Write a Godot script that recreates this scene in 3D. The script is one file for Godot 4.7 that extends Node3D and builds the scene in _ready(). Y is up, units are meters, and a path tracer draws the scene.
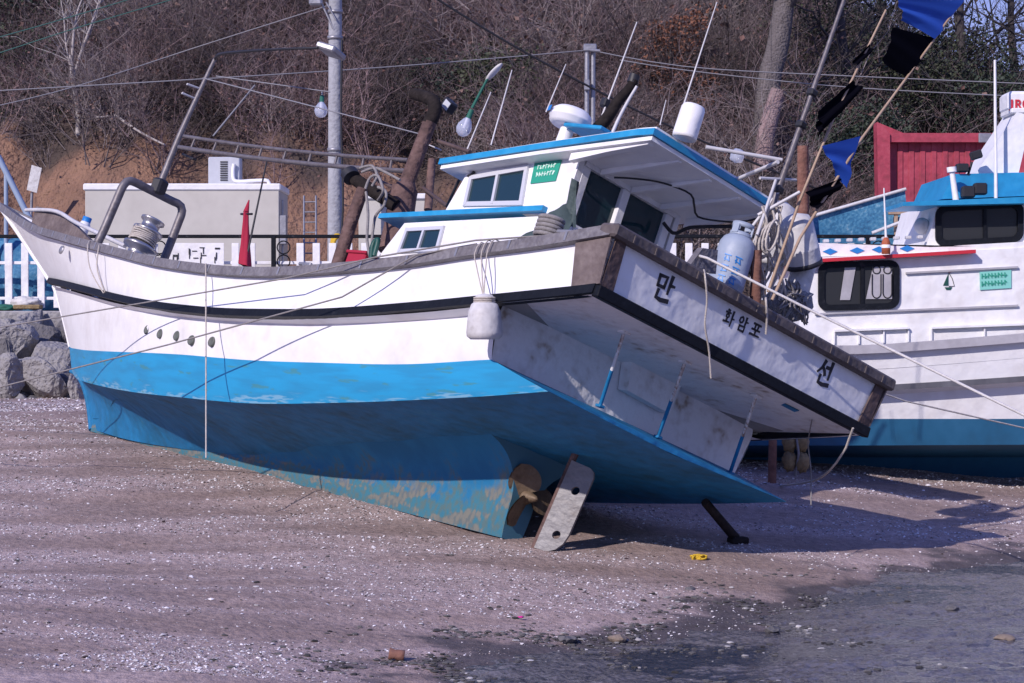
extends Node3D

# ---------------------------------------------------------------- helpers
const CAM_H := 1.75
var rng := RandomNumberGenerator.new()
var used := {}
var offs := {}
var M := {}
var boat_xf := Transform3D()

func numbered(called: String) -> String:
	if not used.has(called):
		used[called] = 0
		return called
	used[called] += 1
	return "%s_%03d" % [called, used[called]]

# a thing whose parts are modelled in the frame xf and whose node stands at the point base of that frame
func thing(called: String, label: String, category: String, base := Vector3.ZERO, xf := Transform3D(), group := "") -> Node3D:
	var o := Node3D.new()
	o.name = numbered(called)
	add_child(o)
	o.transform = xf.translated_local(base)
	o.set_meta("label", label)
	o.set_meta("category", category)
	if group != "":
		o.set_meta("group", group)
	offs[o.get_instance_id()] = -base
	return o

func copy_thing(src: Node3D, label: String, at: Transform3D) -> Node3D:
	var o: Node3D = src.duplicate()
	var plain: String = String(src.name)
	if plain.length() > 4 and plain[plain.length() - 4] == "_" and plain.substr(plain.length() - 3).is_valid_int():
		plain = plain.substr(0, plain.length() - 4)
	o.name = numbered(plain)
	add_child(o)
	o.transform = at
	o.set_meta("label", label)
	return o

func part(parent: Node3D, called: String, s: SurfaceTool, m: Material, label := "") -> MeshInstance3D:
	s.generate_normals()
	s.index()
	var o := MeshInstance3D.new()
	o.name = called
	o.mesh = s.commit()
	o.material_override = m
	o.cast_shadow = GeometryInstance3D.SHADOW_CASTING_SETTING_ON
	parent.add_child(o, true)
	o.position = offs.get(parent.get_instance_id(), Vector3.ZERO)
	offs[o.get_instance_id()] = Vector3.ZERO
	if label != "":
		o.set_meta("label", label)
	return o

func setting(called: String, s: SurfaceTool, m: Material, kind := "structure") -> MeshInstance3D:
	s.generate_normals()
	s.index()
	var o := MeshInstance3D.new()
	o.name = numbered(called)
	o.mesh = s.commit()
	o.material_override = m
	add_child(o)
	o.set_meta("kind", kind)
	return o

func new_st() -> SurfaceTool:
	var s := SurfaceTool.new()
	s.begin(Mesh.PRIMITIVE_TRIANGLES)
	return s

func tri(s: SurfaceTool, a: Vector3, b: Vector3, c: Vector3) -> void:
	s.add_vertex(a)
	s.add_vertex(b)
	s.add_vertex(c)

func quad(s: SurfaceTool, a: Vector3, b: Vector3, c: Vector3, d: Vector3) -> void:
	tri(s, a, b, c)
	tri(s, a, c, d)

func flat(s: SurfaceTool) -> void:
	s.set_smooth_group(-1)

func smooth(s: SurfaceTool, g := 0) -> void:
	s.set_smooth_group(g)

# chamfered box
func box(s: SurfaceTool, c: Vector3, size: Vector3, basis := Basis(), bevel := 0.0) -> void:
	flat(s)
	var h := size * 0.5
	var e: float = minf(bevel, minf(h.x, minf(h.y, h.z)) * 0.45)
	if e <= 0.0:
		var p := []
		for i in 8:
			p.append(c + basis * Vector3(h.x if i & 1 else -h.x, h.y if i & 2 else -h.y, h.z if i & 4 else -h.z))
		for f in [[0, 1, 3, 2], [5, 4, 6, 7], [4, 0, 2, 6], [1, 5, 7, 3], [2, 3, 7, 6], [4, 5, 1, 0]]:
			quad(s, p[f[0]], p[f[3]], p[f[2]], p[f[1]])
		return
	# per axis faces, then edges and corners
	var pts := {}
	for i in 8:
		var sg := Vector3(1 if i & 1 else -1, 1 if i & 2 else -1, 1 if i & 4 else -1)
		for ax in 3:
			var q := sg * h
			for k in 3:
				if k != ax:
					q[k] -= sg[k] * e
			pts[i * 3 + ax] = c + basis * q
	for f in [[0, 1, 3, 2, 2], [4, 5, 7, 6, 2], [0, 4, 6, 2, 0], [1, 5, 7, 3, 0], [0, 1, 5, 4, 1], [2, 3, 7, 6, 1]]:
		var ax: int = f[4]
		quad(s, pts[f[0] * 3 + ax], pts[f[1] * 3 + ax], pts[f[2] * 3 + ax], pts[f[3] * 3 + ax])
	for ax in 3:
		var b1 := (ax + 1) % 3
		var b2 := (ax + 2) % 3
		for m in 4:
			var i0 := 0
			if m & 1:
				i0 |= 1 << b1
			if m & 2:
				i0 |= 1 << b2
			var i1 := i0 | (1 << ax)
			quad(s, pts[i0 * 3 + b1], pts[i1 * 3 + b1], pts[i1 * 3 + b2], pts[i0 * 3 + b2])
	for i in 8:
		tri(s, pts[i * 3], pts[i * 3 + 1], pts[i * 3 + 2])

func frame_of(d: Vector3) -> Basis:
	var y := d.normalized()
	var x := y.cross(Vector3(0, 0, 1))
	if x.length() < 0.05:
		x = y.cross(Vector3(1, 0, 0))
	x = x.normalized()
	return Basis(x, y, x.cross(y))

# swept tube along points; radii one value or one per point
func tube(s: SurfaceTool, pts: Array, r0: float, r1 := -1.0, sides := 8, caps := true, radii := []) -> void:
	if r1 < 0.0:
		r1 = r0
	var n := pts.size()
	var rings := []
	var fr := Basis()
	for i in n:
		var d: Vector3
		if i == 0:
			d = pts[1] - pts[0]
		elif i == n - 1:
			d = pts[n - 1] - pts[n - 2]
		else:
			d = (pts[i + 1] - pts[i]).normalized() + (pts[i] - pts[i - 1]).normalized()
		if i == 0:
			fr = frame_of(d)
		else:
			var y := d.normalized()
			var x := (fr.x - y * y.dot(fr.x)).normalized()
			fr = Basis(x, y, x.cross(y))
		var r: float = lerpf(r0, r1, float(i) / maxf(1.0, n - 1.0))
		if radii.size() == n:
			r = radii[i]
		var ring := []
		for k in sides:
			var an := TAU * k / sides
			ring.append(pts[i] + fr.x * cos(an) * r + fr.z * sin(an) * r)
		rings.append(ring)
	smooth(s)
	for i in n - 1:
		for k in sides:
			var k2 := (k + 1) % sides
			quad(s, rings[i][k], rings[i][k2], rings[i + 1][k2], rings[i + 1][k])
	if caps:
		flat(s)
		for k in range(1, sides - 1):
			tri(s, rings[0][0], rings[0][k], rings[0][k + 1])
			tri(s, rings[n - 1][0], rings[n - 1][k + 1], rings[n - 1][k])

func rod(s: SurfaceTool, a: Vector3, b: Vector3, r0: float, r1 := -1.0, sides := 8) -> void:
	tube(s, [a, b], r0, r1, sides)

# lathe: profile of Vector2(radius, height) about the axis basis.y through at
func lathe(s: SurfaceTool, at: Vector3, basis: Basis, prof: Array, segs := 20, sx := 1.0, sz := 1.0) -> void:
	for i in prof.size() - 1:
		smooth(s, i + 1 if false else 0)
		for k in segs:
			var a0 := TAU * k / segs
			var a1 := TAU * (k + 1) / segs
			var p: Vector2 = prof[i]
			var q: Vector2 = prof[i + 1]
			var c0 := Vector3(cos(a0) * sx, 0, sin(a0) * sz)
			var c1 := Vector3(cos(a1) * sx, 0, sin(a1) * sz)
			var v0 := at + basis * (c0 * p.x + Vector3(0, p.y, 0))
			var v1 := at + basis * (c1 * p.x + Vector3(0, p.y, 0))
			var v2 := at + basis * (c1 * q.x + Vector3(0, q.y, 0))
			var v3 := at + basis * (c0 * q.x + Vector3(0, q.y, 0))
			if p.x > 0.0001:
				tri(s, v0, v1, v2)
			if q.x > 0.0001:
				tri(s, v0, v2, v3)

# surface through rows of points (all rows equally long)
func sheet(s: SurfaceTool, rows: Array, g := 0, uvs := []) -> void:
	smooth(s, g)
	for i in rows.size() - 1:
		for k in rows[i].size() - 1:
			var ids := [[i, k], [i, k + 1], [i + 1, k + 1], [i, k], [i + 1, k + 1], [i + 1, k]]
			for id in ids:
				if uvs.size() > 0:
					s.set_uv(uvs[id[0]][id[1]])
				s.add_vertex(rows[id[0]][id[1]])

# plate: polygon (list of points lying in a plane) with a thickness vector
func plate(s: SurfaceTool, poly: Array, th: Vector3) -> void:
	flat(s)
	var n := poly.size()
	var c := Vector3.ZERO
	for p in poly:
		c += p
	c /= n
	for i in n:
		var a: Vector3 = poly[i]
		var b: Vector3 = poly[(i + 1) % n]
		tri(s, c, a, b)
		tri(s, c + th, b + th, a + th)
		quad(s, a, a + th, b + th, b)

# flat brush stroke: ribbon of changing width with a thickness, in the plane of ux, uy
func stroke(s: SurfaceTool, o: Vector3, ux: Vector3, uy: Vector3, nrm: Vector3, pts: Array, w0: float, w1: float) -> void:
	flat(s)
	var n := pts.size()
	var l := []
	var r := []
	for i in n:
		var d: Vector2
		if i == 0:
			d = pts[1] - pts[0]
		elif i == n - 1:
			d = pts[n - 1] - pts[n - 2]
		else:
			d = (pts[i + 1] - pts[i]).normalized() + (pts[i] - pts[i - 1]).normalized()
		d = d.normalized()
		var nn := Vector2(-d.y, d.x) * lerpf(w0, w1, float(i) / (n - 1.0)) * 0.5
		var p: Vector2 = pts[i]
		if i == 0:
			p -= d * w0 * 0.3
		if i == n - 1:
			p += d * w1 * 0.3
		l.append(o + ux * (p.x + nn.x) + uy * (p.y + nn.y))
		r.append(o + ux * (p.x - nn.x) + uy * (p.y - nn.y))
	for i in n - 1:
		quad(s, l[i] + nrm, l[i + 1] + nrm, r[i + 1] + nrm, r[i] + nrm)
		quad(s, l[i], l[i + 1], l[i + 1] + nrm, l[i] + nrm)
		quad(s, r[i], r[i + 1], r[i + 1] + nrm, r[i] + nrm)
	quad(s, l[0], r[0], r[0] + nrm, l[0] + nrm)
	quad(s, l[n - 1], r[n - 1], r[n - 1] + nrm, l[n - 1] + nrm)

# smooth table lookup: tab = [x0, y0, x1, y1, ...]
func tab(t: Array, x: float) -> float:
	var n := t.size() / 2
	if x <= t[0]:
		return t[1] + (x - t[0]) * (t[3] - t[1]) / (t[2] - t[0]) if x > t[0] - 1.0 else t[1]
	if x >= t[2 * n - 2]:
		return t[2 * n - 1]
	var i := 0
	while x > t[2 * i + 2]:
		i += 1
	var x0: float = t[2 * i]
	var y0: float = t[2 * i + 1]
	var x1: float = t[2 * i + 2]
	var y1: float = t[2 * i + 3]
	var h := x1 - x0
	var sl := (y1 - y0) / h
	var m0: float = sl if i == 0 else ((y1 - t[2 * i - 1]) / (x1 - t[2 * i - 2]))
	var m1: float = sl if i == n - 2 else ((t[2 * i + 5] - y0) / (t[2 * i + 4] - x0))
	var u := (x - x0) / h
	return (2 * u * u * u - 3 * u * u + 1) * y0 + (u * u * u - 2 * u * u + u) * h * m0 + (-2 * u * u * u + 3 * u * u) * y1 + (u * u * u - u * u) * h * m1

func sag(a: Vector3, b: Vector3, drop: float, n := 12) -> Array:
	var r := []
	for i in n + 1:
		var t := float(i) / n
		r.append(a.lerp(b, t) - Vector3(0, drop * 4.0 * t * (1.0 - t), 0))
	return r

func bend(pts: Array, n := 6) -> Array:   # smooth curve through points
	var c := Curve3D.new()
	for i in pts.size():
		var d := Vector3.ZERO
		if i > 0 and i < pts.size() - 1:
			d = (pts[i + 1] - pts[i - 1]) / 6.0
		c.add_point(pts[i], -d, d)
	var r := []
	var len_ := c.get_baked_length()
	var total := (pts.size() - 1) * n
	for i in total + 1:
		r.append(c.sample_baked(len_ * i / total, true))
	return r

# ---------------------------------------------------------------- materials
func noise_img(freq: float, size: int, sd: int, oct := 4, kind := FastNoiseLite.TYPE_SIMPLEX_SMOOTH) -> Image:
	var n := FastNoiseLite.new()
	n.seed = sd
	n.frequency = freq
	n.noise_type = kind
	n.fractal_octaves = oct
	n.fractal_type = FastNoiseLite.FRACTAL_FBM
	return n.get_seamless_image(size, size)

# a texture whose colours come from a ramp over two layers of noise; stops = [pos, Color(srgb), ...]
func ramp_tex(stops: Array, coarse: float, fine: float, mixf: float, sd: int, size := 256) -> ImageTexture:
	var a := noise_img(coarse, size, sd, 4)
	var b := noise_img(fine, size, sd + 7, 3)
	var g := Gradient.new()
	g.offsets = PackedFloat32Array()
	g.colors = PackedColorArray()
	var of := PackedFloat32Array()
	var co := PackedColorArray()
	for i in range(0, stops.size(), 2):
		of.append(stops[i])
		co.append(stops[i + 1])
	g.offsets = of
	g.colors = co
	var im := Image.create(size, size, false, Image.FORMAT_RGB8)
	for y in size:
		for x in size:
			im.set_pixel(x, y, g.sample(clampf(lerpf(a.get_pixel(x, y).r, b.get_pixel(x, y).r, mixf), 0, 1)))
	return ImageTexture.create_from_image(im)

var bump_cache := {}
func bump_tex(freq: float, sd: int, strength: float, size := 256) -> ImageTexture:
	var key := "%f_%d_%f" % [freq, sd, strength]
	if not bump_cache.has(key):
		var im := noise_img(freq, size, sd, 4)
		im.convert(Image.FORMAT_RGBA8)
		im.bump_map_to_normal_map(strength)
		bump_cache[key] = ImageTexture.create_from_image(im)
	return bump_cache[key]

func mat(rough := 0.8, metal := 0.0) -> StandardMaterial3D:
	var m := StandardMaterial3D.new()
	m.roughness = rough
	m.metallic = metal
	m.cull_mode = BaseMaterial3D.CULL_DISABLED
	return m

func plain(c: Color, rough := 0.6, metal := 0.0) -> StandardMaterial3D:
	var m := mat(rough, metal)
	m.albedo_color = c
	return m

func mottled(stops: Array, scale: float, rough := 0.8, sd := 1, bump := 0.0, mixf := 0.4, metal := 0.0, coarse := 0.012, fine := 0.06) -> StandardMaterial3D:
	var m := mat(rough, metal)
	m.albedo_texture = ramp_tex(stops, coarse, fine, mixf, sd)
	m.uv1_triplanar = true
	m.uv1_scale = Vector3.ONE * scale
	if bump > 0.0:
		m.normal_enabled = true
		m.normal_texture = bump_tex(0.05, 11, 6.0)
		m.normal_scale = bump
	return m

func L(r: float, g: float, b: float) -> Color:
	return Color(r, g, b).linear_to_srgb()

var n_streak := FastNoiseLite.new()
var n_lump := FastNoiseLite.new()
var n_fine := FastNoiseLite.new()
const SHORE := [-400.0, -1.95, -40.0, -1.9, 0.0, -1.82, 7.0, -1.785, 9.3, -1.735, 10.5, -1.67, 12.9, -1.515, 15.2, -1.28, 17.84, -1.075, 20.0, -1.045, 24.0, -1.04, 29.0, -1.0, 60.0, -1.0]
const MUD := -1.768

func sand_at(x: float, d: float) -> float:
	var h := tab(SHORE, d)
	var side: float = clampf(log(1.0 + exp(clampf((x - 0.2) * 3.0, -20, 20))) / 3.0, 0.0, 4.5)
	h -= 0.085 * side * (1.0 - smoothstep(17.0, 23.0, d))
	h += 0.055 * maxf(0.0, -x - 0.3) * smoothstep(12.0, 9.5, d) * (1.0 if x > -6.0 else 6.0 / -x)
	var lump := n_lump.get_noise_2d(x * 0.7, d) * 0.03 + n_lump.get_noise_2d(x * 3.0 + 50, d * 4.0) * 0.012 + n_fine.get_noise_2d(x, d) * 0.006
	h += lump
	var low := smoothstep(MUD + 0.03, MUD - 0.05, h)
	h = lerpf(h, MUD - 0.03 + lump * 0.8, low)
	return h

func ground_at(x: float, d: float) -> Vector3:
	return Vector3(x, CAM_H + sand_at(x, d), -d)

func axis_steps(a: float, b: float, step0: Callable, far_lo: float, far_hi: float) -> Array:
	var r := []
	var v := a
	while v < b:
		r.append(v)
		v += step0.call(v)
	r.append(b)
	var st := 0.4
	v = a
	while v > far_lo:
		v -= st
		st *= 1.5
		r.push_front(v)
	st = 0.4
	v = b
	while v < far_hi:
		v += st
		st *= 1.5
		r.append(v)
	return r

func build_ground() -> void:
	n_streak.seed = 3
	n_streak.frequency = 0.55
	n_streak.fractal_octaves = 5
	n_lump.seed = 5
	n_lump.frequency = 0.45
	n_lump.fractal_octaves = 3
	n_fine.seed = 8
	n_fine.frequency = 4.0
	n_fine.fractal_octaves = 3
	var xs := axis_steps(-6.5, 7.0, func(_v): return 0.055, -420.0, 420.0)
	var ds := axis_steps(7.5, 20.0, func(v): return 0.035 + maxf(0.0, v - 9.0) * 0.006, -420.0, 420.0)
	var s := new_st()
	smooth(s)
	var pos := []
	var col := []
	for d in ds:
		var pr := PackedVector3Array()
		var cr := PackedColorArray()
		for x in xs:
			pr.append(ground_at(x, d))
			var t: float = 0.5 + 0.5 * n_streak.get_noise_2d(x * 0.5, d * 2.4)
			var t2: float = 0.5 + 0.5 * n_fine.get_noise_2d(x * 0.7 + 9, d * 1.1)
			var dry := Color(0.55, 0.445, 0.415).lerp(Color(0.37, 0.285, 0.25), smoothstep(0.3, 0.72, t))
			dry = dry * lerpf(0.86, 1.14, t2)
			var h := sand_at(x, d)
			var edge: float = n_streak.get_noise_2d(x * 1.3 + 31, d * 2.1) * 0.05
			var wet := smoothstep(MUD + 0.055, MUD + 0.025, h + edge + n_fine.get_noise_2d(x * 0.5, d * 0.8) * 0.03)
			var c := dry.lerp(Color(0.115, 0.10, 0.105) * lerpf(0.7, 1.35, t2), wet)
			cr.append(Color(c.r, c.g, c.b, 1))
		pos.append(pr)
		col.append(cr)
	for i in ds.size() - 1:
		for k in xs.size() - 1:
			for id in [[i, k], [i, k + 1], [i + 1, k + 1], [i, k], [i + 1, k + 1], [i + 1, k]]:
				s.set_color(col[id[0]][id[1]])
				s.add_vertex(pos[id[0]][id[1]])
	setting("ground", s, M.sand)

	# wet mud flat with ripples; the sand rises out of it
	s = new_st()
	smooth(s)
	var rip := FastNoiseLite.new()
	rip.seed = 21
	rip.frequency = 1.0
	rip.fractal_octaves = 3
	var mx := axis_steps(-2.6, 4.6, func(_v): return 0.032, -30.0, 30.0)
	var md := axis_steps(8.0, 13.6, func(_v): return 0.03, -30.0, 14.0)
	pos = []
	for d in md:
		var pr := PackedVector3Array()
		for x in mx:
			var warp: float = rip.get_noise_2d(x * 1.2, d * 1.2) * 3.0
			var y: float = sin((d * 0.95 + x * 0.42) * 40.0 + warp * 5.0) * 0.0045 + rip.get_noise_2d(x * 11.0, d * 17.0) * 0.012 + rip.get_noise_2d(x * 0.8 + 70, d * 1.4) * 0.028
			pr.append(Vector3(x, CAM_H + MUD + y, -d))
		pos.append(pr)
	for i in md.size() - 1:
		for k in mx.size() - 1:
			quad(s, pos[i][k], pos[i][k + 1], pos[i + 1][k + 1], pos[i + 1][k])
	setting("mud_flat", s, M.mud)
	# a film of water standing in the hollows of the mud
	s = new_st()
	quad(s, Vector3(-40, CAM_H + MUD - 0.003, 40), Vector3(40, CAM_H + MUD - 0.003, 40), Vector3(40, CAM_H + MUD - 0.003, -14.2), Vector3(-40, CAM_H + MUD - 0.003, -14.2))
	setting("water", s, M.film)

func flake_mesh(sd: int) -> ArrayMesh:
	rng.seed = sd
	var s := new_st()
	flat(s)
	var n := 5
	var p := []
	for k in n:
		var an := TAU * k / n + rng.randf_range(-0.4, 0.4)
		var r := rng.randf_range(0.32, 0.6)
		p.append(Vector3(cos(an) * r, rng.randf_range(-0.02, 0.06), sin(an) * r * 0.75))
	var top := Vector3(rng.randf_range(-0.1, 0.1), 0.22, rng.randf_range(-0.1, 0.1))
	for k in n:
		tri(s, top, p[k], p[(k + 1) % n])
		tri(s, Vector3(0, -0.05, 0), p[(k + 1) % n], p[k])
	s.generate_normals()
	return s.commit()

func stone_mesh(sd: int, sub := 2, cuts := 9) -> ArrayMesh:
	var s := new_st()
	stone(s, sd, Vector3.ZERO, Basis(), Vector3.ONE, sub, cuts)
	s.generate_normals()
	return s.commit()

# a broken stone: a sphere of radius 1 cut by random planes and roughened
func stone(s: SurfaceTool, sd: int, at: Vector3, basis: Basis, size: Vector3, sub := 3, cuts := 10) -> void:
	var r := RandomNumberGenerator.new()
	r.seed = sd
	var planes := []
	for i in cuts:
		var n := Vector3(r.randf_range(-1, 1), r.randf_range(-1, 1), r.randf_range(-1, 1)).normalized()
		planes.append([n, r.randf_range(0.5, 0.85)])
	var nz := FastNoiseLite.new()
	nz.seed = sd
	nz.frequency = 1.7
	nz.fractal_octaves = 4
	var f := func(v: Vector3) -> Vector3:
		var p := v.normalized()
		for pl in planes:
			var k: float = p.dot(pl[0])
			if k > pl[1]:
				p -= pl[0] * (k - pl[1])
		p *= 1.0 + nz.get_noise_3dv(v * 1.3) * 0.10
		return at + basis * (p * size)
	flat(s)
	var nn := 1 << sub
	for ax in 3:
		for sg in [-1.0, 1.0]:
			for i in nn:
				for k in nn:
					var q := []
					for id in [[i, k], [i + 1, k], [i + 1, k + 1], [i, k + 1]]:
						var v := Vector3.ZERO
						v[ax] = sg
						v[(ax + 1) % 3] = tan((2.0 * id[0] / nn - 1.0) * PI / 4) * sg
						v[(ax + 2) % 3] = tan((2.0 * id[1] / nn - 1.0) * PI / 4)
						q.append(f.call(v))
					quad(s, q[0], q[1], q[2], q[3])

func multi(called: String, mesh: Mesh, m: Material, xfs: Array, cols: Array) -> MultiMeshInstance3D:
	var mm := MultiMesh.new()
	mm.transform_format = MultiMesh.TRANSFORM_3D
	mm.use_colors = true
	mm.mesh = mesh
	mm.instance_count = xfs.size()
	for i in xfs.size():
		mm.set_instance_transform(i, xfs[i])
		mm.set_instance_color(i, cols[i])
	var o := MultiMeshInstance3D.new()
	o.name = numbered(called)
	o.multimesh = mm
	o.material_override = m
	add_child(o)
	o.set_meta("kind", "stuff")
	return o

func build_shells() -> void:
	var xf := [[], [], []]
	var co := [[], [], []]
	rng.seed = 99
	var n := 0
	while n < 165000:
		var d := 8.6 + 19.0 * pow(rng.randf(), 1.25)
		var x := rng.randf_range(-0.31, 0.31) * d
		var h := sand_at(x, d)
		if h < MUD - 0.005:
			continue
		var t: float = 0.5 + 0.5 * n_streak.get_noise_2d(x * 0.5, d * 2.4)
		var want: float = 0.05 + 0.95 * smoothstep(0.62, 0.38, t)
		if h < MUD + 0.07:
			want *= 0.3
		if d < 12.5:
			want *= 0.75
		if rng.randf() > want:
			n += 0 if rng.randf() < 0.6 else 1
			continue
		n += 1
		var sz := (0.003 + 0.0105 * pow(rng.randf(), 4.0)) * (1.0 + maxf(0.0, d - 12.0) * 0.085)
		if rng.randf() < 0.02:
			sz *= 1.8
		var b := Basis.from_euler(Vector3(rng.randf_range(-0.5, 0.5), rng.randf() * TAU, rng.randf_range(-0.5, 0.5))).scaled(Vector3.ONE * sz * 2.0)
		var v := n % 3
		xf[v].append(Transform3D(b, Vector3(x, CAM_H + h + sz * 0.15, -d)))
		var g := rng.randf_range(0.35, 0.8)
		var c := Color(g, g * 0.95, g * 0.97)
		if rng.randf() < 0.35:
			c = Color(0.22, 0.18, 0.17) * rng.randf_range(0.5, 1.4)
		co[v].append(Color(c.r, c.g, c.b, 1))
	for v in 3:
		var o := multi("shell_gravel", flake_mesh(300 + v), M.tint, xf[v], co[v])
		o.set_meta("label", "broken white shells strewn over the sand")
	# dark pebbles and weed scraps along the edge of the mud
	xf = [[], [], []]
	co = [[], [], []]
	rng.seed = 123
	n = 0
	var tries := 0
	while n < 4500 and tries < 400000:
		tries += 1
		var d := rng.randf_range(8.7, 13.0)
		var x := rng.randf_range(-0.3, 0.3) * d
		var h := sand_at(x, d)
		var k := absf(h - MUD - 0.015) / 0.04
		var cl: float = 0.5 + 0.5 * n_streak.get_noise_2d(x * 2.5 + 77, d * 2.5)
		var want := exp(-k * k) * smoothstep(0.42, 0.66, cl) * smoothstep(3.2, 1.0, x) + 0.004
		if rng.randf() > want:
			continue
		n += 1
		var sz := 0.003 + 0.014 * pow(rng.randf(), 4.0)
		var b := Basis.from_euler(Vector3(rng.randf() * TAU, rng.randf() * TAU, 0)).scaled(Vector3(sz * 1.5, sz * 0.5, sz))
		var v := n % 3
		xf[v].append(Transform3D(b, Vector3(x, CAM_H + maxf(h, MUD - 0.005) + sz * 0.3, -d)))
		var g := rng.randf_range(0.02, 0.12)
		if rng.randf() < 0.1:
			g = rng.randf_range(0.2, 0.5)
		co[v].append(Color(g, g * 0.96, g * 0.95, 1))
	for v in 3:
		var o := multi("pebbles", stone_mesh(400 + v, 1, 5), M.tint, xf[v], co[v])
		o.set_meta("label", "dark pebbles and shell bits along the wet mud edge")

# ---------------------------------------------------------------- hillside, brush and trees
var n_hill := FastNoiseLite.new()

func hill_at(x: float, d: float) -> float:   # height above the camera's level
	var hb: float = tab([-60.0, 3.2, -14.0, 3.4, -10.0, 4.0, -4.0, 3.9, 0.0, 3.3, 4.0, 2.6, 8.0, 1.6, 12.0, 1.2, 60.0, 1.0], x)
	var sl: float = tab([-60.0, 0.30, -12.0, 0.40, -4.0, 0.44, 4.0, 0.46, 7.0, 0.42, 10.5, 0.27, 14.0, 0.16, 60.0, 0.1], x)
	var foot := 35.4 + n_hill.get_noise_2d(x * 2.0, 0.0) * 0.8
	var t := clampf((d - foot) / 2.6, 0.0, 1.0)
	var h := 0.2 + hb * pow(t, 0.75)
	h += maxf(0.0, d - foot - 2.6) * sl * (1.0 - smoothstep(66.0, 110.0, d) * 0.75)
	h += n_hill.get_noise_2d(x * 1.6, d * 1.6) * (0.15 + 0.5 * t) + n_hill.get_noise_2d(x * 7.0 + 40, h * 9.0 + d * 5.0) * 0.16 * minf(t * 3.0, 1.0)
	return h

func twig(s: SurfaceTool, a: Vector3, b: Vector3, r0: float, r1: float) -> void:
	var fr := frame_of(b - a)
	var p := []
	var q := []
	for k in 3:
		var o := fr.x * cos(TAU * k / 3) + fr.z * sin(TAU * k / 3)
		p.append(a + o * r0)
		q.append(b + o * r1)
	for k in 3:
		quad(s, p[k], p[(k + 1) % 3], q[(k + 1) % 3], q[k])

func grow(s: SurfaceTool, r: RandomNumberGenerator, a: Vector3, dir: Vector3, length: float, rad: float, depth: int, kids: int, wig: float, up: float, tips = null) -> void:
	var n := 3
	var p := a
	var d := dir
	for i in n:
		d = (d + Vector3(r.randf_range(-wig, wig), r.randf_range(-wig, wig) + up, r.randf_range(-wig, wig))).normalized()
		var q := p + d * length / n
		var r0 := rad * (1.0 - 0.22 * i)
		twig(s, p, q, r0, rad * (1.0 - 0.22 * (i + 1)))
		p = q
		if depth > 0:
			for k in kids:
				if r.randf() < 0.75:
					var side := Vector3(r.randf_range(-1, 1), r.randf_range(-0.35, 0.8), r.randf_range(-1, 1))
					grow(s, r, q, (d * 0.7 + side.normalized()).normalized(), length * r.randf_range(0.4, 0.72), rad * 0.5, depth - 1, kids, wig, up, tips)
		elif tips != null:
			tips.append(q)

func bush_mesh(sd: int, stems: int, height: float, rad: float, leafed := 0) -> ArrayMesh:
	var r := RandomNumberGenerator.new()
	r.seed = sd
	var s := new_st()
	smooth(s)
	s.set_color(Color.WHITE)
	for i in stems:
		var an := r.randf() * TAU
		var lean := Vector3(cos(an), 0, sin(an)) * r.randf_range(0.1, 0.75) + Vector3.UP
		grow(s, r, Vector3(cos(an), 0, sin(an)) * r.randf() * 0.25, lean.normalized(), height * r.randf_range(0.6, 1.1), rad, 2, 2, 0.28, 0.05)
	if leafed > 0:
		flat(s)
		s.set_color(Color(0.55, 0.42, 0.36))
		for i in leafed:
			leaf_face(s, r, Vector3(r.randfn() * 0.5, absf(r.randfn()) * 0.5, r.randfn() * 0.5) * height, 0.06)
	s.generate_normals()
	return s.commit()

func leaf_face(s: SurfaceTool, r: RandomNumberGenerator, at: Vector3, size: float) -> void:
	var b := Basis.from_euler(Vector3(r.randf() * TAU, r.randf() * TAU, r.randf() * TAU))
	var l := size * r.randf_range(0.7, 1.3)
	var w := l * 0.36
	var a := at
	var m1 := at + b * Vector3(w, l * 0.45, 0.1 * l)
	var m2 := at + b * Vector3(-w, l * 0.45, 0.1 * l)
	var e := at + b * Vector3(0, l, -0.05 * l)
	var c := at + b * Vector3(0, l * 0.45, 0)
	tri(s, a, m1, c)
	tri(s, a, c, m2)
	tri(s, c, m1, e)
	tri(s, c, e, m2)

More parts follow.
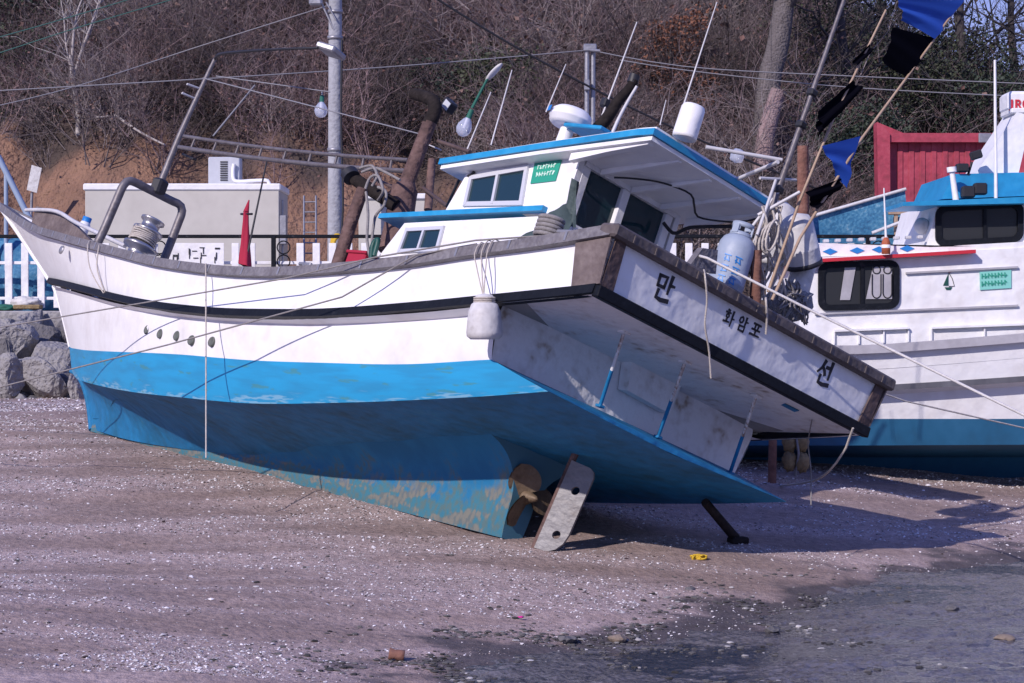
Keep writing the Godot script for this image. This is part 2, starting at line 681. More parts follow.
func build_hill() -> void:
	n_hill.seed = 17
	n_hill.frequency = 0.16
	n_hill.fractal_octaves = 4
	var xs := axis_steps(-16.0, 18.0, func(_v): return 0.2, -160.0, 160.0)
	var ds := axis_steps(34.0, 62.0, func(v): return 0.12 if v < 40.0 else 0.45, 33.9, 220.0)
	var s := new_st()
	smooth(s)
	var pos := []
	var col := []
	for d in ds:
		var pr := PackedVector3Array()
		var cr := PackedColorArray()
		for x in xs:
			var h := hill_at(x, d)
			pr.append(Vector3(x, CAM_H + h, -d))
			var earth := smoothstep(37.9, 37.0, d + n_hill.get_noise_2d(x * 3.0, d * 3.0) * 1.6) * smoothstep(0.5, -3.0, x + n_hill.get_noise_2d(x * 2.0, h * 3.0) * 2.0)
			var t: float = 0.5 + 0.5 * n_hill.get_noise_2d(x * 4.0, d * 4.0 + h * 4.0)
			var c := Color(0.115, 0.082, 0.072).lerp(Color(0.06, 0.048, 0.045), t)
			c = c.lerp(Color(0.38, 0.225, 0.155).lerp(Color(0.18, 0.105, 0.078), t), earth)
			cr.append(Color(c.r, c.g, c.b, 1))
		pos.append(pr)
		col.append(cr)
	for i in ds.size() - 1:
		for k in xs.size() - 1:
			for id in [[i, k], [i, k + 1], [i + 1, k + 1], [i, k], [i + 1, k + 1], [i + 1, k]]:
				s.set_color(col[id[0]][id[1]])
				s.add_vertex(pos[id[0]][id[1]])
	setting("hillside", s, M.earth)

	# bare brush: many small many-twigged bushes that read as one mass
	var vars := 5
	var xf := []
	var co := []
	for v in vars:
		xf.append([])
		co.append([])
	rng.seed = 7
	var n := 0
	while n < 11500:
		var d := rng.randf_range(36.2, 64.0)
		var x := rng.randf_range(-0.31, 0.31) * d
		var patch: float = n_hill.get_noise_2d(x * 1.3 + 200, d * 1.3)
		var sx := x / d * 1800.0 + 512.0
		if sx < 80.0 and d < 41.5 and rng.randf() < 0.75:
			continue
		if d < 37.5 and x < 0.5 and rng.randf() < 0.93:
			continue
		if d < 38.3 and x < 0.5 and rng.randf() < 0.5:
			continue
		if x > 6.0 and rng.randf() < 0.15:
			continue
		n += 1
		var v := rng.randi() % vars
		var sz := rng.randf_range(0.6, 1.1 + 1.1 * rng.randf() * rng.randf()) * (0.8 if d < 40.0 else 1.1)
		var b := Basis.from_euler(Vector3(rng.randf_range(-0.2, 0.35), rng.randf() * TAU, rng.randf_range(-0.25, 0.25))).scaled(Vector3(sz * 1.2, sz, sz * 1.2))
		xf[v].append(Transform3D(b, Vector3(x, CAM_H + hill_at(x, d) - 0.08, -d)))
		var c := Color(0.215, 0.152, 0.155)
		if patch > 0.12:
			c = Color(0.245, 0.205, 0.205)
		elif patch < -0.18:
			c = Color(0.085, 0.068, 0.068)
		c = c * rng.randf_range(0.6, 1.5)
		co[v].append(Color(c.r, c.g, c.b, 1))
	for v in vars:
		var o := multi("brush", bush_mesh(50 + v, 6 + v % 3, 1.35, 0.0125, 160 if v > 2 else 0), M.tint, xf[v], co[v])
		o.set_meta("label", "tangle of bare brown brush covering the hillside")

func build_tree(called: String, label: String, base: Vector3, seed_: int, trunk_pts: Array, r0: float, r1: float, limb_len: float, limbs: int, depth: int, bark: Material, leaf_mat: Material = null, leaf_size := 0.1, leaves := 0, from_t := 0.35, spread := 1.0) -> Node3D:
	var r := RandomNumberGenerator.new()
	r.seed = seed_
	var t := thing(called, label, "tree", base)
	var s := new_st()
	tube(s, bend(trunk_pts, 5), r0, r1, 9)
	part(t, "trunk", s, bark)
	s = new_st()
	smooth(s)
	var lf := new_st()
	flat(lf)
	var tips = [] if leaves > 0 else null
	var curve := bend(trunk_pts, 8)
	for i in limbs:
		var u := from_t + (1.0 - from_t) * float(i) / maxf(1.0, limbs - 1.0)
		var at: Vector3 = curve[int(u * (curve.size() - 1))]
		var an := i * 2.4 + r.randf()
		var dir := Vector3(cos(an) * spread, r.randf_range(0.2, 0.9), sin(an) * spread).normalized()
		grow(s, r, at, dir, limb_len * r.randf_range(0.65, 1.15) * (1.15 - 0.5 * u), lerpf(r0, r1, u) * 0.5, depth, 2, 0.3, 0.04, tips)
	if leaves > 0:
		for p in tips:
			for k in leaves:
				leaf_face(lf, r, p + Vector3(r.randf_range(-1, 1), r.randf_range(-1, 1), r.randf_range(-1, 1)) * leaf_size * 2.0, leaf_size)
		part(t, "branches", s, bark)
		part(t, "crown", lf, leaf_mat)
	else:
		part(t, "crown", s, bark)
	return t

# ---------------------------------------------------------------- the beached boat
# its own axes: x forward from the transom, y up from the transom rail, z to starboard
const U_GUN := [0.0, 0.01, 0.63, -0.10, 1.24, -0.19, 1.92, -0.30, 2.96, -0.42, 3.65, -0.475, 4.42, -0.49, 5.38, -0.455, 6.25, -0.375, 7.17, -0.28, 8.08, -0.18, 9.59, 0.01, 11.96, 0.43, 12.6, 0.54]
const U_WT := [0.0, -0.36, 0.24, -0.40, 1.04, -0.52, 1.66, -0.61, 2.53, -0.72, 3.14, -0.775, 4.23, -0.835, 5.18, -0.83, 6.52, -0.74, 9.78, -0.42, 10.5, -0.34]
const U_WB := [0.0, -0.42, 0.24, -0.46, 1.01, -0.575, 1.63, -0.67, 2.5, -0.775, 3.11, -0.83, 4.21, -0.885, 5.13, -0.89, 6.44, -0.82, 9.35, -0.53, 10.4, -0.41]
const U_BLUE := [0.9, -0.875, 0.99, -0.885, 1.79, -1.0, 2.54, -1.07, 3.94, -1.17, 5.85, -1.22, 7.5, -1.19, 8.96, -1.10, 9.45, -1.05]
const U_CH := [0.39, -1.03, 1.12, -1.15, 2.47, -1.34, 3.84, -1.49, 5.68, -1.55, 7.98, -1.45, 8.92, -1.34, 9.2, -1.30]
const U_GB := [0.39, -1.06, 1.0, -1.14, 1.8, -1.24, 3.0, -1.44, 4.5, -1.66, 6.0, -1.80, 7.3, -1.86, 8.25, -1.84]

func wide(b0: float, bm: float, l: float, a: float) -> float:
	var am := 4.5
	if a < am:
		return bm - (bm - b0) * pow((am - a) / am, 2.0)
	return bm * maxf(0.0, 1.0 - pow(minf(1.0, (a - am) / (l - am)), 1.6))

func hl(kind: String, t: float) -> Vector3:   # port line of the hull at t from stern 0 to stem 1; z positive = half breadth
	match kind:
		"gun":
			var a := lerpf(0.0, 12.6, t)
			return Vector3(a, tab(U_GUN, a), wide(1.43, 1.5, 12.6, a))
		"wt":
			var a := lerpf(0.05, 10.52, t)
			return Vector3(a, tab(U_WT, a), wide(1.37, 1.47, 10.52, a))
		"wb":
			var a := lerpf(0.06, 10.4, t)
			return Vector3(a, tab(U_WB, a), wide(1.37, 1.47, 10.4, a))
		"step":
			var a := lerpf(0.985, 10.3, t)
			return Vector3(a, tab(U_WB, a) - 0.015, maxf(0.0, wide(1.26, 1.385, 10.3, a)))
		"blue":
			var a := lerpf(0.985, 9.45, t)
			return Vector3(a, tab(U_BLUE, a), wide(1.2, 1.32, 9.45, a))
		"ch":
			var a := lerpf(0.39, 9.2, t)
			return Vector3(a, tab(U_CH, a), wide(1.2, 1.25, 9.2, a))
		"gb":
			var a := lerpf(0.39, 8.35, t)
			return Vector3(a, tab(U_GB, a), 0.115 * (1.0 - smoothstep(0.9, 1.0, t) * 0.9))
	return Vector3.ZERO

func mir(v: Vector3, side: float) -> Vector3:
	return Vector3(v.x, v.y, v.z * side)

func strip(s: SurfaceTool, k0: String, k1: String, steps: int, n: int, hollow := 1.0, bulge := 0.0, uv_tab := false) -> void:
	for side in [-1.0, 1.0]:
		var rows := []
		var uvs := []
		for i in n + 1:
			var t := float(i) / n
			var a := hl(k0, t)
			var b := hl(k1, t)
			var row := []
			var ur := []
			for k in steps + 1:
				var w := float(k) / steps
				var p := a.lerp(b, w)
				p.y = lerpf(a.y, b.y, pow(w, hollow))
				p.z += bulge * sin(w * PI) * (1.0 - t * t)
				row.append(mir(p, side))
				ur.append(Vector2(t, w))
			rows.append(row)
			uvs.append(ur)
		sheet(s, rows, 0 if side < 0 else 1, uvs if uv_tab else [])

func sweep(s: SurfaceTool, kind: String, off: Array, n: int, t0 := 0.0, t1 := 1.0) -> void:
	# closed section of Vector2(outward, up) carried along a hull line, each face smooth along its length
	for side in [-1.0, 1.0]:
		for j in off.size():
			var o0: Vector2 = off[j]
			var o1: Vector2 = off[(j + 1) % off.size()]
			var rows := []
			for i in n + 1:
				var p := hl(kind, lerpf(t0, t1, float(i) / n))
				rows.append([mir(p + Vector3(0, o0.y, maxf(o0.x, -p.z)), side), mir(p + Vector3(0, o1.y, maxf(o1.x, -p.z)), side)])
			sheet(s, rows, 10 + j + (20 if side > 0 else 0))
		flat(s)
		for e in [t0, t1]:
			var p := hl(kind, e)
			var c := []
			for o in off:
				c.append(mir(p + Vector3(0, o.y, maxf(o.x, -p.z)), side))
			for j in range(1, c.size() - 1):
				tri(s, c[0], c[j], c[j + 1])

func letters(s: SurfaceTool, o: Vector3, ux: Vector3, uy: Vector3, nrm: Vector3, sy: String, w: float) -> void:
	var V := func(a): 
		var r := []
		for i in range(0, a.size(), 2):
			r.append(Vector2(a[i], a[i + 1]))
		return r
	var shapes := {
		"만": [[[.08, .92, .12, .50], w, w * .8], [[.06, .90, .48, .95, .46, .52], w, w], [[.10, .52, .48, .54], w * .8, w * .9], [[.72, 1.05, .74, .38], w * 1.2, w * .7], [[.74, .72, .98, .74], w, w * .6], [[.24, .38, .24, .08, .50, .05, .88, .12], w, w * 1.2]],
		"선": [[[.30, 1.0, .22, .70, .02, .46], w * 1.2, w * .6], [[.26, .74, .42, .60, .50, .46], w * .8, w * 1.1], [[.48, .78, .74, .80], w, w], [[.76, 1.05, .78, .34], w * 1.2, w * .7], [[.26, .38, .26, .08, .52, .05, .90, .12], w, w * 1.2]],
		"화": [[[.22, 1.02, .38, 1.0], w, w], [[.08, .84, .54, .86], w, w * .8], [[.30, .74, .18, .66, .22, .52, .38, .50, .46, .60, .40, .72, .30, .74], w * .8, w * .8], [[.32, .46, .32, .24], w, w], [[.06, .18, .60, .24], w, w * .8], [[.78, 1.05, .80, .02], w * 1.2, w * .7], [[.80, .54, 1.02, .56], w, w * .6]],
		"암": [[[.30, .98, .14, .88, .12, .68, .26, .56, .42, .62, .48, .80, .40, .95, .30, .98], w * .9, w * .9], [[.74, 1.05, .76, .46], w * 1.2, w * .8], [[.76, .76, 1.0, .78], w, w * .6], [[.26, .38, .28, .04], w, w * .8], [[.24, .37, .80, .40, .78, .04], w, w], [[.28, .06, .80, .07], w * .8, w]],
		"포": [[[.14, .94, .86, .96], w, w], [[.34, .92, .36, .56], w, w * .8], [[.66, .92, .64, .56], w, w * .8], [[.10, .54, .90, .57], w, w * .9], [[.50, .50, .50, .22], w, w], [[.04, .16, .98, .20], w * 1.2, w * .8]],
	}
	for p in shapes[sy]:
		stroke(s, o, ux, uy, nrm, V.call(p[0]), p[1], p[2])

func window_unit(parent: Node3D, c: Array, nrm: Vector3, frame_m: Material, fw: float, split := 0.5, called := "window") -> void:
	# c: four corners in order (bottom left, bottom right, top right, top left); a frame that stands proud, two panes, a mullion
	var s := new_st()
	for i in 4:
		var a: Vector3 = c[i]
		var b: Vector3 = c[(i + 1) % 4]
		var d := (b - a).normalized()
		var inw := nrm.cross(d).normalized()
		if inw.dot((c[0] + c[2]) * 0.5 - a) < 0:
			inw = -inw
		plate(s, [a - d * fw * 0.5 - inw * fw * 0.4, b + d * fw * 0.5 - inw * fw * 0.4, b + d * fw * 0.5 * 0.0 + inw * fw * 0.6, a + inw * fw * 0.6], nrm * 0.018 + nrm * 0.001 * i)
	var b0: Vector3 = c[0].lerp(c[1], split)
	var t0: Vector3 = c[3].lerp(c[2], split)
	var dd: Vector3 = (c[1] - c[0]).normalized() * fw * 0.4
	plate(s, [b0 - dd, b0 + dd, t0 + dd, t0 - dd], nrm * 0.022)
	var w := part(parent, called, s, frame_m)
	s = new_st()
	plate(s, [c[0], b0, t0, c[3]], nrm * 0.004)
	part(w, "pane", s, M.glass)
	s = new_st()
	plate(s, [b0, c[1], c[2], t0], nrm * 0.004)
	part(w, "pane", s, M.glass)

func build_boat() -> void:
	var F := Vector3(-0.6332151, 0.06906003, -0.77088868)
	var U := Vector3(0.30920072, 0.93564973, -0.1701602)
	var S := F.cross(U).normalized()
	F = U.cross(S).normalized()
	boat_xf = Transform3D(Basis(F, U.normalized(), S), Vector3(1.649, 0.104 + CAM_H, -11.839))
	var b := thing("fishing_boat", "white and blue wooden fishing boat aground on the sand, leaning over to its far side", "boat", Vector3(4.5, -1.88, 0), boat_xf)
	var n := 72
	var s := new_st()
	# bulwark: outer skin, inner skin, and the deck inside
	strip(s, "gun", "wt", 5, n, 1.0, -0.02)
	for side in [-1.0, 1.0]:
		var rows := []
		for i in n + 1:
			var t := float(i) / n
			var g := hl("gun", t)
			var w := hl("wt", t)
			var row := []
			for k in 4:
				var p := g.lerp(w, k / 3.0)
				p.z = maxf(0.0, p.z - 0.07)
				row.append(mir(p, side))
			rows.append(row)
		sheet(s, rows, 2 if side < 0 else 3)
	part(b, "bulwark", s, M.white)
	s = new_st()
	var rows := []
	for i in 40:
		var t := i / 40.0 * 0.93
		var w := hl("wt", t)
		w.z = maxf(0.02, w.z - 0.05)
		w.y -= 0.02
		rows.append([mir(w, -1.0), Vector3(w.x, w.y + 0.04, 0), mir(w, 1.0)])
	sheet(s, rows)
	part(b, "deck", s, M.deck)
	# cap rail
	s = new_st()
	sweep(s, "gun", [Vector2(0.03, 0.0), Vector2(0.035, -0.075), Vector2(-0.10, -0.075), Vector2(-0.095, 0.0)], n, 0.0, 0.995)
	part(b, "cap_rail", s, M.rail)
	for i in 24:   # metal straps across the rail joints
		var g := hl("gun", 0.03 + i * 0.04)
		for side in [-1.0, 1.0]:
			s = new_st()
			box(s, mir(g + Vector3(0, -0.036, 0.035), side), Vector3(0.02, 0.06, 0.006))
			part(b, "rail_clip", s, M.steel)
	# rub rail: black
	s = new_st()
	sweep(s, "wt", [Vector2(0.035, 0.005), Vector2(0.04, -0.055), Vector2(-0.02, -0.06), Vector2(-0.02, 0.01)], n, 0.0, 0.965)
	part(b, "rub_rail", s, M.black)
	# step below the rub rail, topsides
	s = new_st()
	for side in [-1.0, 1.0]:
		rows = []
		for i in n + 1:
			var t := float(i) / n
			var q := hl("step", t)
			var p := Vector3(q.x, tab(U_WB, q.x), wide(1.37, 1.47, 10.4, q.x))
			rows.append([mir(p, side), mir(q, side)])
		sheet(s, rows, 4 if side < 0 else 5)
	strip(s, "step", "blue", 6, n, 1.0, 0.012)
	part(b, "topside", s, M.white)
	s = new_st()
	strip(s, "blue", "ch", 5, n, 1.0, 0.02, true)
	part(b, "boot_band", s, M.blue_band)
	s = new_st()
	strip(s, "ch", "gb", 14, n, 1.75, 0.0)
	# the plate that carries the bottom on behind the transom
	quad(s, Vector3(0.985, -0.885, -1.247), Vector3(0.985, -0.885, 1.247), Vector3(0.39, -1.028, 1.2), Vector3(0.39, -1.028, -1.2))
	quad(s, Vector3(0.39, -1.028, -1.2), Vector3(0.39, -1.028, 1.2), Vector3(0.391, -1.06, 0.115), Vector3(0.391, -1.06, -0.115))
	rows = []
	for i in 30:
		var a := lerpf(0.391, 2.2, i / 29.0)
		rows.append([Vector3(a, tab(U_GB, a), -0.115), Vector3(a, tab(U_GB, a) - 0.004, 0), Vector3(a, tab(U_GB, a), 0.115)])
	sheet(s, rows, 9)
	part(b, "bottom", s, M.blue)
	# keel: the bottom sweeps down into deep deadwood, squared off ahead of the propeller
	s = new_st()
	for side in [-1.0, 1.0]:
		rows = []
		var uvs := []
		for i in 61:
			var t := i / 60.0
			var a := lerpf(1.70, 8.3, t)
			var slim := 1.0 - smoothstep(0.82, 1.0, t) * 0.78
			var zt: float = minf(0.60, wide(1.2, 1.25, 9.2, a) * 0.62) * slim
			var cw: float = clampf(1.0 - zt / maxf(0.12, wide(1.2, 1.25, 9.2, a)), 0.0, 1.0)
			var ut := lerpf(tab(U_CH, a), tab(U_GB, a), pow(cw, 1.75)) + 0.012
			var zb: float = 0.105 * slim
			var ub := lerpf(-1.885, -1.862, t)
			var row := []
			var ur := []
			for k in 15:
				var w := k / 14.0
				var ph := minf(w / 0.75, 1.0) * PI / 2
				var um := lerpf(ut, ub, 0.62)
				var p := Vector3(a, lerpf(ut, um, 1.0 - cos(ph)), lerpf(zt, zb * 1.08, sin(ph)))
				if w > 0.75:
					var q := (w - 0.75) / 0.25
					p = Vector3(a, lerpf(um, ub, q), lerpf(zb * 1.08, zb * 0.85, q * q))
				p.y += 0.006 * sin(a * 7.0 + w * 5.0) * sin(w * PI)
				row.append(mir(p, side))
				ur.append(Vector2(t, (ut - p.y) / (ut - ub)))
			rows.append(row)
			uvs.append(ur)
		sheet(s, rows, 6 if side < 0 else 7, uvs)
		flat(s)
		for k in 14:   # aft face of the deadwood
			for v in [rows[0][k], mir(rows[0][k], -1.0), mir(rows[0][k + 1], -1.0), rows[0][k], mir(rows[0][k + 1], -1.0), rows[0][k + 1]]:
				s.set_uv(Vector2(0.01, 0.3))
				s.add_vertex(v)
			if side > 0:
				break
		for i in 60:
			for v in [rows[i][14], mir(rows[i][14], -1.0), mir(rows[i + 1][14], -1.0), rows[i][14], mir(rows[i + 1][14], -1.0), rows[i + 1][14]]:
				s.set_uv(Vector2(0.3, 0.95))
				s.add_vertex(v)
			if side > 0:
				break
	part(b, "keel", s, M.keel)
	s = new_st()   # stem bar from forefoot to the bow tip
	var stem_pts := []
	for i in 15:
		var w := i / 14.0
		stem_pts.append(Vector3(lerpf(9.2, 8.33, w), lerpf(-1.30, -1.845, pow(w, 1.75)), 0))
	tube(s, stem_pts, 0.028, 0.028, 8)
	part(b, "stem", s, M.blue)
	s = new_st()
	tube(s, bend([Vector3(9.42, -1.06, 0), Vector3(9.9, -0.7, 0), Vector3(10.33, -0.42, 0)], 6), 0.022, 0.022, 8)
	tube(s, bend([Vector3(10.5, -0.36, 0), Vector3(11.6, 0.1, 0), Vector3(12.55, 0.48, 0)], 6), 0.022, 0.022, 8)
	part(b, "stem_edge", s, M.white)
	# transom: recessed panel below, overhanging stern above
	s = new_st()
	flat(s)
	quad(s, Vector3(0.985, -0.588, -1.309), Vector3(0.985, -0.588, 1.309), Vector3(0.985, -0.885, 1.247), Vector3(0.985, -0.885, -1.247))
	quad(s, Vector3(0.985, -0.49, -1.29), Vector3(0.985, -0.49, 1.29), Vector3(0.985, -0.588, 1.309), Vector3(0.985, -0.588, -1.309))
	plate(s, [Vector3(0.975, -0.50, -0.17), Vector3(0.975, -0.50, 0.35), Vector3(0.975, -0.72, 0.33), Vector3(0.975, -0.70, -0.12)], Vector3(-0.10, 0, 0))
	part(b, "inner_transom", s, M.stained)
	s = new_st()
	rows = []
	for i in 13:
		var a := lerpf(0.055, 0.99, i / 12.0)
		var bw := wide(1.37, 1.47, 10.4, a) + 0.02
		var ue := tab(U_WB, a)
		var ui := lerpf(-0.432, -0.518, i / 12.0)
		rows.append([Vector3(a, ue, -bw), Vector3(a, ui, -bw + 0.02), Vector3(a, ui, 0), Vector3(a, ui, bw - 0.02), Vector3(a, ue, bw)])
	flat(s)
	for i in 12:
		for k in 4:
			quad(s, rows[i][k], rows[i][k + 1], rows[i + 1][k + 1], rows[i + 1][k])
	rows = [rows[0], rows[0]]
	sheet(s, rows)
	part(b, "stern_underside", s, M.stained)
	s = new_st()
	plate(s, [Vector3(0.015, -0.06, -1.40), Vector3(0.015, -0.06, 1.40), Vector3(0.05, -0.43, 1.366), Vector3(0.05, -0.43, -1.366)], Vector3(0.05, 0, 0))
	var tr := part(b, "transom_board", s, M.white_aft)
	var nrm := Vector3(-1, -0.095, 0).normalized()
	var ux := Vector3(0, 0, 1)
	var uy := Vector3(-0.0942, 0.9955, 0)
	for q in [["만", -0.955, -0.275, 0.165], ["화", -0.30, -0.205, 0.095], ["암", -0.165, -0.20, 0.095], ["포", -0.03, -0.195, 0.095], ["선", 0.71, -0.26, 0.165]]:
		s = new_st()
		letters(s, Vector3(0.0505 - (0.43 + q[2]) * 0.0946, q[2], q[1]) + nrm * 0.001, ux * q[3], uy * q[3], nrm * 0.004, q[0], 0.15)
		part(tr, "lettering", s, M.ink, "black brush letter painted on the stern board")
	s = new_st()   # black strip along the foot of the stern board
	box(s, Vector3(0.035, -0.405, 0), Vector3(0.06, 0.075, 2.80), Basis(), 0.006)
	part(b, "stern_strip", s, M.black)
	s = new_st()
	box(s, Vector3(0.03, -0.028, 0), Vector3(0.16, 0.085, 2.93), Basis(), 0.015)
	for i in 14:
		box(s, Vector3(-0.053, -0.03, -1.3 + i * 0.2), Vector3(0.006, 0.05, 0.012))
	part(b, "stern_rail", s, M.rail_dark)
	for side in [-1.0, 1.0]:
		s = new_st()
		plate(s, [Vector3(0.008, -0.07, 1.40 * side), Vector3(0.008, -0.07, 1.31 * side), Vector3(0.034, -0.37, 1.27 * side), Vector3(0.034, -0.37, 1.385 * side)], Vector3(-0.012, 0, 0))
		part(b, "corner_post", s, M.brown)
		s = new_st()
		var g0 := Vector3(0.0, -0.072, 1.433 * side)
		var g1 := Vector3(0.30, -0.125, 1.435 * side)
		plate(s, [g0, g1, Vector3(0.27, -0.395, 1.385 * side), Vector3(0.02, -0.36, 1.388 * side)], Vector3(0, 0, 0.012 * side))
		part(b, "corner_plate", s, M.brown2)
	for st in [[Vector3(0.4036, -0.4700, -0.7404), Vector3(0.7200, -0.9100, -0.4608)], [Vector3(0.3745, -0.4700, -0.1667), Vector3(0.7200, -0.9341, 0.1344)], [Vector3(0.3159, -0.4700, 0.5172), Vector3(0.7200, -0.9499, 0.9182)]]:
		s = new_st()
		rod(s, st[0] + Vector3(0, 0.03, 0), st[0].lerp(st[1], 0.5), 0.012, 0.012, 10)
		var rd := part(b, "strut", s, M.rust_white)
		s = new_st()
		rod(s, st[0].lerp(st[1], 0.5), st[1], 0.0135, 0.0135, 10)
		part(rd, "painted_end", s, M.blue)
		s = new_st()
		box(s, st[1], Vector3(0.05, 0.02, 0.05), Basis(), 0.006)
		part(rd, "foot", s, M.blue)
		s = new_st()
		box(s, st[0] + Vector3(0, 0.005, 0), Vector3(0.07, 0.02, 0.07), Basis(), 0.006)
		part(rd, "flange", s, M.stained)
	s = new_st()
	plate(s, [Vector3(0.4181, -0.4520, 0.8193), Vector3(0.1924, -0.4520, 0.6808), Vector3(0.1863, -0.4520, 0.8302), Vector3(0.4135, -0.4520, 0.9729)], Vector3(0, 0.004, 0))
	part(b, "hatch_patch", s, M.blue)
	# side drain holes
	for v in [Vector3(5.5289, -1.0301, -1.2595), Vector3(5.2100, -1.0569, -1.3023), Vector3(4.8723, -1.0604, -1.3362), Vector3(4.5924, -1.0828, -1.3530), Vector3(4.2741, -1.0703, -1.3547)]:
		s = new_st()
		lathe(s, v + Vector3(0, 0, -0.012), Basis(Vector3(1, 0, 0), Vector3(0, 0, -1), Vector3(0, 1, 0)), [Vector2(0.0, 0.0), Vector2(0.028, 0.0), Vector2(0.036, 0.008), Vector2(0.042, 0.0), Vector2(0.042, -0.02)], 14)
		part(b, "drain_port", s, M.grime)
	s = new_st()   # small plate on the bow and the plug at the end of the rub rail
	lathe(s, Vector3(8.0262, -0.3111, -1.1035) + Vector3(0, -0.03, -0.0), Basis(Vector3(1, 0, 0), Vector3(0, 0, -1), Vector3(0, 1, 0)), [Vector2(0.0, 0.012), Vector2(0.04, 0.012), Vector2(0.045, 0.0)], 10)
	part(b, "hawse_plate", s, M.steel)

	# propeller, shaft, rudder
	var hub: Vector3 = Vector3(1.6777, -1.5503, -0.0000)
	s = new_st()
	rod(s, hub + Vector3(0.22, 0, 0), hub + Vector3(0.04, 0, 0), 0.055, 0.05, 14)
	var pr := part(b, "propeller", s, M.bronze)
	s = new_st()
	lathe(s, hub, Basis(Vector3(0, 1, 0), Vector3(-1, 0, 0), Vector3(0, 0, 1)), [Vector2(0.0, -0.06), Vector2(0.05, -0.055), Vector2(0.055, 0.0), Vector2(0.035, 0.05), Vector2(0.02, 0.10), Vector2(0.0, 0.12)], 14)
	part(pr, "hub", s, M.bronze)
	for k in 3:
		s = new_st()
		var an := deg_to_rad(203.0 + 120.0 * k)
		var rw := []
		for i in 11:
			var rr := 0.03 + 0.225 * i / 10.0
			var wd: float = 0.10 * sqrt(maxf(0.0, sin(PI * clampf(0.14 + 0.86 * i / 10.0, 0, 1)))) + 0.002
			var tw := deg_to_rad(58.0 - 34.0 * i / 10.0)
			var row := []
			for j in 9:
				var q := (j / 8.0 - 0.5) * 2.0
				var loc := Vector3(sin(tw) * q * wd * -0.8, rr, q * wd)
				row.append(hub + Basis(Vector3(1, 0, 0), an) * loc)
			rw.append(row)
		sheet(s, rw)
		for row in rw:
			for j in row.size():
				row[j] += Vector3(-0.014, 0, 0)
		sheet(s, rw, 1)
		part(pr, "blade", s, M.bronze)
	s = new_st()
	# rudder blade: a flat board with two holes, turned a little
	var rb := Basis(Vector3(0, 1, 0), deg_to_rad(30.0))
	var rake := Vector3(-0.15, 1, 0)
	rb = Basis(rb.x, rake, rb.z)
	var ro := Vector3(1.12, 0, 0)
	var outline := PackedVector2Array([Vector2(0.02, -1.23), Vector2(-0.13, -1.25), Vector2(-0.165, -1.27), Vector2(-0.18, -1.31), Vector2(-0.18, -1.74), Vector2(-0.165, -1.81), Vector2(-0.13, -1.86), Vector2(-0.08, -1.89), Vector2(0.02, -1.89)])
	var rt := new_st()
	var h1 := Vector2(-0.095, -1.43)
	var h2 := Vector2(-0.095, -1.76)
	flat(rt)
	for half in 2:
		var rect := PackedVector2Array([Vector2(h1.x, -1.0), Vector2(0.2, -1.0), Vector2(0.2, -2.2), Vector2(h1.x, -2.2)]) if half == 0 else PackedVector2Array([Vector2(-0.5, -1.0), Vector2(h1.x, -1.0), Vector2(h1.x, -2.2), Vector2(-0.5, -2.2)])
		var piece: PackedVector2Array = Geometry2D.intersect_polygons(outline, rect)[0]
		for h in [h1, h2]:
			var circ := PackedVector2Array()
			for k in 20:
				circ.append(h + Vector2(cos(TAU * k / 20), sin(TAU * k / 20)) * 0.03)
			piece = Geometry2D.clip_polygons(piece, circ)[0]
		var ix := Geometry2D.triangulate_polygon(piece)
		for z in [-0.016, 0.016]:
			for k in range(0, ix.size(), 3):
				tri(rt, ro + rb * Vector3(piece[ix[k]].x, piece[ix[k]].y, z), ro + rb * Vector3(piece[ix[k + 1]].x, piece[ix[k + 1]].y, z), ro + rb * Vector3(piece[ix[k + 2]].x, piece[ix[k + 2]].y, z))
		for k in piece.size():
			var p0 := piece[k]
			var p1 := piece[(k + 1) % piece.size()]
			if absf(p0.x - h1.x) < 0.0005 and absf(p1.x - h1.x) < 0.0005:
				continue
			quad(rt, ro + rb * Vector3(p0.x, p0.y, -0.016), ro + rb * Vector3(p1.x, p1.y, -0.016), ro + rb * Vector3(p1.x, p1.y, 0.016), ro + rb * Vector3(p0.x, p0.y, 0.016))
	var rud := part(b, "rudder", rt, M.zinc)
	s = new_st()
	rod(s, ro + rake * -1.10 + Vector3(0.03, 0, 0), ro + rake * -1.90 + Vector3(0.03, 0, 0), 0.026, 0.026, 10)
	part(rud, "rudder_stock", s, M.rust)
	build_house(b)
	build_gear(b)

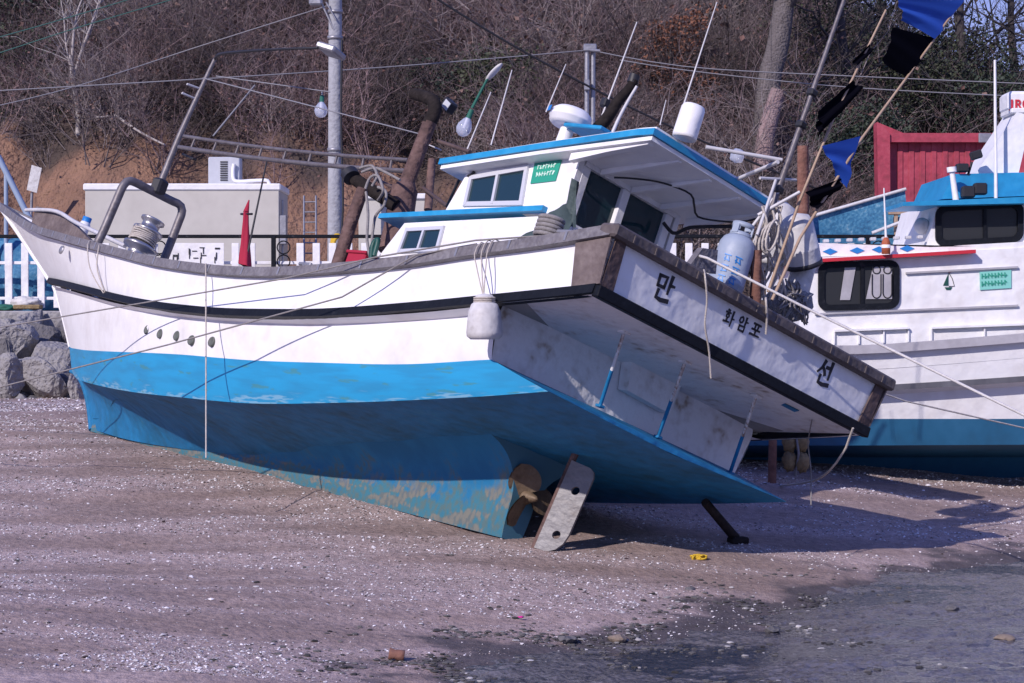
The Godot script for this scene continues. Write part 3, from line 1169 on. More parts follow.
func build_house(b: Node3D) -> void:
	var hw := 0.55
	var dk := -0.60
	var s := new_st()
	# lower cabin
	var side_poly := [Vector3(1.65, dk, -hw), Vector3(3.85, dk, -hw), Vector3(3.66, 0.0, -hw), Vector3(3.47, 0.29, -hw), Vector3(1.65, 0.40, -hw)]
	plate(s, side_poly, Vector3(0, 0, 2 * hw))
	part(b, "cabin", s, M.white)
	# lower roof with a blue edge
	s = new_st()
	plate(s, [Vector3(3.78, 0.305, -0.60), Vector3(1.80, 0.415, -0.60), Vector3(1.80, 0.455, -0.60), Vector3(3.78, 0.345, -0.60)], Vector3(0, 0, 1.2))
	part(b, "cabin_roof", s, M.blue_trim)
	# upper house: side walls, front, inside left open to the aft wall
	s = new_st()
	plate(s, [Vector3(1.62, 0.40, -hw), Vector3(3.0, 0.40, -hw), Vector3(2.86, 0.79, -hw), Vector3(1.62, 0.90, -hw)], Vector3(0, 0, 0.05))
	plate(s, [Vector3(1.62, 0.40, hw), Vector3(3.0, 0.40, hw), Vector3(2.86, 0.79, hw), Vector3(1.62, 0.90, hw)], Vector3(0, 0, -0.05))
	plate(s, [Vector3(3.0, 0.40, -hw + 0.05), Vector3(3.0, 0.40, hw - 0.05), Vector3(2.86, 0.79, hw - 0.05), Vector3(2.86, 0.79, -hw + 0.05)], Vector3(-0.05, 0, 0))
	plate(s, [Vector3(1.62, dk, -hw), Vector3(1.62, 0.40, -hw), Vector3(1.55, 0.40, -hw), Vector3(1.50, dk, -hw)], Vector3(0, 0, 0.06))
	part(b, "wheelhouse", s, M.white)
	var out := Vector3(0, 0, -1)
	window_unit(b, [Vector3(2.7615, 0.4568, -0.5520), Vector3(2.1030, 0.4773, -0.5520), Vector3(2.1719, 0.7635, -0.5520), Vector3(2.8003, 0.6792, -0.5520)], out, M.alu, 0.035)
	window_unit(b, [Vector3(3.3956, 0.0460, -0.5520), Vector3(2.9189, 0.0819, -0.5520), Vector3(2.9374, 0.2627, -0.5520), Vector3(3.3898, 0.2323, -0.5520)], out, M.alu, 0.03)
	# green registration plate with two rows of pale marks
	s = new_st()
	plate(s, [Vector3(2.0764, 0.6364, -0.5520), Vector3(1.8074, 0.6624, -0.5520), Vector3(1.8178, 0.8507, -0.5520), Vector3(2.1106, 0.8276, -0.5520)], Vector3(0, 0, -0.008))
	var gp := part(b, "name_plate", s, M.green)
	s = new_st()
	var o: Vector3 = Vector3(2.0420, 0.6804, -0.5610)
	var ex: Vector3 = Vector3(1.8272, 0.7015, -0.5610) - o
	var ey: Vector3 = Vector3(2.0666, 0.7917, -0.5610) - o
	rng.seed = 4
	for row in 2:
		for k in 7:
			var q := Vector2(0.06 + k * 0.135, 0.08 + row * 0.52)
			stroke(s, o, ex, ey, out * 0.003, [q, q + Vector2(0.01, 0.3)], 0.035, 0.03)
			stroke(s, o, ex, ey, out * 0.0035, [q + Vector2(0, 0.3 * rng.randf()), q + Vector2(0.075, 0.3 * rng.randf())], 0.07, 0.06)
	part(gp, "lettering", s, M.pale_green)
	# aft wall under the roof: frame and two tall dark panes
	s = new_st()
	box(s, Vector3(1.64, 0.86, 0), Vector3(0.06, 0.10, 2 * hw - 0.12))
	for z in [-0.46, -0.035, 0.44]:
		box(s, Vector3(1.645, 0.32, z), Vector3(0.055, 0.98, 0.075), Basis(), 0.006)
	box(s, Vector3(1.648, 0.36, 0), Vector3(0.05, 0.06, 0.82))
	box(s, Vector3(1.65, -0.14, 0), Vector3(0.04, 0.94, 0.84))
	part(b, "aft_frame", s, M.white_shade)
	for z in [[-0.425, -0.07], [0.0, 0.405]]:
		s = new_st()
		plate(s, [Vector3(1.655, 0.39, z[0]), Vector3(1.655, 0.39, z[1]), Vector3(1.655, 0.81, z[1]), Vector3(1.655, 0.81, z[0])], Vector3(0.006, 0, 0))
		part(b, "window_pane", s, M.glass)
	# roof: slab in two runs with a blue edge, white underside with beams, and side wings
	var top := [Vector3(3.08, 0.775, 0), Vector3(1.93, 0.895, 0), Vector3(0.95, 0.99, 0), Vector3(0.78, 0.995, 0)]
	s = new_st()
	for i in 3:
		var p: Vector3 = top[i]
		var q: Vector3 = top[i + 1]
		var pw := 0.66 + 0.02 * i if i == 0 else 0.70
		plate(s, [p + Vector3(0, -0.045, -0.70), q + Vector3(0, -0.045, -0.70), q + Vector3(0, -0.045, 0.70), p + Vector3(0, -0.045, 0.70)], Vector3(0, 0.047, 0))
	var rf := part(b, "roof", s, M.blue_trim)
	s = new_st()
	for i in 3:
		var p: Vector3 = top[i]
		var q: Vector3 = top[i + 1]
		plate(s, [p + Vector3(0.0 if i > 0 else -0.03, 0.003, -0.66), q + Vector3(0.0 if i < 2 else 0.03, 0.003, -0.66), q + Vector3(0.0 if i < 2 else 0.03, 0.003, 0.66), p + Vector3(0.0 if i > 0 else -0.03, 0.003, 0.66)], Vector3(0, 0.025, 0))
	part(rf, "roof_top", s, M.white)
	s = new_st()
	plate(s, [top[0] + Vector3(-0.02, -0.048, -0.68), top[1] + Vector3(0, -0.048, -0.68), top[1] + Vector3(0, -0.048, 0.68), top[0] + Vector3(-0.02, -0.048, 0.68)], Vector3(0, -0.03, 0))
	plate(s, [top[1] + Vector3(0, -0.048, -0.68), top[3] + Vector3(0.02, -0.048, -0.68), top[3] + Vector3(0.02, -0.048, 0.68), top[1] + Vector3(0, -0.048, 0.68)], Vector3(0, -0.03, 0))
	part(rf, "ceiling", s, M.white_shade)
	for z in [-0.35, -0.02, 0.3]:
		s = new_st()
		plate(s, [Vector3(0.84, 0.92, z), Vector3(1.6, 0.845, z), Vector3(1.6, 0.80, z), Vector3(0.84, 0.90, z)], Vector3(0, 0, 0.03))
		part(rf, "beam", s, M.white_shade)
	for side in [-1.0, 1.0]:
		s = new_st()
		plate(s, [Vector3(1.62, 0.78, 0.60 * side), Vector3(1.25, 0.845, 0.60 * side), Vector3(0.86, 0.90, 0.60 * side), Vector3(0.80, 0.945, 0.60 * side), Vector3(1.62, 0.86, 0.60 * side)], Vector3(0, 0, 0.05 * side))
		part(rf, "wing", s, M.white)
	s = new_st()   # cable looped under the roof
	tube(s, bend([Vector3(1.5, 0.80, -0.3), Vector3(1.3, 0.86, -0.1), Vector3(1.1, 0.84, 0.1), Vector3(1.2, 0.76, 0.32), Vector3(0.95, 0.80, 0.5), Vector3(0.9, 0.88, 0.62)], 5), 0.008, 0.008, 6)
	tube(s, bend([Vector3(1.58, 0.72, 0.36), Vector3(1.5, 0.66, 0.42), Vector3(1.4, 0.72, 0.45), Vector3(1.1, 0.76, 0.5), Vector3(0.95, 0.78, 0.55)], 5), 0.014, 0.014, 6)
	part(b, "cable", s, M.cable)
	# roof fittings
	s = new_st()
	lathe(s, Vector3(1.9042, 1.1000, -0.5272), Basis(), [Vector2(0.0, 0.0), Vector2(0.125, 0.0), Vector2(0.15, 0.018), Vector2(0.158, 0.05), Vector2(0.162, 0.053), Vector2(0.162, 0.066), Vector2(0.157, 0.07), Vector2(0.15, 0.105), Vector2(0.12, 0.13), Vector2(0.06, 0.14), Vector2(0.0, 0.142)], 28)
	var ra := part(b, "radar", s, M.white)
	s = new_st()
	rod(s, Vector3(1.9042, 1.1000, -0.5272) + Vector3(0, 0.01, 0), Vector3(1.9042, 1.1000, -0.5272) + Vector3(0, -0.24, 0), 0.05, 0.06, 12)
	part(ra, "pedestal", s, M.white)
	s = new_st()
	plate(s, [Vector3(1.9042, 1.1000, -0.5272) + Vector3(0.04, 0.06, -0.172), Vector3(1.9042, 1.1000, -0.5272) + Vector3(0.09, 0.06, -0.156), Vector3(1.9042, 1.1000, -0.5272) + Vector3(0.09, 0.10, -0.154), Vector3(1.9042, 1.1000, -0.5272) + Vector3(0.04, 0.10, -0.170)], Vector3(0, 0, -0.006))
	part(ra, "badge", s, M.badge)
	s = new_st()
	box(s, Vector3(1.6511, 1.0700, -0.4620), Vector3(0.42, 0.03, 0.30), Basis(Vector3(0, 0, 1), 0.08), 0.01)
	part(b, "radar_shelf", s, M.blue_trim)
	s = new_st()
	tube(s, bend([Vector3(1.8943, 1.1460, -0.3000), Vector3(1.7864, 1.2725, -0.3000), Vector3(1.7193, 1.4151, -0.3000), Vector3(1.6421, 1.5086, -0.3000), Vector3(1.6271, 1.5721, -0.3000)], 5), 0.05, 0.034, 14)
	var ms := part(b, "funnel_pipe", s, M.soot)
	s = new_st()
	tube(s, bend([Vector3(1.9292, 1.1214, -0.3200), Vector3(1.8024, 1.2558, -0.3200), Vector3(1.7243, 1.3980, -0.3200), Vector3(1.6361, 1.5151, -0.3200)], 5), 0.026, 0.014, 10)
	tube(s, bend([Vector3(1.6503, 1.1336, -0.3200), Vector3(1.6311, 1.2601, -0.3200), Vector3(1.5939, 1.3942, -0.3200), Vector3(1.5496, 1.5119, -0.3200)], 5), 0.014, 0.010, 8)
	part(ms, "edge_tube", s, M.pale)
	s = new_st()
	rod(s, Vector3(1.6382, 1.5485, -0.3000), Vector3(1.6339, 1.6124, -0.3000), 0.042, 0.04, 12)
	part(ms, "cap", s, M.cable)
	s = new_st()
	lathe(s, Vector3(0.7402, 1.0300, -0.4569), Basis(), [Vector2(0.0, 0.0), Vector2(0.083, 0.0), Vector2(0.086, 0.02), Vector2(0.084, 0.215), Vector2(0.075, 0.235), Vector2(0.0, 0.24)], 28)
	part(b, "antenna_dome", s, M.white)
	for an in [[Vector3(2.5097, 1.3381, -0.3000), Vector3(2.4621, 1.7393, -0.3000), 0.006], [Vector3(1.8572, 1.1615, -0.3000), Vector3(1.8028, 2.0505, -0.3000), 0.008], [Vector3(1.3615, 1.4635, -0.0000), Vector3(1.3578, 2.3316, -0.0000), 0.007], [Vector3(1.5426, 1.3476, -0.0000), Vector3(1.5646, 1.5492, -0.0000), 0.005]]:
		s = new_st()
		rod(s, an[0], an[1], an[2], an[2] * 0.6, 6)
		part(b, "whip_antenna", s, M.pale)
	s = new_st()
	box(s, Vector3(1.8630, 1.3951, -0.3000), Vector3(0.06, 0.07, 0.06), Basis(), 0.01)
	part(b, "camera_box", s, M.cable)
	# lamps on thin stands before the wheelhouse
	for st in [[Vector3(3.6195, 1.1167, -0.1000), Vector3(3.5624, 1.6341, -0.1000)], [Vector3(3.3255, 1.1587, -0.1000), Vector3(3.3829, 1.8242, -0.1000)], [Vector3(4.1193, 1.1640, -0.0000), Vector3(4.4299, 1.2406, -0.0000)]]:
		s = new_st()
		rod(s, st[0], st[1], 0.0065, 0.005, 6)
		part(b, "lamp_stand", s, M.pale)
	s = new_st()
	lathe(s, Vector3(3.6135, 1.8162, -0.1000), Basis(Vector3(0, 0, 1), deg_to_rad(-48.0)), [Vector2(0.0, 0.016), Vector2(0.06, 0.014), Vector2(0.105, 0.0), Vector2(0.06, -0.008), Vector2(0.0, -0.009)], 20, 1.0, 0.3)
	part(b, "lamp_disc", s, M.pale)
	s = new_st()
	rod(s, Vector3(3.6627, 1.7821, -0.1000), Vector3(3.7453, 1.4954, -0.1000), 0.010, 0.013, 8)
	part(b, "lamp_arm", s, M.green_cord)
	s = new_st()
	box(s, Vector3(4.2199, 1.5723, -0.0000), Vector3(0.13, 0.10, 0.09), Basis(Vector3(0, 0, 1), 0.5), 0.012)
	var fl := part(b, "floodlight", s, M.cable)
	s = new_st()
	box(s, Vector3(4.2057, 1.5719, -0.0000) + Vector3(-0.01, -0.01, -0.048), Vector3(0.10, 0.07, 0.006), Basis(Vector3(0, 0, 1), 0.5))
	part(fl, "lens", s, M.lamp_glass)
	for bl in [[Vector3(3.7613, 1.3153, -0.1000), Vector3(3.7404, 1.4592, -0.1000)], [Vector3(6.5107, 1.6109, 0.2000), Vector3(6.6039, 1.8125, 0.2000)]]:
		s = new_st()
		var dn: Vector3 = (bl[0] - bl[1]).normalized()
		rod(s, bl[1] - dn * 0.02, bl[1] + dn * 0.06, 0.022, 0.024, 10)
		var lb := part(b, "fishing_lamp", s, M.green_cord)
		s = new_st()
		lathe(s, bl[1] + dn * 0.05, frame_of(dn), [Vector2(0.018, 0.0), Vector2(0.04, 0.03), Vector2(0.062, 0.075), Vector2(0.064, 0.11), Vector2(0.05, 0.145), Vector2(0.022, 0.165), Vector2(0.0, 0.17)], 18)
		part(lb, "bulb", s, M.bulb)
		s = new_st()
		rod(s, bl[1] + dn * 0.06, bl[1] + dn * 0.15, 0.02, 0.014, 8)
		part(lb, "filament", s, M.pale)

func build_gear(b: Node3D) -> void:
	var s := new_st()
	# exhaust stack, rusty, with a black elbow
	tube(s, [Vector3(4.0070, 0.1617, -0.2000), Vector3(4.0524, 0.3736, -0.2000), Vector3(4.1370, 0.6589, -0.2000), Vector3(4.1429, 0.7221, -0.2000)], 0.125, 0.112, 18)
	var ex := part(b, "exhaust_stack", s, M.rust)
	s = new_st()
	rod(s, Vector3(4.1380, 0.7131, -0.2000), Vector3(4.1585, 0.8034, -0.2000), 0.10, 0.065, 16)
	tube(s, [Vector3(4.1487, 0.7853, -0.2000), Vector3(4.1163, 1.3310, -0.2000)], 0.066, 0.06, 16)
	part(ex, "pipe", s, M.rust)
	s = new_st()
	tube(s, bend([Vector3(4.1207, 1.3128, -0.2000), Vector3(4.1041, 1.4405, -0.2000), Vector3(4.1768, 1.5252, -0.2000), Vector3(4.3118, 1.5662, -0.2000), Vector3(4.4879, 1.5998, -0.2000)], 5), 0.061, 0.05, 16)
	part(ex, "elbow", s, M.soot)
	s = new_st()
	rod(s, Vector3(4.0515, 1.0285, -0.1000), Vector3(3.8699, 0.5802, -0.1000), 0.035, 0.035, 10)
	part(ex, "side_pipe", s, M.rust)
	# bow arch with the bent mast
	s = new_st()
	var a0: Vector3 = Vector3(7.9000, -0.1622, -0.8482)
	var pts := [Vector3(7.9000, -0.2364, -0.8520), Vector3(7.9000, -0.0402, -0.8297), Vector3(7.9000, 0.4535, -0.8019), Vector3(7.9000, 0.5194, -0.7710), Vector3(7.9000, 0.5358, -0.7081), Vector3(7.9000, 0.5257, -0.2548), Vector3(7.9000, 0.5235, -0.1576), Vector3(7.9000, 0.4678, -0.1105), Vector3(7.9000, -0.0705, -0.1176)]
	tube(s, bend(pts, 5), 0.042, 0.042, 12)
	var ar := part(b, "bow_arch", s, M.steel_pipe)
	s = new_st()
	tube(s, bend([Vector3(7.9000, 0.5658, -0.4384), Vector3(7.9000, 1.1637, -0.4212), Vector3(7.9000, 1.7833, -0.3730), Vector3(7.9000, 2.0245, -0.3497)], 4), 0.036, 0.02, 12)
	part(ar, "mast", s, M.steel_pipe)
	s = new_st()
	box(s, Vector3(7.9000, 0.5974, -0.4395), Vector3(0.12, 0.16, 0.14), Basis(Vector3(0, 1, 0), 0.4), 0.02)
	box(s, Vector3(7.9000, 0.9812, -0.3460) + Vector3(-.1, 0.0, 0.05), Vector3(0.26, 0.02, 0.05), Basis(Vector3(0, 0, 1), 0.2), 0.005)
	part(ar, "bracket", s, M.cable)
	s = new_st()
	tube(s, bend([Vector3(7.9000, 2.0245, -0.3497), Vector3(7.6000, 2.0116, -0.4587), Vector3(7.0000, 1.9986, -0.4870), Vector3(6.4000, 1.9963, -0.4685), Vector3(6.0000, 2.0323, -0.3704)], 5), 0.016, 0.012, 8)
	part(ar, "lamp_arm", s, M.cable)
	s = new_st()
	rod(s, Vector3(7.9000, 1.6606, -0.5414), Vector3(7.9000, 1.6817, -0.3800), 0.012, 0.01, 6)
	rod(s, Vector3(7.9000, 1.5552, -0.5583), Vector3(7.9000, 1.5665, -0.3934), 0.012, 0.01, 6)
	part(ar, "step", s, M.pale)
	s = new_st()
	var lh: Vector3 = Vector3(6.0000, 2.0694, -0.2310)
	box(s, lh, Vector3(0.20, 0.06, 0.26), Basis(Vector3(0, 0, 1), 0.1) * Basis(Vector3(0, 1, 0), 0.5), 0.02)
	part(ar, "lamp_head", s, M.steel)
	# ladder boom running aft from the mast
	s = new_st()
	var l0: Vector3 = Vector3(7.8000, 1.1491, -0.4268)
	var l1: Vector3 = Vector3(4.3178, 1.0070, -0.1500)
	var k0: Vector3 = Vector3(7.8000, 1.0268, -0.4364)
	var k1: Vector3 = Vector3(4.2919, 0.9061, -0.1500)
	tube(s, sag(l0, l1, 0.03, 8), 0.018, 0.018, 8)
	tube(s, sag(k0, k1, 0.03, 8), 0.022, 0.022, 8)
	for i in 9:
		var t := 0.06 + i * 0.11
		rod(s, l0.lerp(l1, t) - Vector3(0, 0.02, 0), k0.lerp(k1, t) - Vector3(0, 0.02, 0), 0.012, 0.012, 6)
	part(b, "boom", s, M.steel_pipe)
	s = new_st()
	rod(s, Vector3(7.2000, 1.7815, -0.2053), Vector3(7.2000, 1.1347, -0.4417), 0.008, 0.008, 6)
	rod(s, Vector3(7.8000, 1.7643, -0.4511), Vector3(4.4993, 1.3163, -0.0000), 0.006, 0.006, 6)
	rod(s, Vector3(6.6420, 1.8770, 0.2000), Vector3(6.5912, 1.7911, 0.2000), 0.008, 0.008, 6)
	rod(s, Vector3(7.8000, 1.8453, -0.3256), Vector3(6.5000, 1.8722, 0.1999), 0.006, 0.006, 6)
	part(b, "stay_wire", s, M.wire)
	# winch on the foredeck
	s = new_st()
	var wb: Vector3 = Vector3(7.7500, -0.1082, -0.4943)
	var wf := frame_of(Vector3(0.05, 0.95, 0.12))
	lathe(s, wb + Vector3(0, -0.1, 0), wf, [Vector2(0.0, 0.0), Vector2(0.14, 0.0), Vector2(0.145, 0.03), Vector2(0.10, 0.06), Vector2(0.10, 0.12), Vector2(0.17, 0.14), Vector2(0.175, 0.17), Vector2(0.12, 0.19), Vector2(0.115, 0.30), Vector2(0.15, 0.32), Vector2(0.15, 0.345), Vector2(0.09, 0.36), Vector2(0.088, 0.42), Vector2(0.12, 0.44), Vector2(0.12, 0.46), Vector2(0.0, 0.47)], 24)
	var wi := part(b, "winch", s, M.chrome)
	s = new_st()
	for k in 7:
		var lp := []
		for i in 13:
			var an := TAU * i / 12.0
			lp.append(wb + wf * (Vector3(cos(an) * 0.13, 0.11 + k * 0.02 + 0.004 * sin(an * 2.0 + k), sin(an) * 0.13)))
		tube(s, lp, 0.01, 0.01, 6, false)
	part(wi, "rope_turns", s, M.rope)
	# hauler: rusty post with a black roller and coils of hose
	s = new_st()
	tube(s, [Vector3(4.1053, -0.1418, -0.6000), Vector3(4.1339, 0.2339, -0.6000), Vector3(4.1278, 0.5521, -0.6000)], 0.058, 0.05, 14)
	var ha := part(b, "net_hauler", s, M.rust)
	s = new_st()
	tube(s, [Vector3(4.4819, 0.6961, -0.5500), Vector3(4.3489, 0.6404, -0.4500), Vector3(4.0374, 0.5289, -0.3000)], 0.055, 0.055, 14)
	part(ha, "roller", s, M.soot)
	s = new_st()
	rod(s, Vector3(4.4763, 0.7099, -0.5600), Vector3(4.4221, 0.6693, -0.5500), 0.075, 0.075, 14)
	part(ha, "roller_end", s, M.cable)
	for hs in [[Vector3(4.0943, 0.5437, -0.6000), Vector3(4.0828, 0.6501, -0.6000), Vector3(3.9794, 0.6684, -0.6000), Vector3(3.8416, 0.5468, -0.6000), Vector3(4.0160, 0.4987, -0.5000)], [Vector3(4.0797, 0.6130, -0.5000), Vector3(3.9428, 0.5704, -0.5000), Vector3(3.9079, 0.4566, -0.5000), Vector3(3.9710, 0.3674, -0.5000), Vector3(3.9060, 0.1505, -0.5000), Vector3(3.7740, -0.0349, -0.5000)], [Vector3(4.0702, 0.5263, -0.6000), Vector3(3.9293, 0.3269, -0.6000), Vector3(3.8228, 0.1130, -0.6000), Vector3(3.6643, -0.0695, -0.6000)], [Vector3(4.4354, 0.7814, -0.5000), Vector3(4.2705, 0.7998, -0.5000), Vector3(4.1484, 0.7105, -0.5000), Vector3(4.1701, 0.6209, -0.5000)], [Vector3(3.9569, 0.7191, -0.4000), Vector3(4.2082, 0.7892, -0.4000), Vector3(4.3728, 0.8250, -0.4000), Vector3(4.5434, 0.7879, -0.4000)]]:
		s = new_st()
		tube(s, bend(hs, 5), 0.012, 0.012, 7)
		part(ha, "hose", s, M.rope_grey)
	s = new_st()
	tube(s, bend([Vector3(3.6643, -0.0695, -0.6000), Vector3(3.7170, 0.0738, -0.6000), Vector3(3.6726, 0.1183, -0.6000), Vector3(3.6518, -0.0177, -0.6000)], 5), 0.025, 0.02, 8)
	part(ha, "green_hose", s, M.dark_green)
	s = new_st()   # rods leaning forward of the stack
	rod(s, Vector3(4.0589, 1.2015, -0.1000), Vector3(3.5704, 1.0986, -0.1000), 0.018, 0.018, 8)
	rod(s, Vector3(4.9579, 0.9021, -0.0000), Vector3(4.5379, 0.7932, -0.0000), 0.015, 0.015, 8)
	rod(s, Vector3(3.9698, 0.7543, -0.1500), Vector3(3.3495, 0.5424, -0.3000), 0.016, 0.016, 8)
	part(b, "rod", s, M.brown)
	s = new_st()
	tube(s, bend([Vector3(3.3495, 0.5424, -0.3000), Vector3(3.1922, 0.5971, -0.4000), Vector3(3.0935, 0.7211, -0.4500), Vector3(2.8689, 0.7836, -0.5600), Vector3(2.7758, 0.7213, -0.5700), Vector3(2.8333, 0.6879, -0.5700)], 5), 0.012, 0.012, 6)
	part(b, "hose_loop", s, M.cable)
	# bow board and railing
	s = new_st()
	plate(s, [Vector3(10.7811, 0.1327, -0.3000), Vector3(10.8414, 0.3955, -0.3000), Vector3(10.1388, 0.3389, -0.3000), Vector3(9.1800, 0.0232, -0.3000)], Vector3(0, 0, 0.06))
	part(b, "bow_board", s, M.brown2)
	s = new_st()
	tube(s, bend([Vector3(11.0597, 0.3426, -0.3000), Vector3(10.2048, 0.3284, -0.3500), Vector3(9.5198, 0.1974, -0.4000), Vector3(8.6449, 0.0489, -0.5000), Vector3(8.0257, -0.0582, -0.5000)], 5), 0.022, 0.022, 8)
	part(b, "bow_rail", s, M.pale)
	# roof struts and cross bars to the stern pole
	s = new_st()
	rod(s, Vector3(0.5952, 1.0000, -0.3712), Vector3(0.3000, 1.0939, 0.0641), 0.014, 0.014, 8)
	rod(s, Vector3(0.8204, 1.0000, 0.1992), Vector3(0.3000, 1.0655, 0.0330), 0.014, 0.014, 8)
	rod(s, Vector3(0.3000, 0.6621, 0.0004), Vector3(0.1000, 0.8821, 0.1158), 0.012, 0.012, 8)
	rod(s, Vector3(0.3000, 0.8964, -0.0856), Vector3(0.3000, 1.0264, 0.2515), 0.01, 0.01, 8)
	part(b, "brace", s, M.pale)
	s = new_st()
	lathe(s, Vector3(0.5838, 1.0100, -0.0776), Basis(), [Vector2(0.0, 0.10), Vector2(0.035, 0.095), Vector2(0.05, 0.06), Vector2(0.045, 0.02), Vector2(0.0, 0.0)], 14)
	part(b, "roof_light", s, M.bulb)
	s = new_st()
	tube(s, [Vector3(0.3000, 0.2567, 0.0785), Vector3(0.3000, 0.8929, 0.1127), Vector3(0.3000, 1.5026, 0.1433), Vector3(0.3000, 2.4048, 0.1830)], 0.027, 0.014, 12)
	var po := part(b, "stern_pole", s, M.steel_pipe)
	for q in [Vector3(0.3000, 0.8929, 0.1127), Vector3(0.3000, 1.3884, 0.1398), Vector3(0.3000, 1.6339, 0.1503)]:
		s = new_st()
		box(s, q, Vector3(0.06, 0.05, 0.07), Basis(), 0.01)
		part(po, "clamp", s, M.cable)
	s = new_st()
	rod(s, Vector3(0.2800, 0.8923, 0.1108), Vector3(0.4000, 0.4864, 0.0252), 0.011, 0.011, 6)
	rod(s, Vector3(0.2800, 0.9382, 0.0456), Vector3(0.2000, 0.4978, -0.0530), 0.011, 0.011, 6)
	part(po, "stay", s, M.pale)
	# cleats and small fittings on the port rail
	s = new_st()
	for q in [Vector3(1.8017, -0.2871, -1.4748), Vector3(3.1931, -0.4334, -1.4941), Vector3(0.4761, -0.0698, -1.4440)]:
		box(s, q + Vector3(0, 0.03, 0.04), Vector3(0.16, 0.025, 0.03), Basis(), 0.01)
		box(s, q + Vector3(0, 0.012, 0.04), Vector3(0.05, 0.04, 0.03), Basis(), 0.006)
	part(b, "cleat", s, M.steel)

# ---------------------------------------------------------------- loose things on and about the boat
func cloth(s: SurfaceTool, c: Array, nu: int, nv: int, amp: float, waves: float, nrm: Vector3, sd := 0.0) -> void:
	# c: four corners (a b / d c); the cloth hangs between them in folds
	var rows := []
	for i in nu + 1:
		var row := []
		for k in nv + 1:
			var u := float(i) / nu
			var v := float(k) / nv
			var p: Vector3 = c[0].lerp(c[1], u).lerp(c[3].lerp(c[2], u), v)
			p += nrm * amp * (sin(u * waves * TAU + v * 2.3 + sd) + 0.5 * sin(u * waves * 2.1 * TAU + v * 4.0 + sd * 2.0)) * (0.25 + 0.75 * u)
			row.append(p)
		rows.append(row)
	sheet(s, rows)

func rope(called: String, label: String, pts: Array, r: float, m: Material, category := "rope") -> Node3D:
	var t := thing(called, label, category, pts[0])
	var s := new_st()
	tube(s, pts, r, r, 6)
	part(t, "strand", s, m)
	return t

func lump(s: SurfaceTool, at: Vector3, size: Vector3, basis: Basis, sd: int, rough := 0.25) -> void:
	var nz := FastNoiseLite.new()
	nz.seed = sd
	nz.frequency = 1.1
	nz.fractal_octaves = 3
	var rows := []
	for i in 13:
		var row := []
		for k in 19:
			var th := PI * i / 12.0
			var ph := TAU * (k % 18) / 18.0
			var v := Vector3(sin(th) * cos(ph), cos(th), sin(th) * sin(ph))
			row.append(at + basis * (v * (1.0 + rough * nz.get_noise_3dv(v * 1.6)) * size))
		rows.append(row)
	sheet(s, rows)

func B(v: Vector3) -> Vector3:
	return boat_xf * v

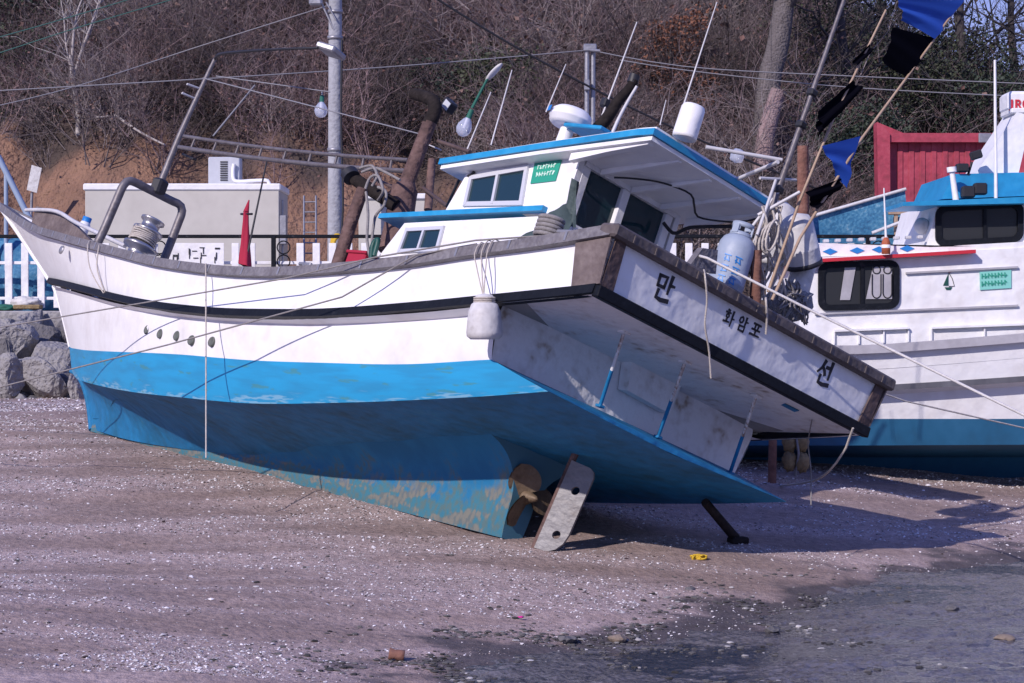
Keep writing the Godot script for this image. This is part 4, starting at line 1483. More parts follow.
func build_loose() -> void:
	var s := new_st()
	# gas cylinder standing at the stern rail
	var gb: Vector3 = Vector3(0.30, -0.26, -0.10)
	var t := thing("gas_cylinder", "grey gas cylinder with blue lettering standing inside the stern rail", "gas cylinder", gb, boat_xf)
	var tilt := Basis(Vector3(1, 0, 0), 0.0).scaled(Vector3(1.12, 1.12, 1.12))
	lathe(s, gb, tilt, [Vector2(0.0, 0.0), Vector2(0.10, 0.0), Vector2(0.112, 0.03), Vector2(0.112, 0.33), Vector2(0.115, 0.335), Vector2(0.115, 0.35), Vector2(0.112, 0.355), Vector2(0.112, 0.555), Vector2(0.108, 0.59), Vector2(0.094, 0.622), Vector2(0.07, 0.642), Vector2(0.03, 0.655), Vector2(0.0, 0.655)], 28)
	part(t, "body", s, M.gas)
	s = new_st()
	lathe(s, gb + tilt * Vector3(0, 0.645, 0), tilt, [Vector2(0.066, 0.0), Vector2(0.068, 0.02), Vector2(0.062, 0.02), Vector2(0.06, 0.0)], 22)
	lathe(s, gb + tilt * Vector3(0, 0.695, 0), tilt, [Vector2(0.066, 0.0), Vector2(0.068, 0.03), Vector2(0.062, 0.03), Vector2(0.06, 0.0), Vector2(0.066, 0.0)], 22)
	for k in 3:
		var an := TAU * k / 3.0 + 0.4
		box(s, gb + tilt * Vector3(cos(an) * 0.064, 0.68, sin(an) * 0.064), Vector3(0.05, 0.06, 0.012), Basis(Vector3(0, 1, 0), -an + PI / 2))
	part(t, "collar", s, M.gas)
	s = new_st()
	rod(s, gb + Vector3(0, 0.73, 0), gb + Vector3(0, 0.8, 0), 0.018, 0.014, 8)
	part(t, "valve", s, M.bronze)
	for col in 2:
		s = new_st()
		for k in 6:
			var an := deg_to_rad(-118.0 - col * 34.0)
			var nn := Vector3(cos(an), 0, sin(an))
			var tx := Vector3(-nn.z, 0, nn.x)
			var o: Vector3 = gb + nn * 0.127 + Vector3(0, 0.14 + k * 0.073, 0) - tx * 0.02
			stroke(s, o, tx * 0.045, Vector3(0, 0.05, 0), nn * 0.002, [Vector2(0, .9), Vector2(1, .95)], 0.16, 0.16)
			stroke(s, o, tx * 0.045, Vector3(0, 0.05, 0), nn * 0.002, [Vector2(.3, .7), Vector2(.1, .1)], 0.16, 0.16)
			stroke(s, o, tx * 0.045, Vector3(0, 0.05, 0), nn * 0.002, [Vector2(.2, .15), Vector2(.95, .1 + .3 * (k % 2))], 0.16, 0.16)
			stroke(s, o, tx * 0.045, Vector3(0, 0.05, 0), nn * 0.002, [Vector2(.8, .7), Vector2(.8, .1)], 0.16, 0.16)
		part(t, "lettering", s, M.badge, "blue lettering down the grey gas cylinder")

	# white plastic drums
	for q in [[Vector3(0.3000, 0.5312, 0.5717), Vector3(0.3000, 0.8065, 0.3308) - Vector3(0.3000, 0.5312, 0.5717), 0.125, 0.36, "big white plastic drum tipped beside the bamboo poles at the stern", true], [Vector3(0.5500, 0.4590, 0.4562), Vector3(0.0, 0.98, 0.0), 0.125, 0.48, "white plastic barrel standing behind the gas cylinder", false]]:
		var fr := frame_of(q[1])
		var rr: float = q[2]
		var hh: float = q[3]
		t = thing("plastic_drum", q[4], "drum", q[0], boat_xf, "white drums at the stern")
		s = new_st()
		lathe(s, q[0], fr, [Vector2(0.0, 0.0), Vector2(rr * 0.96, 0.0), Vector2(rr, 0.02), Vector2(rr * 1.01, hh * 0.3), Vector2(rr * 1.03, hh * 0.32), Vector2(rr * 0.99, hh * 0.34), Vector2(rr * 0.95, hh * 0.8), Vector2(rr * 0.80, hh * 0.93), Vector2(rr * 0.3, hh), Vector2(0.0, hh)], 24)
		part(t, "body", s, M.dirty_white)
		if q[5]:
			s = new_st()
			lathe(s, q[0] - fr.y * 0.012, fr, [Vector2(0.0, 0.0), Vector2(rr * 1.04, 0.0), Vector2(rr * 1.05, 0.03), Vector2(rr * 0.98, 0.035)], 24)
			part(t, "base_ring", s, M.cable)
	# sacks, a roll and a bundle of net jammed below the poles
	t = thing("foam_float", "white foam float with a flat end wedged under the tipped drum", "float", Vector3(0.3500, 0.3458, 0.6399), boat_xf)
	s = new_st()
	lathe(s, Vector3(0.3500, 0.3458, 0.6399), frame_of(Vector3(0.1, 1, 0.05)), [Vector2(0.0, -0.02), Vector2(0.075, -0.02), Vector2(0.085, 0.0), Vector2(0.085, 0.20), Vector2(0.07, 0.23), Vector2(0.0, 0.235)], 20)
	part(t, "body", s, M.dirty_white)
	t = thing("net_bundle", "grey bundle of fishing net piled by the stern rail", "net", Vector3(0.3000, 0.2127, 0.6740), boat_xf)
	s = new_st()
	lump(s, Vector3(0.3500, 0.2785, 0.6597), Vector3(0.10, 0.13, 0.11), Basis(), 5, 0.5)
	lump(s, Vector3(0.4000, 0.2497, 0.5528), Vector3(0.09, 0.10, 0.10), Basis(), 6, 0.5)
	part(t, "net", s, M.net)
	s = new_st()
	rng.seed = 31
	for k in 9:
		var lp := []
		var c: Vector3 = Vector3(0.3200, 0.2590, 0.5638) + Vector3(-0.06, rng.randf_range(-0.08, 0.08), rng.randf_range(-0.1, 0.1))
		for i in 9:
			lp.append(c + Vector3(rng.randf_range(-0.04, 0.02), rng.randf_range(-0.09, 0.09), rng.randf_range(-0.09, 0.09)))
		tube(s, bend(lp, 3), 0.007, 0.007, 5)
	part(t, "cord", s, M.rope_grey)
	t = thing("rope_tangle", "tangle of white cords hanging from the stern pole", "rope", Vector3(0.2500, 0.1457, 0.2544), boat_xf)
	s = new_st()
	for k in 10:
		var x := 758.0 + k * 2.6
		var p0: Vector3 = lerp(Vector3(0.2500, 0.7125, -0.0387), Vector3(0.2500, 0.7890, 0.1442), k / 9.0)
		var p1: Vector3 = lerp(Vector3(0.2500, 0.1003, 0.1347), Vector3(0.2500, 0.2277, 0.4702), fmod(k * 0.37, 1.0))
		var lp := [p0]
		for i in 5:
			lp.append(p0.lerp(p1, (i + 1) / 6.0) + Vector3(rng.randf_range(-0.05, 0.05), rng.randf_range(-0.03, 0.03), rng.randf_range(-0.06, 0.06)))
		lp.append(p1)
		tube(s, bend(lp, 4), 0.009, 0.009, 5)
	for k in 4:
		var lp := []
		var c: Vector3 = Vector3(0.2000, 0.5383, 0.0467)
		for i in 15:
			var an := TAU * i / 14.0
			lp.append(c + Vector3(0.02 * k - 0.04, sin(an) * 0.11 - 0.02 * k, cos(an) * (0.05 + 0.008 * k)))
		tube(s, lp, 0.009, 0.009, 5, false)
	part(t, "cord", s, M.rope)
	t = thing("timber_stake", "rusty brown stake standing among the cords at the stern", "stake", Vector3(0.2000, 0.0706, 0.1432), boat_xf)
	s = new_st()
	rod(s, Vector3(0.2000, 0.0453, 0.1333), Vector3(0.2000, 0.4066, -0.0111), 0.04, 0.035, 9)
	part(t, "shaft", s, M.brown_red)

	# bamboo poles with marker flags
	t = thing("flag_pole", "bamboo marker pole with two furled black flags, leaning over the stern", "flag", Vector3(0.1500, 0.1842, 0.1500), boat_xf, "marker flags at the stern")
	s = new_st()
	tube(s, [Vector3(0.1500, 0.1720, 0.1556), Vector3(0.1500, 0.8544, 0.1906), Vector3(0.1500, 1.5216, 0.2748), Vector3(0.1500, 2.4080, 0.4573)], 0.011, 0.008, 8)
	part(t, "pole", s, M.bamboo)
	var side := Vector3(-1, 0, 0)
	for f in [[Vector3(0.1400, 1.8077, 0.3242), Vector3(0.1400, 1.8030, 0.4436), Vector3(0.1400, 1.3443, 0.1967), Vector3(0.1400, 1.4623, 0.0965), 0.03], [Vector3(0.1400, 2.1090, 0.3820), Vector3(0.1400, 2.0904, 0.4383), Vector3(0.1400, 1.9216, 0.3407), Vector3(0.1400, 1.9190, 0.2719), 0.02], [Vector3(0.1400, 1.5727, 0.2724), Vector3(0.1400, 1.5307, 0.2462), Vector3(0.1400, 1.2908, 0.1765), Vector3(0.1400, 1.3927, 0.1065), 0.02]]:
		s = new_st()
		cloth(s, [f[0], f[1], f[2], f[3]], 10, 10, f[4], 1.2, side, 1.0)
		part(t, "flag", s, M.black_cloth)
	t = thing("flag_pole", "bamboo marker pole flying blue and black flags, reaching highest at the stern", "flag", Vector3(0.0500, 0.1174, 0.1469), boat_xf, "marker flags at the stern")
	s = new_st()
	tube(s, [Vector3(0.0500, 0.1035, 0.1104), Vector3(0.0500, 0.5812, 0.1934), Vector3(0.0500, 1.4456, 0.4925), Vector3(0.0500, 2.0015, 0.7434), Vector3(0.0500, 2.7336, 1.0590)], 0.011, 0.008, 8)
	part(t, "pole", s, M.bamboo)
	for f in [[Vector3(0.0400, 2.7969, 1.0914), Vector3(0.0400, 2.3947, 0.9012), Vector3(0.0400, 2.3613, 0.5337), Vector3(0.0400, 2.4672, 0.4228), 0.022, M.blue_cloth, 0.4], [Vector3(0.0500, 2.4072, 0.9096), Vector3(0.0500, 2.0392, 0.7745), Vector3(0.0500, 2.0095, 0.4859), Vector3(0.0500, 2.2755, 0.4675), 0.018, M.black_cloth, 2.0], [Vector3(0.0400, 1.4443, 0.4564), Vector3(0.0400, 1.0640, 0.4730), Vector3(0.0400, 1.1053, 0.3620), Vector3(0.0400, 1.2232, 0.1262), 0.02, M.blue_cloth, 1.0], [Vector3(0.0400, 1.1094, 0.4058), Vector3(0.0400, 1.0149, 0.4272), Vector3(0.0400, 0.8074, 0.2307), Vector3(0.0400, 0.8797, 0.1085), 0.025, M.black_cloth, 3.0]]:
		s = new_st()
		cloth(s, [f[0], f[1], f[2], f[3]], 14, 14, f[4], 1.3, side, f[6])
		part(t, "flag", s, f[5])
	# furled red flag amidships
	t = thing("red_flag", "furled red flag on a thin black pole amidships", "flag", Vector3(6.8766, 0.0395, 0.2000), boat_xf)
	s = new_st()
	rod(s, Vector3(6.8854, -0.0330, 0.2000), Vector3(7.2008, 1.1649, 0.2000), 0.011, 0.008, 6)
	part(t, "pole", s, M.cable)
	s = new_st()
	var rows := []
	for i in 15:
		var v := i / 14.0
		var c: Vector3 = lerp(Vector3(6.9073, 0.0587, 0.2000), Vector3(7.2434, 0.6116, 0.2000), v)
		var row := []
		for k in 17:
			var an := TAU * k / 16.0
			var rr := lerpf(0.055, 0.026, v) * (1.0 + 0.28 * sin(an * 4.0 + v * 3.0))
			row.append(c + Vector3(cos(an) * rr, 0, sin(an) * rr))
		rows.append(row)
	sheet(s, rows)
	tube(s, [Vector3(7.2434, 0.6116, 0.2000), Vector3(7.2680, 0.7384, 0.2000)], 0.03, 0.006, 8)
	part(t, "cloth", s, M.red_cloth)
	s = new_st()
	rod(s, Vector3(7.3233, 0.5886, 0.2000), Vector3(7.1191, 0.5934, 0.2000), 0.012, 0.012, 6)
	part(t, "tie", s, M.cable)

	# white jug fender on the port quarter
	var ft: Vector3 = Vector3(0.8974, -0.5394, -1.4059)
	t = thing("fender", "white plastic jug used as a fender, roped below the port rail", "fender", ft, boat_xf)
	s = new_st()
	var dn := (boat_xf.basis.inverse() * Vector3.DOWN).normalized()
	var ffr := frame_of(dn)
	ft += Vector3(0, 0, -0.13)
	lathe(s, ft, ffr, [Vector2(0.0, -0.01), Vector2(0.05, 0.0), Vector2(0.062, 0.015), Vector2(0.058, 0.04), Vector2(0.085, 0.06), Vector2(0.105, 0.11), Vector2(0.112, 0.18), Vector2(0.118, 0.24), Vector2(0.114, 0.265), Vector2(0.09, 0.285), Vector2(0.0, 0.28)], 24)
	part(t, "jug", s, M.dirty_white)
	s = new_st()
	for q in [Vector3(1.1564, -0.1837, -1.4614), Vector3(1.0932, -0.1667, -1.4599), Vector3(1.0370, -0.1571, -1.4585)]:
		tube(s, bend([ft + Vector3(0, -0.02, 0), q + Vector3(0, -0.08, -0.06), q + Vector3(0, 0.01, -0.04), q + Vector3(0, 0.01, 0.06)], 4), 0.0045, 0.0045, 5)
	for k in 3:
		var lp := []
		for i in 13:
			lp.append(ft + ffr * Vector3(cos(TAU * i / 12.0) * 0.066, 0.02 + 0.012 * k, sin(TAU * i / 12.0) * 0.066))
		tube(s, lp, 0.007, 0.007, 5, false)
	part(t, "lashing", s, M.rope)
	# tarpaulin and a coil of rope by the wheelhouse
	t = thing("tarpaulin", "dark green tarpaulin bundled on the side deck by the wheelhouse", "tarpaulin", Vector3(1.9385, 0.0802, -0.7500), boat_xf)
	s = new_st()
	cloth(s, [Vector3(1.6764, 0.0071, -0.9000), Vector3(1.5065, 0.4989, -0.6000), Vector3(1.2481, 0.1430, -0.7500), Vector3(1.7599, -0.0663, -1.0000)], 16, 14, 0.035, 1.6, Vector3(0, 0.5, -0.8), 0.5)
	cloth(s, [Vector3(1.5839, 0.6667, -0.6000), Vector3(1.5195, 0.6450, -0.5800), Vector3(1.3677, 0.2898, -0.6000), Vector3(1.4498, 0.2820, -0.6500)], 8, 12, 0.02, 1.0, Vector3(0, 0, -1), 0.5)
	part(t, "sheet", s, M.tarp)
	t = thing("rope_coil", "small coil of pale rope resting on the port rail", "rope", Vector3(0.6552, -0.0913, -1.4489), boat_xf)
	s = new_st()
	for k in 5:
		var lp := []
		for i in 15:
			var an := TAU * i / 14.0
			lp.append(Vector3(0.6552, -0.0913, -1.4489) + Vector3(cos(an) * 0.085, 0.02 + 0.028 * k, 0.05 + sin(an) * 0.07))
		tube(s, lp, 0.016, 0.016, 6, false)
	part(t, "coil", s, M.rope_grey)
	t = thing("canister", "blue capped white canister standing on the bow", "canister", Vector3(10.3709, 0.2131, 0.1000), boat_xf)
	s = new_st()
	lathe(s, Vector3(10.3529, 0.1898, 0.1000), Basis(), [Vector2(0.0, 0.0), Vector2(0.06, 0.0), Vector2(0.062, 0.16), Vector2(0.045, 0.20), Vector2(0.0, 0.2)], 16)
	part(t, "body", s, M.white)
	s = new_st()
	lathe(s, Vector3(10.3529, 0.1898, 0.1000) + Vector3(0, 0.185, 0), Basis(), [Vector2(0.05, 0.0), Vector2(0.05, 0.06), Vector2(0.0, 0.065)], 16)
	part(t, "cap", s, M.badge)
	t = thing("red_crate", "red plastic crate beside the net hauler", "crate", Vector3(3.9196, -0.0762, -0.5000), boat_xf)
	s = new_st()
	box(s, Vector3(3.9016, -0.0580, -0.5000), Vector3(0.25, 0.12, 0.2), Basis(), 0.01)
	box(s, Vector3(3.9016, -0.0580, -0.5000) + Vector3(0, 0.065, 0), Vector3(0.28, 0.025, 0.23), Basis(), 0.008)
	part(t, "tray", s, M.red_cloth)
	t = thing("deck_hatch_cover", "grey weathered cover propped on the stern rail by the gas cylinder", "cover", Vector3(0.1000, 0.0799, -0.5252), boat_xf)
	s = new_st()
	plate(s, [Vector3(0.1000, 0.0269, -0.6602), Vector3(0.1000, 0.1939, -0.5870), Vector3(0.1000, 0.2334, -0.4538), Vector3(0.1000, 0.0847, -0.4065)], Vector3(0.05, 0, 0))
	part(t, "board", s, M.rail)

	# mooring lines
	var p_end: Vector3 = Vector3(-6.7399, 0.5708, -16.3400)
	rope("mooring_rope", "upper of the two mooring ropes crossing the white bow", [B(Vector3(0.5189, -0.0785, -1.4452)), B(Vector3(1.2068, -0.1861, -1.4625) + Vector3(0, 0.02, -0.05)), B(Vector3(2.2360, -0.3386, -1.4823) + Vector3(0, 0.0, -0.05)), Vector3(-1.6308, 2.0906, -13.0500), Vector3(-2.8155, 1.9500, -14.4000), Vector3(-4.4354, 1.7500, -16.0000), Vector3(-6.8440, 1.4236, -17.8000), Vector3(-12.1411, 0.7080, -23.4400)], 0.006, M.rope_grey)
	rope("mooring_rope", "lower of the two mooring ropes crossing the blue band of the bow", [B(Vector3(1.2473, -0.1880, -1.4634) + Vector3(0, 0.015, 0.0)), B(Vector3(1.7725, -0.3002, -1.4743) + Vector3(0, 0.0, -0.055)), Vector3(-1.1898, 1.9460, -12.6000), Vector3(-2.6260, 1.5978, -13.7000), Vector3(-4.2109, 1.2401, -14.8000), Vector3(-5.4950, 0.9626, -15.4000), p_end], 0.006, M.rope_grey)
	var r0: Vector3 = B(Vector3(-0.0200, 0.0783, -0.7169))
	rope("mooring_rope", "thick white mooring rope running from the stern rail out to the right", [B(Vector3(0.1000, 0.1369, -0.5911)), B(Vector3(-0.0800, 0.0879, -0.6995)), Vector3(1.8557, 1.8789, -11.6000), Vector3(2.4360, 1.5679, -11.3000), Vector3(3.1302, 1.1998, -11.0000), Vector3(3.7954, 0.8399, -10.7000), Vector3(5.7877, -0.0180, -12.7200)], 0.0095, M.rope_white)
	rope("mooring_rope", "thin line running right across the other boat's white side", [B(Vector3(0.2000, -0.0625, 1.4751)), Vector3(2.8830, 1.1925, -13.2000), Vector3(3.8703, 0.9714, -13.6000), Vector3(7.2730, 0.2097, -16.6000)], 0.006, M.rope)
	rope("hanging_rope", "white rope end hanging straight down the bow", sag(B(Vector3(4.4469, -0.4948, -1.5000) + Vector3(0, 0.0, -0.05)), B(Vector3(3.4811, -1.9807, -1.5300)), 0.0, 6), 0.006, M.rope)
	rope("hanging_rope", "pale rope looped over the bow rail below the arch", bend([B(Vector3(7.1131, -0.2774, -1.2545) + Vector3(0, 0.01, 0.02)), B(Vector3(7.1096, -0.3071, -1.2551) + Vector3(0, 0.0, -0.05)), B(Vector3(6.8383, -0.5652, -1.2945) + Vector3(0, -0.0, -0.03)), B(Vector3(6.5699, -0.7759, -1.3309) + Vector3(0, 0.0, 0.12)), B(Vector3(6.6782, -0.5661, -1.3166) + Vector3(0, 0, -0.02)), B(Vector3(6.7726, -0.3433, -1.3037) + Vector3(0, 0.0, -0.05))], 4), 0.006, M.rope)
	rope("hanging_rope", "frayed tan rope hanging over the stern board left of the small letters", bend([B(Vector3(0.0600, 0.0550, -0.5584)), B(Vector3(-0.0700, -0.0190, -0.6595)), B(Vector3(-0.0600, -0.1482, -0.5701)), B(Vector3(-0.0300, -0.2908, -0.4917)), B(Vector3(0.0000, -0.4163, -0.3615)), B(Vector3(0.0300, -0.5675, -0.2392))], 4), 0.007, M.rope)
	rope("hanging_rope", "short tan rope end hanging over the stern board by the small letters", bend([B(Vector3(0.0600, 0.0982, 0.0607)), B(Vector3(-0.0700, 0.0370, -0.0661)), B(Vector3(-0.0500, -0.0546, 0.0104)), B(Vector3(-0.0200, -0.1445, 0.0770))], 4), 0.008, M.rope)
	rope("hanging_rope", "white rope hanging from the far stern corner down to the sand", bend([B(Vector3(0.0000, -0.4309, 1.2041)), Vector3(2.3394, 0.8885, -12.6000), Vector3(2.2771, 0.7325, -12.8000), Vector3(2.2627, 0.6113, -13.3000), Vector3(2.2573, 0.5202, -14.0000), Vector3(2.3513, 0.3390, -15.7800)], 4), 0.009, M.rope)
	rope("hanging_rope", "thin dark cord hanging under the far stern corner", bend([B(Vector3(0.2000, -0.4629, 1.0003)), Vector3(2.1390, 0.8829, -13.0000), Vector3(2.1443, 0.7102, -12.9000), Vector3(2.1115, 0.4789, -12.7000)], 4), 0.005, M.rope_grey)
	# prop under the far bilge
	t = thing("timber_prop", "dark wooden prop wedged under the boat's far bilge", "prop", Vector3(1.6629, 0.1399, -13.2300))
	s = new_st()
	tube(s, [B(Vector3(0.9494, -1.1770, 1.0000)), Vector3(1.6519, 0.1437, -13.2600) + Vector3(0, 0.03, 0)], 0.032, 0.036, 8)
	part(t, "shaft", s, M.soot)
	s = new_st()
	box(s, Vector3(1.6629, 0.1399, -13.2300) + Vector3(0, 0.025, 0), Vector3(0.14, 0.05, 0.1), Basis(Vector3(0, 1, 0), 0.4), 0.01)
	part(t, "foot", s, M.soot)

# ---------------------------------------------------------------- the second boat
func diamond(s: SurfaceTool, c: Vector3, w: float, h: float) -> void:
	plate(s, [c + Vector3(-w, 0, 0), c + Vector3(0, -h, 0), c + Vector3(w, 0, 0), c + Vector3(0, h, 0)], Vector3(0, 0, 0.006))

func rounded(c: Vector3, w: float, h: float, r: float, n := 5) -> Array:
	var p := []
	for q in 4:
		var cc := Vector3((w - r) * (1 if q in [0, 3] else -1), (h - r) * (1 if q < 2 else -1), 0)
		for i in n + 1:
			var an := PI / 2 * (q + float(i) / n)
			p.append(c + cc + Vector3(cos(an), sin(an), 0) * r)
	return p

func black_window(parent: Node3D, c: Vector3, w: float, h: float, split: float, skew := 0.0) -> void:
	var o := rounded(c, w, h, 0.09)
	var q := rounded(c, w - 0.055, h - 0.055, 0.06)
	for a in [o, q]:
		for i in a.size():
			a[i].y += (a[i].x - c.x) * skew
	var s := new_st()
	flat(s)
	for i in o.size():
		var k := (i + 1) % o.size()
		quad(s, o[i] + Vector3(0, 0, 0.03), o[k] + Vector3(0, 0, 0.03), q[k] + Vector3(0, 0, 0.03), q[i] + Vector3(0, 0, 0.03))
		quad(s, o[i], o[k], o[k] + Vector3(0, 0, 0.03), o[i] + Vector3(0, 0, 0.03))
		quad(s, q[i] + Vector3(0, 0, -0.02), q[k] + Vector3(0, 0, -0.02), q[k] + Vector3(0, 0, 0.03), q[i] + Vector3(0, 0, 0.03))
	box(s, c + Vector3(split, split * skew, 0.012), Vector3(0.03, h * 2 - 0.11, 0.026))
	var wn := part(parent, "window", s, M.black)
	s = new_st()
	plate(s, q, Vector3(0, 0, 0.004))
	part(wn, "pane", s, M.glass2)

func build_second_boat() -> void:
	var base: Vector3 = Vector3(3.8527, 0.2475, -16.1900)
	var t := thing("fishing_boat", "white and blue boat with a red cabin stripe standing upright behind the leaning boat", "boat", base)
	var near := -16.2
	var mid := near - 1.5
	var hx := func(k: int, x: float) -> Vector3:   # hull lines: rail, wale top, wale bottom, below wale, blue, black, bilge, keel
		var b: float = 1.5
		if x > 6.0:
			b = 1.5 * maxf(0.0, 1.0 - pow((x - 6.0) / 3.4, 1.8))
		if x < 2.2:
			b = 1.5 - 0.12 * pow((2.2 - x) / 1.0, 2.0)
		var rise := 0.02 * maxf(0.0, x - 3.2) + 0.02 * pow(maxf(0.0, x - 3.0) / 3.0, 2.0)
		var yy := [-0.205 + rise * 3.2, -0.55 + rise * 2.6, -0.60 + rise * 2.6, -0.64 + rise * 2.4, -0.855, -1.10 + rise * 0.2, -1.27, -1.62]
		var bb := [0.0, 0.06, 0.07, 0.14, 0.19, 0.23, 1.05, 1.38]
		return Vector3(x, yy[k] + CAM_H, mid + maxf(0.02, b - bb[k] * minf(1.0, b / 1.0)))
	var names := [[0, 1, "bulwark", M.white], [1, 2, "wale", M.dark_grey], [2, 3, "wale_step", M.white], [3, 4, "topside", M.white], [4, 5, "boot_band", M.blue_deep], [5, 6, "bottom", M.blue_deep], [6, 7, "keel_plank", M.blue_deep]]
	for nm in names:
		var s := new_st()
		for side in [1.0, -1.0]:
			var rows := []
			for i in 41:
				var x := lerpf(1.2, 9.38, i / 40.0)
				var p: Vector3 = hx.call(nm[0], x)
				var q: Vector3 = hx.call(nm[1], x)
				var row := []
				for k in 4:
					var v := p.lerp(q, k / 3.0)
					row.append(Vector3(v.x, v.y, mid + (v.z - mid) * side))
				rows.append(row)
			sheet(s, rows, 0 if side > 0 else 1)
		if nm[1] == 2:
			for i in 40:
				var x := lerpf(1.2, 9.3, i / 40.0)
				var x2 := lerpf(1.2, 9.3, (i + 1) / 40.0)
				var a: Vector3 = hx.call(1, x)
				var a2: Vector3 = hx.call(1, x2)
				var c: Vector3 = hx.call(2, x)
				var c2: Vector3 = hx.call(2, x2)
				var o := Vector3(0, 0, 0.06)
				quad(s, a + o, a2 + o, c2 + o, c + o)
				quad(s, a, a2, a2 + o, a + o)
				quad(s, c, c2, c2 + o, c + o)
		part(t, nm[2], s, nm[3])
	var s := new_st()   # stern end and deck
	flat(s)
	for k in 7:
		var p: Vector3 = hx.call(k, 1.2)
		var q: Vector3 = hx.call(k + 1, 1.2)
		quad(s, p, q, Vector3(q.x, q.y, 2 * mid - q.z), Vector3(p.x, p.y, 2 * mid - p.z))
	part(t, "transom", s, M.white)
	s = new_st()
	var drows := []
	for i in 30:
		var x := lerpf(1.2, 9.2, i / 29.0)
		var p: Vector3 = hx.call(0, x)
		drows.append([Vector3(x, p.y - 0.2, p.z - 0.03), Vector3(x, p.y - 0.18, 2 * mid - p.z + 0.03)])
	sheet(s, drows)
	part(t, "deck", s, M.deck)
	s = new_st()   # grey cap rail
	var edge := []
	for j in 4:
		var o: Vector2 = [Vector2(0.05, 0.0), Vector2(0.055, -0.075), Vector2(-0.12, -0.075), Vector2(-0.12, 0.0)][j]
		var o2: Vector2 = [Vector2(0.055, -0.075), Vector2(-0.12, -0.075), Vector2(-0.12, 0.0), Vector2(0.05, 0.0)][j]
		for side in [1.0, -1.0]:
			var rows := []
			for i in 31:
				var p: Vector3 = hx.call(0, lerpf(1.2, 9.3, i / 30.0))
				rows.append([Vector3(p.x, p.y + o.y + 0.02, mid + (p.z - mid + o.x) * side), Vector3(p.x, p.y + o2.y + 0.02, mid + (p.z - mid + o2.x) * side)])
			sheet(s, rows, 5 + j)
	part(t, "cap_rail", s, M.rail_grey)
	# cabin
	var cz := near - 0.42
	var d := -cz
	s = new_st()
	plate(s, [Vector3(2.6226, 1.4637, -16.6200), Vector3(5.9838, 1.5007, -16.6200), Vector3(5.9804, 2.5344, -16.6200), Vector3(4.3194, 2.4422, -16.6200), Vector3(2.7136, 2.3684, -16.6200)], Vector3(0, 0, -1.9))
	part(t, "cabin", s, M.white)
	s = new_st()
	plate(s, [Vector3(2.6024, 2.3135, -16.5000), Vector3(4.2516, 2.4097, -16.5000), Vector3(4.2515, 2.4418, -16.5000), Vector3(2.6024, 2.3456, -16.5000)], Vector3(0, 0, -2.1))
	part(t, "red_eave", s, M.red_paint)
	s = new_st()
	plate(s, [Vector3(2.7723, 2.3784, -16.6400), Vector3(4.3061, 2.4245, -16.6400), Vector3(5.9877, 2.4984, -16.6400), Vector3(5.9874, 2.5908, -16.6400), Vector3(3.8625, 2.4707, -16.6400), Vector3(2.8645, 2.5077, -16.6400)], Vector3(0, 0, -1.86))
	part(t, "coaming", s, M.white)
	var dz := Vector3(0, 0, 0.002)
	for q in [Vector3(2.9385, 2.4292, -16.6400), Vector3(3.1880, 2.4384, -16.6400), Vector3(3.3913, 2.4476, -16.6400), Vector3(3.6500, 2.4569, -16.6400)]:
		s = new_st()
		diamond(s, q + dz, 0.068, 0.03)
		part(t, "diamond", s, M.badge)
	s = new_st()
	plate(s, [Vector3(3.8438, 2.3937, -16.8000), Vector3(6.0453, 2.4870, -16.8000), Vector3(6.0438, 2.9531, -16.8000), Vector3(3.9734, 2.8879, -16.8000)], Vector3(0, 0, -1.6))
	part(t, "wheelhouse", s, M.white)
	black_window(t, Vector3(3.1986, 2.1146, -16.6200), 0.375, 0.225, 0.03, 0.03)
	black_window(t, Vector3(4.3562, 2.6921, -16.8000), 0.41, 0.19, 0.05, 0.055)
	s = new_st()   # curled iron bars behind the lower pane
	var gz: Vector3 = Vector3(3.4114, 2.1188, -16.6000)
	for k in 2:
		var x0 := -0.05 + 0.1 * k
		var u := []
		for i in 13:
			var an := PI + PI * i / 12.0
			u.append(gz + Vector3(x0 + cos(an) * 0.04, -0.07 + sin(an) * 0.05, 0))
		u.push_front(gz + Vector3(x0 - 0.04, 0.10, 0))
		u.append(gz + Vector3(x0 + 0.04, 0.10, 0))
		tube(s, u, 0.006, 0.006, 5)
		var ci := []
		for i in 15:
			ci.append(gz + Vector3(x0 + cos(TAU * i / 14.0) * 0.035, 0.14 + sin(TAU * i / 14.0) * 0.035, 0))
		tube(s, ci, 0.006, 0.006, 5, false)
	part(t, "window_grille", s, M.cable)
	s = new_st()
	plate(s, [Vector3(3.0253, 1.9806, -16.6050), Vector3(3.1175, 1.9806, -16.6050), Vector3(3.1723, 2.2941, -16.6050), Vector3(3.0709, 2.2941, -16.6050)], Vector3(0, 0, 0.002))
	plate(s, [Vector3(3.2651, 1.9898, -16.6050), Vector3(3.5049, 1.9898, -16.6050), Vector3(3.5043, 2.2941, -16.6050), Vector3(3.3291, 2.2941, -16.6050)], Vector3(0, 0, 0.002))
	part(t, "curtain", s, M.rail_grey)
	# blue roof, upper works
	s = new_st()
	plate(s, [Vector3(3.5927, 2.8434, -16.5500), Vector3(5.9540, 2.8985, -16.5500), Vector3(5.9537, 2.9811, -16.5500), Vector3(3.5926, 2.8801, -16.5500)], Vector3(0, 0, -0.9))
	part(t, "roof", s, M.blue_trim)
	s = new_st()
	plate(s, [Vector3(4.0345, 2.9321, -16.9000), Vector3(5.7982, 2.9978, -16.9000), Vector3(5.7975, 3.2040, -16.9000), Vector3(4.1371, 3.1665, -16.9000)], Vector3(0, 0, -1.3))
	part(t, "roof_box", s, M.blue_trim)
	s = new_st()
